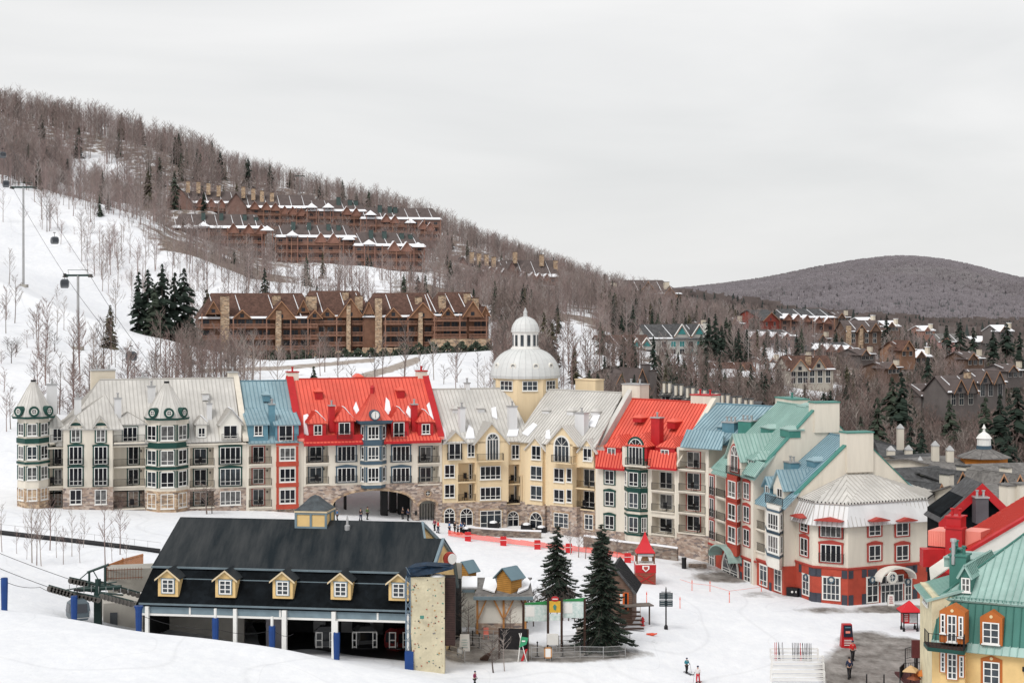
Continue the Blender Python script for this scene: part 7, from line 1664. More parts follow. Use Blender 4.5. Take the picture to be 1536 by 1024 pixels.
for a,b,w in (((134,880),(134,856),.11),((158,884),(158,848),.13),((131,858),(163,846),.12),((134,856),(120,868),.05),((140,856),(156,884),.05),((100,884),(175,872),.07),((120,884),(185,892),.09),((130,872),(165,880),.12)):
    mb=MB(); mb.tube(P(*a,157),P(*b,157),w,n=5); mb.build('gantry_beam',mach,lt_)
for k in range(9):
    mb=MB(); x=104+k*11; mb.tube(P(x,890-1.0*k*.2,155.5),P(x,876+k*.8,155.5),.035,n=4); mb.build('platform_rail',tin,lt_)
mb=MB(); mb.ext([P(102,890,155),P(205,902,155),P(205,902,159),P(102,890,159)],(0,0,.06)); mb.build('service_platform',whl,lt_)
cabin(P(117,929,153.5),.5,'gondola cabin hanging under the lift tower head','lift cabins on the line',hang=2.9,shell=M('cabin_teal_shell',(.10,.13,.15),.3),s=.9)
# cables
def cable(pts,label,r_=.03,sag=.0):
    o=thing('lift_cable',label,'cable',pts[0],'lift cables'); mb=MB()
    for a,b in zip(pts[:-1],pts[1:]):
        n=12; pr=a
        for k in range(1,n+1): t=k/n; p_=a.lerp(b,t)-Vector((0,0,sag*4*t*(1-t))); mb.tube(pr,p_,r_,n=3,cap=False); pr=p_
    mb.build('cable_run',iron,o)
cable([P(-120,775,175),P(104,868,160)],'upper lift cable running left from the tower head',.03,.3); cable([P(-120,795,172),P(73,880,154)],'middle lift cable running left from the tower head',.03,.3); cable([P(0,868,150),P(60,880,154),P(110,890,154)],'lower lift cable past the left blue post',.025,.3)
cable([P(210,922,151),P(330,944,151),P(410,944,151),P(440,950,150)],'thin slack cable in front of the station posts',.022,.35)
# left background wall, railing and orange fence, pipeline
r=thing('machine_building','low grey concrete building with a dark door left of the station','building',GP(190,163)); f=Fac((150,160),(214,161)); mb=MB(); zt_=f.z(190,868); fbox(mb,f,f.t(155),f.L+1.5,2,f.z(190,903),-5,0); mb.build('wall',MATS['pale_concrete'],r); mb=MB(); fbox(mb,f,f.t(162,-6),f.L+1.5,f.z(190,905),f.z(190,868),-9,-6); mb.build('upper_wall',concrete,r); mb=MB(); fbox(mb,f,f.t(165),f.t(176),f.z(170,937),f.z(170,918),0,.06); mb.build('door',M('grey_door',(.12,.13,.14),.6),r)
def fence(pts,h,sp,label,m,name='timber_fence',th=.03,group=None,thick=None,bars=2,fill=1.0):
    r=thing(name,label,'fence',pts[0],group)
    for a,b in zip(pts[:-1],pts[1:]):
        mb=MB(); n=max(1,int((b-a).length/sp)); v=(b-a).normalized()
        for k in range(n): p_=a.lerp(b,(k+.5)/n); mb.box(p_+Vector((0,0,h/2)),(sp*fill,th,h),math.atan2(v.y,v.x))
        for j in range(bars): z=h*(.15+.7*j/max(1,bars-1)); mb.tube(a+Vector((0,.04,z)),b+Vector((0,.04,z)),.04,n=4)
        mb.build('fence_panel',m,r); mb=MB(); mb.box(a+Vector((0,.05,h/2)),(.12,.12,h+.2)); mb.build('post',m,r)
fence([P(162,867,168),P(184,858,174),P(215,849,181)],1.35,.22,'orange timber slat fence climbing beside the lift station',M('orange_slat',(.50,.20,.07),.8,.12,1),fill=.5)
fence([P(160,870,166),P(214,868,166)],1.15,.25,'thin dark railing above the concrete building',wood,'thin_railing',fill=.12)
W_=[GP(px,D) for px,D in ((-150,205),(-40,203),(40,201),(120,199),(200,197),(240,196))]
r=thing('snow_pipeline','long thick black pipe lying across the snow bank on a timber edge','pipe',W_[0])
ys=[(-150,780),(-40,795),(0,799),(60,806),(120,812),(180,820),(240,828)]
pts=[gpos(px,py+3,150,246)+Vector((0,0,.25)) for px,py in ys]; 
mb=MB(); mb.path(pts,.27,8); mb.build('pipe',iron,r)
mb=MB(); mb.path([p_-Vector((0,-.3,.42)) for p_ in pts],.17,4); mb.build('timber_edge',wood,r)
mb=MB()
for a,b in zip(pts[:-1],pts[1:]):
    mb.tube(a+Vector((0,.6,.85)),b+Vector((0,.6,.85)),.02,n=3)
    for k in range(3): p_=a.lerp(b,k/3); mb.tube(p_+Vector((0,.6,-.3)),p_+Vector((0,.6,.9)),.022,n=3)
mb.build('wire_fence',tin,r)
# patio chairs of the balconies
ch0=None
for fa_,t,z,o in CHAIRS[:40]:
    p_=fa_.p(t,z+.02,o)
    if ch0 is None:
        ch0=thing('balcony_chair','black metal chair standing on a hotel balcony behind its railing','chair',(0,0,0),'black chairs on the hotel balconies')
        mb=MB(); mb.box((0,0,.42),(.55,.55,.06)); mb.build('seat',iron,ch0); mb=MB(); mb.box((0,.26,.8),(.55,.05,.7)); mb.build('backrest',iron,ch0)
        for sx in (-1,1):
            for sy in (-1,1): mb=MB(); mb.box((sx*.24,sy*.24,.2),(.04,.04,.42)); mb.build('leg',iron,ch0)
        ch0.location=p_; ch0.rotation_euler.z=random.uniform(-1,1); KIDS[ch0.name]=list(ch0.children)
    else: dup(ch0,p_,random.uniform(-1.2,1.2))
# ================================================================ hillside houses
HOUSES=[]   # (x0,x1,D0,depth) footprints used to keep trees off
def hs(*a,**k):
    HOUSES.append((a[3],a[5],min(a[4],a[6]),2*a[10])); return vhouse(*a,**k)
redwood=M('reddish_wood_trim',(.31,.16,.12),.8,.1); hillred=M('hazed_red_boards',(.25,.155,.13),.85,.12,.6)  # hillred: board red muted in colour to stand for distance haze
tealg=M('dark_teal_chimney',(.07,.105,.10),.7,.1); darkroof=M('dark_brown_roof',(.125,.10,.095),.9,.12,.5); greybr=M('grey_brown_boards',(.17,.15,.145),.85,.1,.5)
hwin=M('hillside_window_glass',(.03,.035,.045),.3,.2)
GA='brown timber lodges in the row above the hotel'
br=(brownroof,woodlt)
def lodge(label,x0,D0,x1,D1,yb,ye,yr,gables,chims,rails,cols,posts,rx=(),**k):
    r,fa=hs('timber_lodge',label,'lodge',x0,D0,x1,D1,yb,ye,yr,8,cedar,br,gables,chims,rows=[ry+(-8) for ry in rails]+[rails[-1]+9],cols=cols,wcol=(hwin,cedar2),rails=[(ry,a,b,1.6) for ry in rails for a,b in rx],posts=posts,group=GA,ch_mat=stonelt,trim=M('orange_cedar_gable',(.33,.17,.10),.8,.12,.8,kind='plank'),snowl=4,wsz=(1.7,1.7),hip=1,r0=3.5,r1=3.5,**k)
    mb=MB(); fbox(mb,fa,-.5,fa.L+.5,fa.z((x0+x1)/2,yb+6),fa.z((x0+x1)/2,yb-7),0,1.7); mb.build('stone_base',stonelt,r); return r,fa
lodge('leftmost brown timber lodge with wide front gable and stone chimney at its corner',300,462,478,470,540,476,439.5,[(320,20,451,468,1.2),(363,24,464,475,.8),(422,42,451,476,2.2),(472,20,464,475,1.2)],[(331,344,444,545,1.0),(409,421,443,470,-4),(414,422,466,545,2.6)],[491,508,524],(309,350,362,374,388,400,430,442,456,468),[(303,470,1.6),(350,476,1.6),(400,476,1.6),(436,476,2),(462,476,1.6)],rx=[(302,330),(346,412),(424,476)])
lodge('second brown timber lodge from the left with dark valley roof and twin stone chimneys',448,470,561,474,533,474,436,[(455,16,449,466,.6),(491,22,461,473,.8),(526,36,447,473,2.2),(555,14,460,472,.8)],[(459,475,444,470,-1),(514,523,438,465,-5),(520,526,457,535,2.6)],[486,503,518],(470,482,496,508,534,546),[(466,474,1.6),(505,474,1.6),(545,474,1.6)],rx=[(465,518),(528,560)])
lodge('third brown timber lodge from the left with tall stone chimney running down its front',546,470,667,474,528,474,439,[(553,14,452,468,.6),(590,22,461,473,.8),(634,38,453,474,2.2),(662,12,464,473,.8)],[(563,573,447,528,.8),(533,544,444,465,-3),(623,633,445,470,-4),(628,634,468,528,2.6)],[486,503,518],(580,592,604,616,642,654),[(578,474,1.6),(612,474,1.6),(655,474,1.6)],rx=[(576,626),(636,665)])
lodge('rightmost brown timber lodge of the lower row with three small front gables',648,472,733,476,515,472,438,[(672,18,461,472,.8),(709,28,451,472,2.0),(728,12,459,471,.8)],[(659,669,443,468,-2),(697,706,440,465,-4),(709,718,447,470,-2),],[481,495,506],(658,670,682,694,716,727),[(652,472,1.6),(690,472,1.6),(730,472,1.6)],rx=[(650,700),(704,732)])
def pyramid(r,fa,px,yp,ye,w,pro=1.5,snow=True,base=None,yb=None):
    c=fa.p(fa.t(px,pro),0,pro-w/2); z0,z1=fa.z(px,ye,pro),fa.z(px,yp,pro)
    mb=MB(); mb.lathe((c.x,c.y,z0),[(w*.8,-.15),(w*.78,0),(.05,z1-z0)],4,rot=math.atan2(fa.d.y,fa.d.x)+R(45)); mb.build('gazebo_roof',snowm if snow else darkroof,r)
    if yb:
        zb=fa.z(px,yb,pro); 
        for sx in (-1,1): mb=MB(); q=c+Vector((fa.d.x,fa.d.y,0))*(sx*w*.45)+Vector((fa.n.x,fa.n.y,0))*(w*.4); mb.box((q.x,q.y,(zb+z0)/2),(.3,.3,z0-zb)); mb.build('gazebo_post',redwood,r)
def condo(label,x0,D0,x1,D1,yb,ye,yr,sg,chims,pyr,group,big=(),chm=tealg,ncol=7,nrow=3,wall=hillred,roof=darkroof,st=11.5,cw=6,gw=17,gh=12,back=6,rails=True):
    cols=[x0+(x1-x0)*(k+.5)/ncol for k in range(ncol)]
    rows=[ye+7+st*k for k in range(nrow)]
    sl=(D1-D0)/(x1-x0)
    r,fa=hs('hillside_condo',label,'condominium',x0,D0,x1,D1,yb,ye,yr,back,wall,(roof,redwood),rows=rows,cols=cols,wcol=(hwin,redwood),chims=[(c-cw/2,c+cw/2,y-3,y+14,-3) for c,y in chims],ch_mat=chm,rails=[(y+5,x0+3,x1-3,1.3) for y in rows[:nrow]] if rails else [],posts=[(x0+(x1-x0)*k/5,ye,1.3) for k in range(6)],group=group,wsz=(1.5,1.6),snowl=max(2,int((x1-x0)/18)),snowroof=True,hip=0 if big else 1,r0=3 if not big else None,r1=3 if not big else None)
    for gx,pk in sg:
        tt0,tt1=fa.t(gx-gw/2,1.4),fa.t(gx+gw/2,1.4); zg,zp=fa.z((x0+x1)/2,ye,1.4),fa.z((x0+x1)/2,ye-gh,1.4); zg+=(ye-gh-pk)*0; 
        dz_=fa.z(gx,pk,1.4)-zp; zg+=dz_; zp+=dz_
        mb=MB(); mb.ext([fa.p(tt0,zg-1,1.4),fa.p(tt1,zg-1,1.4),fa.p(tt1,zg,1.4),fa.p((tt0+tt1)/2,zp-.1,1.4),fa.p(tt0,zg,1.4)],Vector((-fa.n.x,-fa.n.y,0))*4); g=mb.build('gable',redwood,r)
        mb=MB(); gable_roof(mb,fa,tt0,tt1,zg,zp,1.4,4.5,ov=.2,ribs=False,front=.5); mb.build('gable_roof',snowm,g)
        mb=MB(); 
        for s_ in(-1,1):
            e=(tt0+tt1)/2+s_*((tt1-tt0)/2+.2); p0=fa.p(e,zg-.45,1.95); p1=fa.p((tt0+tt1)/2,zp-.4,1.95); mb.ext([p0,p1,p1+Vector((0,0,.3)),p0+Vector((0,0,.3))],Vector((fa.n.x,fa.n.y,0))*.05)
        mb.build('barge_board',redwood,g)
    for gx,w_,pk,eav in big:
        tt0,tt1=fa.t(gx-w_/2,2),fa.t(gx+w_/2,2); zg,zp=fa.z(gx,eav,2),fa.z(gx,pk,2); zlow=fa.z(gx,yb,2)
        mb=MB(); mb.ext([fa.p(tt0,zlow-3,2),fa.p(tt1,zlow-3,2),fa.p(tt1,zg,2),fa.p((tt0+tt1)/2,zp-.1,2),fa.p(tt0,zg,2)],Vector((-fa.n.x,-fa.n.y,0))*9); g=mb.build('front_gable',wall,r)
        mb=MB(); gable_roof(mb,fa,tt0,tt1,zg,zp,2,10,ov=.5,ribs=False,front=.6); mb.build('front_gable_roof',roof,g)
    for px,yp in pyr: pyramid(r,fa,px,yp,yp+7,4.6,2.2,True,yb=yb)
    return r,fa
GB='red brown condominiums in the middle hillside row'; GC='red brown condominiums in the upper hillside row'
condo('left condominium block of the middle row with two snowy pyramid roofs',258,678,397,684,395,341,321,[(350,334),(373,335),(392,336)],[(305,322),(332,323),(367,325),(384,329)],[(283,335),(305,332)],GB,ncol=9,nrow=4)
condo('centre condominium block of the middle row with snowy pyramid roof at each end',413,680,534,686,398,355,337,[(481,348),(500,349)],[(440,336),(463.6,337),(493,339),(508,341)],[(401,338),(438.5,346),(523,352)],GB,ncol=8,nrow=3)
condo('right condominium block of the middle row ending in a tall open corner gazebo',531,682,637,690,407,368,349,[(591,361),(610,362)],[(557,348),(577,350),(603,353),(616,355)],[(555,359),(629,363)],GB,ncol=7,nrow=3)
condo('upper left condominium with big red end gable and four stone chimneys',256,798,362,804,345,304,287,[(301,296),(317,297),(332,298),(347,299)],[(282,275),(297.6,276),(312.7,278),(328,281)],[],GC,big=((269,38,281,302),),chm=stonelt,ncol=7,gw=15,gh=11,st=10,back=7)
condo('upper condominium with a red front gable and a long run of snowy gablets',345,802,470,808,352,311,292,[(382,301),(399,302),(413,303),(427,308),(439,309),(452,311),(463,312)],[(365,283),(380,286),(393,289),(408,292)],[],GC,big=((354,30,289,308),),chm=stonelt,ncol=8,gw=14,gh=10,st=10,back=7)
condo('upper condominium with one snowy pyramid roof near its middle',460,806,549,812,345,316,300,[(520,309),(534,311)],[(508,299),(525,303),(534,304)],[(468,304),(493,304)],GC,ncol=6,nrow=2,gw=14,gh=10,st=10)
condo('uppermost right condominium whose end balconies stand out against the sky',541,808,661,816,362,328,312,[(579,320),(592,322),(634,331),(645,333)],[(570,311),(585,313),(593,314),(628,323),(640,325),(646,326)],[(556.6,315),(616,327)],GC,ncol=8,nrow=3,gw=14,gh=10,st=10)
GDn='condominiums on the shoulder of the hill'
condo('shoulder condominium with a tall red end gable at its left',682,818,770,824,440,408,392,[(724,399),(736,400),(747,401),(757,402)],[(708,381),(719,383),(730,385),(741,388)],[],GDn,big=((694,30,385,406),),chm=stonelt,ncol=6,nrow=2,gw=12,gh=9,st=10,back=7)
condo('shoulder condominium with four snowy gablets below a brown roof',757,822,836,828,446,414,390,[(787,407),(799,408),(809,409),(820,410)],[(773,381),(813,385),(834,394)],[],GDn,big=((768,22,391,410),),chm=stonelt,ncol=6,nrow=3,gw=12,gh=9,st=10,back=7)
# ridge lodges
GE='large houses on the ridge'
hs('ridge_lodge','brown roofed ridge house at the left with snow streaked gables','house',878,905,925,908,462,444,430,8,cedar2,(darkroof,redwood),((890,18,431,444,1),(908,16,433,445,1)),[(884,890,428,440,-3,stonelt)],rows=(450,456),cols=(884,896,908,918),wcol=(hwin,offw),group=GE,snowl=4)
hs('ridge_lodge','largest dark roofed house on the ridge with two cream chimneys','house',912,912,1022,918,462,440,420,10,cedar2,(darkroof,redwood),((935,22,430,444,1),(972,26,422,438,1),(1005,24,430,446,1),(955,16,436,448,1.5)),[(916,925,424,440,-3,creamdk),(996,1004,423,440,-3,creamdk)],rows=(448,456),cols=(925,940,955,968,980,992,1008),wcol=(hwin,offw),group=GE,snowl=6,hip=1)
condo('distant row of reddish gabled houses beside the grey hill',1036,1010,1104,1020,478,458,447,[(1046,452),(1060,453),(1074,453),(1088,454)],[],[],'far reddish house row',ncol=6,nrow=2,wall=redwood,roof=greybr,gw=12,gh=6,st=9,rails=False)
r,fa=hs('red_chalet','bright red chalet with grey roof at the near end of a gabled row','house',1143,700,1172,712,497,478,464,7,M('chalet_red_boards',(.34,.075,.055),.8,.1),(slate,iron),((1156,24,468,480,1),),[],rows=(486,),cols=(1150,1162),wcol=(hwin,offw))
condo('grey roofed row of gabled houses behind the red chalet',1170,712,1252,722,496,476,463,[(1182,470),(1196,471),(1210,472),(1228,474),(1242,475)],[],[],'gabled row by the red chalet',ncol=6,nrow=2,wall=hillred,roof=slate,gw=12,gh=7,st=9,rails=False)
# teal trimmed white houses
tw=M('teal_window_trim',(.05,.24,.24),.6,.05)
def tealhouse(label,x0,D0,x1,D1,yb,ye,yr,gl,roof,ch,cols,wall=M('pale_grey_boards',(.48,.47,.44),.8,.08)):
    r,fa=hs('hillside_house',label,'house',x0,D0,x1,D1,yb,ye,yr,7,wall,(roof,white),[(g,22,p,e,1.2) for g,p,e in gl],ch,rows=(ye+9,ye+20,ye+31),cols=cols,wcol=(tw,white),group='white trimmed houses with teal windows',snowl=4,trim=wall,dormwin=False,wsz=(1.5,1.6))
    for g,p,e in gl:
        mb=MB()
        for s_ in (-1,1):
            e0=fa.q(g+s_*11.5,e+1,1.75); e1=fa.q(g,p,1.75); mb.tube(e0,e1,.2,n=4)
        mb.build('gable_trim',white,r); mb=MB(); mb.ext([fa.q(g-6,e-2,1.3),fa.q(g+6,e-2,1.3),fa.q(g,p+5,1.3)],Vector((fa.n.x,fa.n.y,0))*.1); mb.build('gable_panel',tw,r)
tealhouse('lower white and teal house with reddish brown roof and two sharp gables',906,515,981,520,542,524,502,[(955,507,522),(970,506,521)],brownroof,[],(914,926,938,953,970))
tealhouse('upper white and teal house with grey roof and two sharp gables at its right',972,528,1061,533,533,507,486,[(1023,486,503),(1049,486,503)],slate,[(1057,1064,484,500,-1,offw)],(980,996,1010,1023,1036,1049))
# dark complex behind the hotel
hs('dark_lodge','steep dark brown roofed house close behind the white roofed hotel','house',912,392,985,398,606,582,547,9,greybr,(darkroof,iron),((930,22,560,582,1),(962,20,552,578,1)),[(966,976,547,590,1,greybr),(975,985,556,606,1.4,greybr)],rows=(590,),cols=(920,940,955),wcol=(hwin,greybr),hip=1)
# stepping town houses with cream chimneys
GJ='dark roofed terraced houses with cream chimneys'
for i in range(8):
    x0=992+i*17.5; y=573+i*3.6; D=350-i*6
    hs('terraced_house',['highest and farthest','second','third','fourth','fifth','sixth','seventh','lowest and nearest'][i]+' dark roofed terraced house, counted from the left, with paired cream chimneys','house',x0,D,x0+17,D-.6,y+34,y+19,y+3,6,greybr,(slate,iron),(),[(x0+2,x0+5.5,y+1,y+16,.6,cream),(x0+10,x0+13.5,y+1,y+16,.6,cream)],rows=(y+24,),cols=(x0+6,x0+13),wcol=(hwin,offw),group=GJ)
GK='scattered houses among the valley trees'
def cottage(label,x0,x1,D,yb,ye,yr,wall,roof,gl,ch=(),cols=(),rows=(),hip=0,snowl=2,back=4.5,wc=(hwin,white)):
    return hs('valley_house',label,'house',x0,D,x1,D+4,yb,ye,yr,back,wall,(roof,white),gl,ch,rows=rows,cols=cols,wcol=wc,group=GK,snowl=snowl,hip=hip,trim=wall)
cottage('large tan house with brown roof, snowy front gable and tall white windows',1184,1250,480,577,553,533,M('muted_tan_boards',(.46,.42,.36),.85,.1),brownroof,((1200,26,538,554,1.5),(1228,18,536,550,1)),[(1212,1217,534,548,-1)],(1190,1200,1208,1218,1230,1242),(560,570))
cottage('brown roofed house with white framed porch among the trees above the terraced houses',1070,1135,500,577,561,543,greybr,brownroof,((1113,16,546,560,1.5),(1128,14,548,561,1)),(),(1106,1114,1122,1130),(566,574))
cottage('stone pillared brown house with two white edged gables on the knoll',1270,1322,640,520,496,480,cedar2,darkroof,((1292,14,486,496,1.2),(1313,14,484,495,1.2)),[(1272,1277,488,520,1.3,stonelt),(1290,1295,492,522,1.6,stonelt)],(1280,1300,1312),(503,511))
cottage('light orange brown gabled house between bare trees',1351,1373,560,540,524,511,M('tan_orange_boards',(.33,.19,.125),.8,.1),brownroof,((1362,18,510,524,1.2),),(),(1356,1366),(530,))
cottage('pinkish house with snow on its lot far across the valley',1408,1440,800,520,512,500,M('pinkish_boards',(.40,.22,.20),.8,.1),slatelt,((1418,12,502,511,1),),(),(1414,1424,1434),(515,))
cottage('small pale grey house at the far right with a snowy roof edge',1461,1488,800,518,512,504,greybr,snowm,((1478,12,504,511,1),),(),(1468,1480),(515,))
cottage('dark brown house with tall chimney in the right hand woods',1382,1424,430,614,592,574,greybr,darkroof,((1395,16,578,592,1),),[(1410,1415,570,586,-1)],(1388,1402,1414),(598,606))
cottage('dark steep roofed house with white snow line in the right hand woods',1422,1466,420,612,586,562,greybr,darkroof,((1440,18,568,586,1),(1458,14,568,586,1)),[(1452,1457,558,576,-1)],(1430,1442,1456),(592,602),wc=(hwin,offw))
cottage('dark roofed house group nearest the right edge of the woods',1466,1508,440,598,572,552,greybr,darkroof,((1478,16,556,572,1),(1498,14,556,572,1)),(),(1474,1486,1500),(580,589))
condo('row of dark roofed houses with teal gables below the knoll',1222,600,1290,606,538,524,513,[(1232,515),(1246,516),(1260,517),(1274,518)],[],[],'teal gabled row below the knoll',ncol=5,nrow=1,wall=greybr,roof=slate,gw=11,gh=7,st=9,rails=False)
condo('row of dark houses with slate roofs below the red chalet',1120,635,1196,642,515,504,494,[(1132,497),(1148,497),(1164,498),(1180,499)],[],[],'dark row below the red chalet',ncol=5,nrow=1,wall=bluetrim,roof=slate,gw=11,gh=7,st=9,rails=False)
cottage('small dark blue roofed cabin at the left edge behind the hotel',-25,28,300,645,624,598,cedar2,M('navy_roof',(.02,.028,.045),.7),(),(),(5,18),(634,),snowl=0,wc=(hwin,cedar2))
for k_,(x0,x1,D,yb,col,rf_,lb) in enumerate(((1296,1316,700,492,'g','s','small grey house with snowy roof on the ridge right of the chalet row'),(1330,1350,760,497,'b','s','brown house with snowy roof just left of the right hand conifers'),(1198,1220,560,548,'b','b','brown gabled house half hidden below the slate roofed row'),(1150,1172,540,552,'g','s','grey house with snowy roof in the birches left of the tan house'),(1040,1062,600,500,'b','b','brown house behind the white and teal houses'),(1094,1116,680,494,'r','b','reddish house left of the dark row below the chalet'),(1330,1352,520,560,'b','b','brown house beside the hillside road bend'),(1290,1312,560,540,'g','b','grey house below the stone pillared house'),(1372,1398,600,545,'b','s','brown house with white roof right of the orange brown house'),(1450,1476,560,548,'b','b','dark roofed brown house above the right hand dark houses'),(1510,1536,520,566,'g','b','grey house at the right border of the woods'),(1255,1275,800,484,'b','b','far brown house behind the chalet row'),(1498,1520,760,505,'g','s','far grey house near the right border with snowy roof'),(1385,1402,860,502,'r','s','far reddish house with snow on its roof'),(1060,1084,560,530,'b','b','brown house right of the white and teal houses'),(1226,1246,650,516,'g','b','grey house between chalet row and teal gabled row'))):
    yy=yb; hh_=(x1-x0)*.55
    cottage(lb,x0,x1,D,yb,yb-hh_*.75,yb-hh_*1.5,{'g':greybr,'b':cedar2,'r':redwood}[col],{'s':snowm,'b':darkroof}[rf_],((x0+(x1-x0)*.35,(x1-x0)*.5,yb-hh_*1.35,yb-hh_*.75,1),),[(x1-6,x1-3,yb-hh_*1.7,yb-hh_,-1,creamdk)],(x0+5,(x0+x1)/2,x1-5),(yb-hh_*.35,),snowl=2,back=5)
# retaining wall and hedges in front of the lodges
r=thing('retaining_wall','long tan retaining wall below the rightmost timber lodges','wall',P(650,520,462)); f_=Fac((560,463),(738,466))
mb=MB(); 
for k in range(9): a,b=f_.L*k/9,f_.L*(k+1)/9; fbox(mb,f_,a,b-.05,f_.z(650,545),f_.z(650,524-k*1.0),-1,0)
mb.build('wall_face',stonelt,r)
# ================================================================ lift towers on the slope
def lifttower(px,yb,yt,D,wpx,label,sc=1):
    b=P(px,yb,D); k=D/F; b.z=HP(px,D); zt=P(px,yt,D).z; r=thing('lift_tower',label,'lift tower',b,'lift towers on the ski slope')
    mb=MB(); mb.tube(b-Vector((0,0,1)),(b.x,b.y,zt),.36*sc,.28*sc,8); mb.build('mast',tin,r); mb=MB(); mb.box((b.x,b.y,b.z+.2),(2.2*sc,2.2*sc,.8)); mb.build('footing',concrete,r)
    w=wpx*k/2; mb=MB(); mb.box((b.x,b.y,zt),(2*w,.45,.45)); mb.box((b.x,b.y,zt+1.2*sc),(1.6*w,.1,.1)); mb.build('crossarm',mach,r)
    for s_ in (-1,1):
        mb=MB(); c=Vector((b.x+s_*w,b.y,zt-.3)); mb.box(c,(.35,3.4*sc,.3)); 
        for j in range(4): q=c+Vector((0,(j-1.5)*.8*sc,.3)); mb.tube(q-Vector((.08,0,0)),q+Vector((.08,0,0)),.3*sc,n=8)
        mb.build('sheave_train',whl,r)
        mb=MB(); mb.tube((b.x+s_*w*.7,b.y,zt),(b.x+s_*w*.8,b.y,zt+1.2*sc),.06,n=4); mb.build('catwalk_rail',tin,r)
    return b,zt,w
TT=[lifttower(117,513,413,380,38,'nearest grey lift tower standing low on the ski slope'),lifttower(35,371,281,470,34,'second grey lift tower higher up at the left edge')]
lifttower(450,281,264,940,13,'small lift tower silhouetted on the wooded skyline')
rr_=random.Random(3)
for px,py,D,lb in ((97,432,372,'gondola cabin hanging at the left arm of the nearest slope tower'),(82,366,460,'gondola cabin hanging right of the second slope tower'),(9,281,500,'gondola cabin hanging left of the second slope tower'),(4,237,560,'gondola cabin highest up at the left edge of the picture'),(197,541,355,'lowest gondola cabin, above the rear of the cream hotel')):
    p_=P(px,py,D); cabin(p_,rr_.random(),lb,'gondola cabins on the slope line',hang=3.2,s=.95,shell=M('cabin_dark_shell',(.09,.10,.115),.4))
cable([P(0,212,590),P(12,262,500),P(20,283,470),P(99,415,380),P(180,520,345),P(230,575,300)],'lift cable on the left side of the slope towers',.05,.5)
cable([P(0,190,600),P(52,281,470),P(135,413,380),P(210,525,345),P(260,580,300)],'lift cable on the right side of the slope towers',.05,.5)
# ================================================================ vegetation
bark=[M('grey_brown_bark',(.235,.185,.165),.95,.15,2),M('reddish_bark',(.28,.20,.18),.95,.15,2),M('pale_birch_bark',(.40,.345,.315),.9,.15,3),M('dark_bark',(.13,.105,.095),.95,.15,2)]
fol=[M('dark_spruce_needles',(.034,.056,.040),.9,.3,1.5),M('mid_spruce_needles',(.075,.10,.068),.9,.3,1.5),M('olive_pine_needles',(.12,.11,.065),.9,.3,1.5)]
def unit_tree(seed,nl=15,tw=5,w=1.0,spread=.30):
    """bare tree of height 1: returns trunk quads and crown tris as arrays"""
    r=random.Random(seed); T=[]; Cr=[]
    def blade(a,b,w0,w1,out):
        d=(b-a).normalized(); s_=d.cross(Vector((r.uniform(-1,1),r.uniform(-1,1),.3))).normalized()
        out.append((a-s_*w0,a+s_*w0,b+s_*w1,b-s_*w1))
    bend=Vector((r.uniform(-.03,.03),r.uniform(-.03,.03),0))
    def tp(z): return bend*math.sin(z*3)+Vector((0,0,z))
    rad=lambda z:.0095*w*(1-z)*1.0+.002
    for k in range(5):
        z0,z1=k/5*.96,(k+1)/5*.96
        for j in range(3):
            a0,a1=j*2.094,(j+1)*2.094
            T.append(tuple(tp(z)+Vector((math.cos(a),math.sin(a),0))*rad(z) for z,a in ((z0,a0),(z0,a1),(z1,a1),(z1,a0))))
    for k in range(nl):
        z=.28+.66*(k+r.random())/nl; a=r.uniform(0,6.28); ln=spread*(1.15-z)*r.uniform(.6,1.2)+.05; up=r.uniform(.7,1.5)
        b=tp(z); e=b+Vector((math.cos(a),math.sin(a),up)).normalized()*ln; blade(b,e,.0038*w,.0015*w,Cr)
        for q in range(tw):
            t=r.uniform(.3,1); s0=b.lerp(e,t); dv=Vector((math.cos(a+r.uniform(-1.2,1.2)),math.sin(a+r.uniform(-1.2,1.2)),up*r.uniform(.6,1.6))).normalized()*ln*r.uniform(.25,.6)
            blade(s0,s0+dv,.0019*w,.0007*w,Cr)
            s1=s0+dv*.5; blade(s1,s1+Vector((dv.y*r.uniform(-1,1),-dv.x*r.uniform(-1,1),dv.z*.8))*.6,.0014*w,.0006*w,Cr)
    return np.array(T,dtype=float),np.array(Cr,dtype=float)
def unit_conifer(seed,n=22,k=7,wd=.20,bare=.08):
    r=random.Random(seed); T=[]; Cr=[]
    for j in range(4):
        a0,a1=j*1.571,(j+1)*1.571; T.append(tuple(Vector((math.cos(a)*q,math.sin(a)*q,z)) for z,a,q in ((0,a0,.014),(0,a1,.014),(.95,a1,.003),(.95,a0,.003))))
    for i in range(n):
        z=bare+(1-bare)*(i/n)**.92; rd=wd*(1-z)**.8*r.uniform(.75,1.1)+.012
        for j in range(k):
            if r.random()<.1: continue
            a=r.uniform(0,6.283); rr=rd*r.uniform(.6,1.15); dr=rr*r.uniform(.25,.5); c,s_=math.cos(a),math.sin(a)
            b=Vector((0,0,z+.015)); e=Vector((c*rr,s_*rr,z-dr)); m=b.lerp(e,.55); n_=Vector((-s_,c,0))*rr*r.uniform(.28,.42); 
            Cr.append((b,m+n_-Vector((0,0,.015)),e,m-n_-Vector((0,0,.015))))
            Cr.append((m+Vector((0,0,.012)),m+n_*.8+Vector((c,s_,0))*rr*.2-Vector((0,0,.035)),e-Vector((0,0,.02)),m-n_*.8-Vector((0,0,.03))))
    return np.array([[tuple(v) for v in q] for q in T],dtype=float),np.array([[tuple(v) for v in q] for q in Cr],dtype=float)
def quadmesh(name,A,mats,mi=None):
    n=len(A); V=A.reshape(-1,3); return npmesh(name,V,np.arange(n*4).reshape(n,4),mats,False,mi)
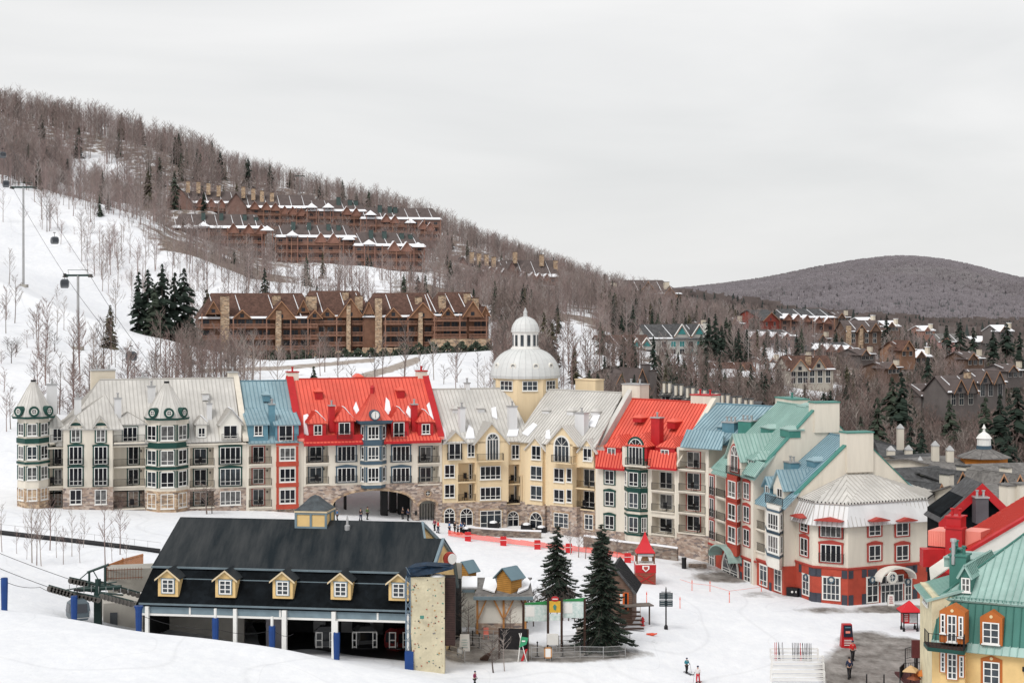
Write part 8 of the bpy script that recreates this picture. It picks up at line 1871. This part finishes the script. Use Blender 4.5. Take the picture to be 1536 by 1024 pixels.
bare=[unit_tree(s,nl=16+s%3*2,tw=6,w=1.25+.15*(s%3),spread=.28+.05*(s%3)) for s in range(8)]
barefar=[unit_tree(90+s,nl=20,tw=3,w=1.35,spread=.30+.05*(s%3)) for s in range(8)]
bfar=[M('hazed_twigs_brown',(.31,.25,.23),1,.12,.3),M('hazed_twigs_rosy',(.33,.25,.235),1,.12,.3),M('hazed_twigs_pale',(.42,.37,.355),1,.12,.3),M('hazed_twigs_dark',(.20,.165,.155),1,.12,.3)]  # lighter than the near bark; aerial haze is mixed into these twig colours
con=[unit_conifer(50+s,n=19,wd=.23+.04*(s%3)) for s in range(6)]
def proto(kind,i,mat_,tr):
    T,Cr=(bare[i] if kind=='bare' else con[i]); nm='bare_tree' if kind=='bare' else 'conifer_tree'
    a=quadmesh('trunk',T,[tr]); b=quadmesh('crown',Cr,[mat_]); return a,b
PROTO={}
def place_tree(kind,i,mk,x,y,z,h,rz,label,group,name=None,wide=1.0,cat='tree'):
    key=(kind,i,mk)
    if key not in PROTO:
        m=bark[mk] if kind=='bare' else fol[mk]; PROTO[key]=proto(kind,i,m,bark[mk] if kind=='bare' else bark[3])
    a,b=PROTO[key]; r=bpy.data.objects.new(name or ('bare_tree' if kind=='bare' else 'conifer_tree'),None); COL.objects.link(r); r.location=(x,y,z); r.rotation_euler=(0,0,rz); r.scale=(h*wide,h*wide,h); tag(r,label,cat,group)
    for nm,me in (('trunk',a),('crown',b)):
        o=bpy.data.objects.new(nm,me); COL.objects.link(o); o.parent=r
    return r
def inpoly(x,y,P_):
    c=False; j=len(P_)-1
    for i in range(len(P_)):
        xi,yi=P_[i]; xj,yj=P_[j]
        if (yi>y)!=(yj>y) and x<(xj-xi)*(y-yi)/(yj-yi)+xi: c=not c
        j=i
    return c
SLOPE=[(-300,292),(30,284),(48,300),(60,345),(112,392),(150,442),(205,478),(292,488),(286,524),(250,575),(-300,700)]
PATCH=[(104,292),(112,250),(140,240),(185,262),(180,296)]
BANK=[(380,700),(380,548),(560,532),(740,512),(745,700)]
CUT=[(820,700),(830,520),(850,470),(890,470),(905,560),(905,700)]
def density(px,py,D):
    if inpoly(px,py,SLOPE): return .07 if (py>470 and px<90) else (.16 if py>545 else .006)
    if inpoly(px,py,PATCH): return .03
    if px<910 and inpoly(px,py,BANK): return .03
    if inpoly(px,py,CUT): return .18
    d=1.0
    if 40<px<270 and 290<py<480: d=.55
    if 380<px<650 and 400<py<442: d=.35
    if 560<px<680 and 405<py<450: d=.3
    if px<450 and py<300: d=1.0
    if 950<px<1110 and 440<py<480: d=.6
    if 960<px<1060 and 530<py<575: d=.3
    if 1150<px<1200 and 545<py<590: d=.35
    for cx,cy,rx,ry in ((1420,522,60,12),(1230,592,55,16),(1300,580,30,30),(1225,440,40,25)):
        if ((px-cx)/rx)**2+((py-cy)/ry)**2<1: d=min(d,.15)
    return d
def house_ok(px,D):
    f_=1.0
    for x0,x1,D0,dep in HOUSES:
        if x0-4<px<x1+4:
            if D0-4<D<D0+dep+3: return 0
            if D0-75<D<=D0-4: f_=min(f_,.22 if x0<1100 else .42 if x0<1340 else .7)
            if D0>780 and x0>600 and D0-170<D<=D0-4: f_=min(f_,.09)
    return f_
rt=random.Random(21); trees=[]
for n_ in range(46000):
    px=rt.uniform(-170,1700); D=math.exp(rt.uniform(math.log(276),math.log(1085))) if n_<30000 else math.exp(rt.uniform(math.log(600),math.log(1085)))
    z=HP(px,D); py=HY+(CZ-z)/D*F
    d=density(px,py,D)
    d*=house_ok(px,D)
    if D<340 and px<900: d*=.2 if px<420 else .35
    if 230<px<480 and D<430: d*=.5
    if rt.random()>d*.62: continue
    h=rt.uniform(7.5,13)*(1.1 if D>700 else .95)
    # keep the roofs free: limit height of trees right behind the hotel to what peeps above
    if px>1000 and D>680: h*=.78
    fr=house_ok(px,D)
    if px<330 and D>740: h*=1.35
    if fr<1: h*=.62 if fr>.1 else .45
    pc=.03 if px<900 else (.2 if py>470 else .1)
    if 1250<px and 470<py<570: pc=.42
    kind='con' if rt.random()<pc else 'bare'
    if kind=='bare': mk=rt.choices([0,1,2,3],[.42,.32,.14,.12])[0]
    else: mk=rt.choices([0,1,2],[.55,.3,.15])[0]; h*=.9
    trees.append([kind,rt.randrange(8) if kind=='bare' else rt.randrange(6),mk,(px-CX)/F*D,D,z-.2,h,rt.uniform(0,6.28),px])
# separate the 300 largest bare trees and 200 largest conifers as individuals
bt=sorted([t for t in trees if t[0]=='bare' and -30<t[8]<1566],key=lambda t:-t[6]/t[4]); ct=sorted([t for t in trees if t[0]=='con' and -30<t[8]<1566],key=lambda t:-t[6]/t[4])
ind=set(id(t) for t in bt[:300])|set(id(t) for t in ct[:170])
BL=['bare greyish brown tree on the snowy hillside behind the hotel','bare reddish brown tree on the snowy hillside behind the hotel','bare pale barked tree on the snowy hillside behind the hotel','bare dark barked tree on the snowy hillside behind the hotel']
CL=['dark green conifer among bare trees on the hillside','mid green conifer among bare trees on the hillside','olive coloured conifer among bare trees on the hillside']
for t in trees:
    if id(t) in ind: place_tree(t[0],t[1],t[2],t[3],t[4],t[5],t[6],t[7],(BL if t[0]=='bare' else CL)[t[2]],('bare %s trees' if t[0]=='bare' else 'scattered %s conifers')%(['greyish','reddish','pale','dark'] if t[0]=='bare' else ['dark','mid green','olive'])[t[2]],wide=.9)
def mass(name,label,ts,wide=.9):
    AV=[];MI=[]
    for kind,i,mk,x,y,z,h,rz,_ in ts:
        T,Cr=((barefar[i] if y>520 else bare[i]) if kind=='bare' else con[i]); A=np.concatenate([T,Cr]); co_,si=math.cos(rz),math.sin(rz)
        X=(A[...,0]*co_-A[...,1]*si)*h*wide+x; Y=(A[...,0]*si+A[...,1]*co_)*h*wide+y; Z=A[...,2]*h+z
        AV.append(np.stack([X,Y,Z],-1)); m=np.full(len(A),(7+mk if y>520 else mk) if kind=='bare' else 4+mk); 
        if kind!='bare': m[:len(T)]=3
        MI.append(m)
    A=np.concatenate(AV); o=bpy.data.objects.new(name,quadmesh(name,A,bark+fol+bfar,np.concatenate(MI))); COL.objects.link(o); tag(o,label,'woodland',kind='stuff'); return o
rest=[t for t in trees if id(t) not in ind]
mass('bare_forest','leafless brown forest covering the hillsides behind the village',[t for t in rest if t[0]=='bare'])
mass('conifer_forest','scattered dark evergreens in the far forest',[t for t in rest if t[0]=='con'])
# extra dense thin undergrowth and far hill forest as mass
rf=np.random.default_rng(5)
def farmass(name,label,n,pxr,fn,hr,mats,wts,con_frac):
    A=[];MI=[]
    for _ in range(n):
        px=rf.uniform(*pxr); got=fn(px)
        if got is None: continue
        x,y,z=got; h=rf.uniform(*hr); cf=rf.random()<con_frac(px,y)
        w_=h*(.22 if cf else .45)
        for a in (0.3,1.9):
            c,s_=math.cos(a)*w_,math.sin(a)*w_
            if cf: A.append([(x-c,y-s_,z),(x+c,y+s_,z),(x+c*.05,y,z+h),(x-c*.05,y,z+h)])
            else: A.append([(x-c*.35,y-s_*.35,z),(x+c*.35,y+s_*.35,z),(x+c,y+s_,z+h*rf.uniform(.7,1)),(x-c*.8,y-s_*.8,z+h)])
            MI.append(len(mats)-1 if cf else int(np.clip((math.sin(x*.011+y*.004)+math.sin(x*.004-y*.009+1)+rf.normal()*.8)*.7+1,0,len(mats)-2)))
    o=bpy.data.objects.new(name,quadmesh(name,np.array(A),mats,np.array(MI))); COL.objects.link(o); tag(o,label,'woodland',kind='stuff')
fm=[M('hazed_grey_wood',(.345,.315,.335),1,.1,.02),M('hazed_brown_wood',(.31,.28,.295),1,.1,.02),M('hazed_pale_wood',(.35,.325,.335),1,.1,.02),M('hazed_dark_conifer',(.20,.205,.21),1,.1,.02)]  # pale mauve greys: haze tinted into every tree colour on the hill
def onhill(px):
    t=rf.random()**.8; i=t*(len(mld)-1); j=(px-mpx[0])/8.0; i0,j0=int(i),int(j)
    if not 0<=j0<len(mpx)-1: return None
    i0=min(i0,len(mld)-2); fi,fj=i-i0,j-j0
    z=(MZ[i0,j0]*(1-fj)+MZ[i0,j0+1]*fj)*(1-fi)+(MZ[i0+1,j0]*(1-fj)+MZ[i0+1,j0+1]*fj)*fi; y=MD[i0]*(1-fi)+MD[i0+1]*fi
    return (px-CX)/F*y,y,z-1
farmass('far_hill_forest','haze-greyed leafless forest covering the distant hill',26000,(980,1640),onhill,(7,13),fm,None,lambda px,y:.10+.4*(y>3500)*(1120<px<1300)+.25*(y<2600))
fv=[M('valley_brown_wood',(.22,.18,.17),1,.15,.05),M('valley_grey_wood',(.20,.17,.16),1,.15,.05),M('valley_conifer',(.075,.09,.085),1,.15,.05)]
def onval(px):
    D=math.exp(rf.uniform(math.log(950),math.log(2350))); return (px-CX)/F*D,D,HP(px,D)-.5
farmass('valley_forest','dark mixed forest on the valley floor before the distant hill',9000,(1020,1640),onval,(8,14),fv,None,lambda px,y:.55)
# undergrowth brush on slopes, many thin reddish stems
br_=[]
for _ in range(9000):
    px=rt.uniform(-170,1700); D=math.exp(rt.uniform(math.log(285),math.log(900))); z=HP(px,D); py=HY+(CZ-z)/D*F
    if rt.random()>density(px,py,D)*min(1,house_ok(px,D)+.5)*1.0 and not (inpoly(px,py,SLOPE) and py>500 and rt.random()<.05): continue
    br_.append(['bare',rt.randrange(8),rt.choice([0,1,1,3]),(px-CX)/F*D,D,z-.8,rt.uniform(3,5.5),rt.uniform(0,6.28),px])
mass('underbrush','thin leafless underbrush between the hillside trees',br_,wide=1.5)
# ---------------------------------------------------------------- conifers placed one by one
LC=[(208,404,461,430,0),(222,400,470,432,0),(243,391,474,436,0),(262,404,463,440,0),(276,397,463,445,0),(232,424,476,425,1),(397,400,440,520,0),(165,455,493,395,2),(288,350,398,640,0),(318,372,420,600,0),(336,378,432,585,0),(351,374,434,585,1),(310,430,466,470,2),(302,500,550,440,1),(365,490,548,440,1),(330,515,550,438,1),(752,470,518,480,0),(768,448,512,500,1),(784,430,502,520,0),(797,432,500,530,0),(760,458,505,510,1),(816,466,532,440,2),(836,456,500,540,0),(828,482,540,430,2),(884,552,598,330,1),(897,556,604,335,0),(903,492,548,480,1),(919,528,556,470,0),(931,530,556,470,0),(1063,474,530,520,0),(1073,468,525,525,0),(1082,486,540,510,0),(1095,478,528,560,1),(1108,490,540,520,0),(1195,500,528,560,0),(1052,500,540,500,1),(1148,560,600,380,0),(1235,585,612,330,0),(1246,582,610,335,0),(1352,552,620,330,0),(1338,560,612,335,1),(1392,532,570,480,0),(1366,634,668,262,0),(1382,636,668,266,0),(1512,640,700,262,0),(1316,590,640,290,1),(1500,585,640,300,0),(1525,575,640,305,0),(1478,590,650,300,1),(1424,595,640,330,1),(222,252,280,760,2),(262,254,284,760,1),(78,258,275,700,0),(150,276,300,650,1),(296,222,240,930,0),(330,226,246,930,0),(372,236,254,930,0),(405,246,262,935,0),(480,276,292,930,0),(543,300,314,930,0),(590,520,540,462,1),(855,412,432,900,0),(864,414,434,900,0),(960,425,446,895,0),(1006,560,600,380,0),(1180,600,640,320,1),(1330,470,500,620,0),(1420,485,520,620,0),(1440,480,515,640,0),(1460,488,525,600,0),(1490,490,530,600,0),(1510,482,520,640,0),(1530,495,540,600,0)]
WH=['in the dark cluster at the edge of the ski slope','near the timber lodges','on the wooded hillside','in the valley woods']
for i,(px,yt,yb,D,mk) in enumerate(LC):
    p_=P(px,yb,D); z=HP(px,D); h=P(px,yt,D).z-z
    if h<3: z=P(px,yt,D).z-6; h=6
    h=min(h,(yb-yt)*1.45*D/F); z=P(px,yt,D).z-h
    z=min(z,HP(px,D)); h=P(px,yt,D).z-z
    reg=WH[0] if i<6 else WH[1] if i<16 and px>290 else WH[2] if px<900 else WH[3]
    place_tree('con',i%6,mk,p_.x,D,z,h,i*1.3,['dark','mid green','olive'][mk]+' spruce standing '+reg,'%s spruces %s'%(['dark','mid green','olive'][mk],reg),wide=1.05)
# hedges below the lodges
for k,(x0,x1,y,D,lab) in enumerate(((380,470,541,455,'clipped evergreen hedge below the leftmost timber lodge'),(474,598,538,457,'long evergreen hedge below the middle timber lodges'),(600,738,531,459,'evergreen hedge below the tan retaining wall'))):
    r=thing('evergreen_hedge',lab,'hedge',P((x0+x1)/2,y,D)); A=[]; rh=random.Random(k)
    a=P(x0,y,D); b=P(x1,y-(4 if k==2 else 0),D+2)
    for _ in range(1500):
        t=rh.random(); c=a.lerp(b,t)+Vector((0,rh.uniform(-.9,.9),rh.uniform(-1.2,2.6)*(.8+.3*math.sin(t*40)))); n=Vector((rh.uniform(-1,1),rh.uniform(-1,1),rh.uniform(-.3,1))).normalized()*.45; s_=n.orthogonal().normalized()*.4
        A.append([tuple(c-n),tuple(c+s_),tuple(c+n),tuple(c-s_)])
    A=np.array(A)-np.array(tuple(WP[r.name])); o=bpy.data.objects.new('foliage',quadmesh('foliage',A,[fol[1]])); COL.objects.link(o); o.parent=r
# ---------------------------------------------------------------- the two big spruces
def big_spruce(px,ytop,D,hw,label,seed,gap,base=None,zb=None):
    r_=random.Random(seed); b=GP(px,D) if zb is None else Vector((P(px,500,D).x,D,zb)); top=P(px,ytop,D).z; h=top-b.z; r=thing('spruce_tree',label,'tree',b)
    mb=MB(); mb.tube(b-Vector((0,0,.3)),b+Vector((0,0,h*.97)),.24,.03,8); mb.build('trunk',bark[3],r)
    A=[];MI=[];W_=[]
    n=int(h*4.6)
    for i in range(n):
        t=(i/n); z=h*(.06+.92*t); rad=hw*D/F*(1-t)**.78+.12
        for j in range(8 if t<.8 else 5):
            if r_.random()<gap: continue
            a=r_.uniform(0,6.283); L0=rad*r_.uniform(.62,1.14); c,s_=math.cos(a),math.sin(a); dr=.30+.25*(1-t)
            m=int(5+L0*4.5); pv=None; br0=Vector((0,0,z)); pts=[br0+Vector((c*L0*u,s_*L0*u,-dr*L0*u**1.2+.16*L0*max(0,u-.6)**2*5)) for u in [q/m for q in range(m+1)]]
            W_.append((b+pts[0],b+pts[-1]))
            for q in range(1,m+1):
                u=q/m; p_=pts[q]; wl=(.20+.42*L0*(1-u)*.55)*r_.uniform(.7,1.2)
                for sd in (-1,1):
                    tip=p_+Vector((-s_*sd,c*sd,0))*wl+Vector((c,s_,0))*wl*.7+Vector((0,0,-wl*r_.uniform(.15,.6)))
                    d=(tip-p_); nrm=Vector((0,0,1)); side=d.cross(nrm).normalized()*.075
                    A.append([tuple(b+p_-side*.8),tuple(b+p_+side*.8),tuple(b+tip+side*.3),tuple(b+tip-side*.3)]); MI.append(0 if r_.random()<.72 else 1)
                d=Vector((0,0,-.12-.1*r_.random())); A.append([tuple(b+pts[q-1]),tuple(b+pts[q]),tuple(b+pts[q]+d),tuple(b+pts[q-1]+d)]); MI.append(0)
    A=np.array(A)-np.array(tuple(b)); o=bpy.data.objects.new('crown',quadmesh('crown',A,[fol[0],fol[1]],np.array(MI))); COL.objects.link(o); o.parent=r
    mb=MB()
    for a_,c_ in W_: mb.tube(a_,c_,.035,.012,3,cap=False)
    mb.build('branches',bark[3],r)
big_spruce(903,779,166,50,'tallest dense dark spruce in front of the wooden ski hut',1,.02)
big_spruce(836,783,186,40,'slender spruce with see through gaps behind the map boards',2,.30)
# ---------------------------------------------------------------- nearer bare trees and bushes
def nb(px,yb,yt,kind,label,group,D=None,wide=1.0,mk=0,i=0,z0=None,d0=150,d1=262):
    q=gpos(px,yb,d0,d1) if D is None else GP(px,D); h=max(1,P(px,yt,q.y).z-q.z); place_tree('bare',i%8,mk,q.x,q.y,q.z-.05,h,px*1.0,label,group,wide=wide,name='young_birch' if kind=='birch' else 'leafless_bush' if kind=='bush' else None)
for k,(px,yb,yt) in enumerate(((3,828,752),(25,830,790),(48,845,752),(55,848,758),(62,850,765),(75,826,745),(85,838,778),(95,848,790),(108,836,760),(120,845,800),(125,822,770),(158,850,745),(168,842,790),(180,832,752),(190,845,800),(40,840,800))):
    nb(px,yb,yt,'birch',['thin pale birch growing beside the black snow pipe','thin reddish birch growing beside the black snow pipe'][k%2],['pale birches beside the snow pipe','reddish birches beside the snow pipe'][k%2],wide=.75,mk=[2,1][k%2],i=k,d0=160,d1=235)
for k,(px,yb,yt,w_,m_) in enumerate(((95,757,722,1.2,1),(118,760,720,1.1,1),(126,758,730,1.5,1),(140,760,725,1.3,1),(160,762,715,1.1,1),(310,772,722,1.9,0),(318,770,735,2.0,3),(68,756,735,1.6,1),(180,764,738,1.3,1),(345,764,740,1.1,1))):
    nb(px,yb,yt,'bush',['bare reddish shrub in the snow before the cream hotel','bare grey shrub right of the round turret in the snow'][0 if m_==1 else 1],['reddish shrubs before the hotel','grey shrubs by the turret'][0 if m_==1 else 1],wide=w_,mk=m_,i=k,d0=205,d1=246)
for k,(px,yb,yt,D,w_,m_,lab) in enumerate(((686,938,885,168,1.5,3,'dark bare tree against the white wall beside the climbing tower'),(702,935,900,166,1.5,0,'low bare tree in front of the timbered hut'),(868,825,785,226,1.3,1,'reddish bare tree in front of the ochre stone base'),(856,822,775,228,1.0,2,'pale bare tree in front of the ochre stone base'),(878,826,790,225,1.3,1,'small reddish tree near the retaining wall'),(740,988,955,152,1.8,3,'scruffy bare bush beside the black screen'),(757,985,940,153,1.2,2,'pale bare sapling in front of the black screen'),(800,936,880,174,1.4,3,'bare dark bush behind the yellow sign'),(790,935,885,176,2.0,3,'wide bare bush between hut and slender spruce'),(765,925,905,167,1.5,1,'bare shrub against the timbered wall'),(925,828,800,222,1.0,0,'thin tree before the green framed windows'))):
    nb(px,yb,yt,'tree',lab,None,D=D,wide=w_,mk=m_,i=k+2)
for k in range(9):
    px=790+k*9; q=GP(px,178); place_tree('bare',k%8,3,q.x,q.y,q.z-.1,random.uniform(2.4,3.8),k,'brown bare shrub in the thicket behind the map boards','shrubs in the thicket',wide=1.6,name='leafless_bush')
# ================================================================ people
skin=M('skin',(.55,.33,.24),.6,.03)
def skinobj(name,pts,edges,rad,mat_,parent,root=0,sub=1):
    me=bpy.data.meshes.new(name); me.from_pydata([tuple(p) for p in pts],edges,[]); o=bpy.data.objects.new(name,me); COL.objects.link(o); o.parent=parent; me.materials.append(mat_)
    md=o.modifiers.new('Skin','SKIN'); me.skin_vertices.new() if not me.skin_vertices else None
    for i,r_ in enumerate(rad):
        v=me.skin_vertices[0].data[i]; v.radius=(r_,r_) if not isinstance(r_,tuple) else r_; v.use_root=(i==root)
    md.use_smooth_shade=True; sb=o.modifiers.new('Sub','SUBSURF'); sb.levels=sub; sb.render_levels=sub; return o
def person(loc,rz,h,label,jm,tm,hat,group=None,stride=.25,arms=(.25,.25),lean=0,ski=None,bag=None,poles=False,hl=None):
    r=thing('person',label,'person',loc,group); r.rotation_euler=(0,0,rz); r.scale=(h/1.75,)*3; WP[r.name]=Vector((0,0,0))
    s=stride; hipz=.92; sh=1.43; L=lean
    # front is -Y ; joints
    J={'pel':(0,0,hipz),'wa':(0,-.02*L,1.12),'ch':(0,-.10*L,1.32),'nk':(0,-.16*L,1.49),'hd':(0,-.2*L-.01,1.62),'tp':(0,-.2*L,1.70)}
    pts=[J[k] for k in ('pel','wa','ch','nk','hd','tp')]; E=[(0,1),(1,2),(2,3),(3,4),(4,5)]; rad=[(.15,.11),(.14,.10),(.17,.11),(.055,.06),(.085,.10),(.06,.075)]
    hands=[]
    for s_,sw,a in ((-1,s,arms[0]),(1,-s,arms[1])):
        b=len(pts); hp=(s_*.10,0,.88); kn=(s_*.11,-sw*.5-.05,.50); an=(s_*.11,-sw+.05,.09); to=(s_*.12,-sw-.10,.04)
        pts+=[hp,kn,an,to]; E+=[(0,b),(b,b+1),(b+1,b+2),(b+2,b+3)]; rad+=[.085,.06,.042,.04]
        b=len(pts); s0=(s_*.19,-.10*L,1.40); el=(s_*(.25+.05*a),-.10*L+.06-.1*a,1.14+.06*a); wr=(s_*(.24),-.14*L-.02-.45*a,.93+.32*a)
        pts+=[s0,el,wr]; E+=[(2,b),(b,b+1),(b+1,b+2)]; rad+=[.06,.045,.03]; hands.append((s_,Vector(el),Vector(wr)))
    skinobj('body',pts,E,rad,skin,r)
    # jacket & trousers
    jp=[Vector(J['pel'])+Vector((0,0,-.02)),J['wa'],J['ch'],Vector(J['nk'])+Vector((0,0,-.02))]; jr=[(.175,.135),(.165,.13),(.20,.14),(.075,.075)]; je=[(0,1),(1,2),(2,3)]
    for s_,sw,a in ((-1,s,arms[0]),(1,-s,arms[1])):
        b=len(jp); jp+=[(s_*.19,-.10*L,1.40),(s_*(.25+.05*a),-.10*L+.06-.1*a,1.14+.06*a),(s_*.24,-.14*L-.0-.42*a,.96+.30*a)]; je+=[(2,b),(b,b+1),(b+1,b+2)]; jr+=[.082,.065,.05]
    skinobj('jacket',jp,je,jr,jm,r)
    tp_=[(0,0,.93)]; te=[]; tr_=[(.17,.13)]
    for s_,sw in ((-1,s),(1,-s)):
        b=len(tp_); tp_+=[(s_*.10,0,.84),(s_*.11,-sw*.5-.05,.50),(s_*.11,-sw+.05,.12)]; te+=[(0,b),(b,b+1),(b+1,b+2)]; tr_+=[.11,.085,.07]
    skinobj('trousers',tp_,te,tr_,tm,r)
    for s_,sw in ((-1,s),(1,-s)):
        mb=MB(); mb.hexa([(s_*.12-.06,-sw-.18,0),(s_*.12+.06,-sw-.18,0),(s_*.12+.055,-sw+.12,0),(s_*.12-.055,-sw+.12,0),(s_*.12-.05,-sw-.14,.09),(s_*.12+.05,-sw-.14,.09),(s_*.12+.055,-sw+.11,.2),(s_*.12-.055,-sw+.11,.2)]); mb.build('boot',iron,r)
    hd=Vector(J['hd']); mb=MB(); mb.lathe(hd+Vector((0,.01,.0)),[(.115,.03),(.118,.07),(.10,.12),(.05,.155),(.01,.165)],12); mb.build('hat',hat,r)
    mb=MB(); mb.tube(hd+Vector((0,-.085,-.005)),hd+Vector((0,-.125,-.02)),.016,.01,5); mb.build('nose',skin,r)
    for s_ in (-1,1): mb=MB(); mb.box(hd+Vector((s_*.035,-.097,.018)),(.022,.01,.012)); mb.build('eye',iron,r)
    mb=MB(); mb.box(hd+Vector((0,-.095,-.055)),(.045,.01,.01)); mb.build('mouth',redtrim,r)
    for s_,el,wr in hands:
        d=(wr-el).normalized(); side=Vector((0,1,0)) if abs(d.y)<.7 else Vector((0,0,1)); fd=d; sd=(side-d*side.dot(d)).normalized(); mb=MB()
        mb.tube(wr,wr+fd*.09,.032,.038,8)
        for q,ln in enumerate((.062,.075,.08,.066)):
            b0=wr+fd*.085+sd*((q-1.5)*.02); m_=b0+fd*ln*.55; mb.tube(b0,m_,.010,.009,5); mb.tube(m_,m_+(fd*.6+Vector((-s_*.7,0,0))*.5)*ln*.5,.009,.007,5)
        b0=wr+fd*.03-sd*.03; mb.tube(b0,b0+(fd*.5-sd*.8)*.05,.012,.009,5); mb.build('gloved_hand',iron if hat is not None else skin,r)
    if ski: 
        k=thing('pair_of_skis',ski[1],'skis',loc); WP[k.name]=Vector((0,0,0)); k.rotation_euler=(0,0,rz)
        for s_ in (-1,1): mb=MB(); mb.hexa([(s_*.13-.05,-.95,.0),(s_*.13+.05,-.95,.0),(s_*.13+.05,.75,.0),(s_*.13-.05,.75,.0),(s_*.13-.05,-.95,.035),(s_*.13+.05,-.95,.035),(s_*.13+.05,.75,.035),(s_*.13-.05,.75,.035)]); mb.tube((s_*.13,-.95,.02),(s_*.13,-1.08,.12),.045,.03,4); mb.build('ski',ski[0],k)
    if poles:
        k=thing('ski_poles',poles,'ski poles',loc); WP[k.name]=Vector((0,0,0)); k.rotation_euler=(0,0,rz)
        for s_,el,wr in hands: mb=MB(); w_=(wr+Vector((0,-.08,.02)))*(h/1.75); mb.tube(w_+Vector((0,0,.06)),(w_.x+s_*.12,w_.y-.1,0.02),.012,n=4); mb.build('pole',iron,k)
    return r
C_=lambda n,c:M(n,c,.75,.06,3)
teal=C_('teal_jacket',(.03,.22,.28)); wht=C_('white_jacket',(.75,.72,.72)); redp=C_('red_trousers',(.60,.03,.05)); navy=C_('navy_cloth',(.02,.03,.07)); blk=C_('black_cloth',(.02,.02,.023)); plum=C_('plum_jacket',(.22,.02,.07)); redj=C_('red_jacket',(.60,.03,.03)); grn=C_('olive_green_cloth',(.10,.16,.06)); blu=C_('blue_jacket',(.03,.15,.36)); gr_=C_('grey_cloth',(.18,.18,.19))
def hgt(px,yf,yt,d0=140,d1=262): q=gpos(px,yf,d0,d1); return q,(yf-yt)*q.y/F
q,h=hgt(1030,1009,986); person(q,R(25),h,'skier in teal jacket with dark trousers standing on the snow',teal,blk,navy,None,.1,(.5,.4),.2,(skc[0],'dark skis under the feet of the skier in teal'),None,'ski poles held by the skier in teal')
q,h=hgt(1047,1026,1000); person(q,R(-20),h,'skier in white jacket and red trousers near the lower edge',wht,redp,navy,None,.15,(.6,.5),.35,(skc[1],'red skis under the feet of the skier in white'),None,'ski poles held by the skier in white')
q,h=hgt(712,1030,1006); person(q,R(60),h,'person in plum jacket with dark trousers walking near the climbing wall',plum,blk,navy,None,.25,(.35,.2),.2)
q,h=hgt(1279,992,962); person(q,R(5),h,'person in bright red jacket walking past the advertising pillar',redj,blk,navy,None,.2,(.3,.2),.1)
q,h=hgt(1274,1019,987); person(q,R(180),h,'person in dark navy clothes walking on the wet path',navy,blk,blk,None,.28,(.2,.25),.1)
for i,(px,yf,ht,j,t,hh) in enumerate(((652,797,1.7,plum,blk,blk),(657,800,1.75,redj,navy,blk),(674,801,1.75,blu,navy,navy),(682,800,1.7,blk,blk,navy),(687,802,1.65,gr_,blk,blk),(692,801,1.75,blu,blk,navy),(697,800,1.6,navy,gr_,blk),(551,780,1.8,grn,blk,blk),(541,781,1.7,blk,navy,blk),(506,782,1.7,blu,blk,blk),(604,779,1.7,blk,blk,gr_),(612,781,1.75,navy,blk,blk))):
    q=gpos(px,yf,225,249); lab=['person in plum jacket beside the dark gate','person in red jacket beside the dark gate','person in blue jacket at the left of the waiting group','person in black jacket in the waiting group','person in grey jacket in the waiting group','person in blue jacket at the right of the waiting group','short person in navy jacket at the end of the waiting group','person in olive green jacket inside the stone archway','person in black jacket inside the stone archway','person in blue jacket at the left edge of the archway','person in black by the right pier of the archway','person in navy by the right pier of the archway'][i]
    person(q,random.uniform(0,6),ht,lab,j,t,hh,'people waiting before the hotel terrace' if i<7 else 'people in the archway',.08,(.2,.3),.05)
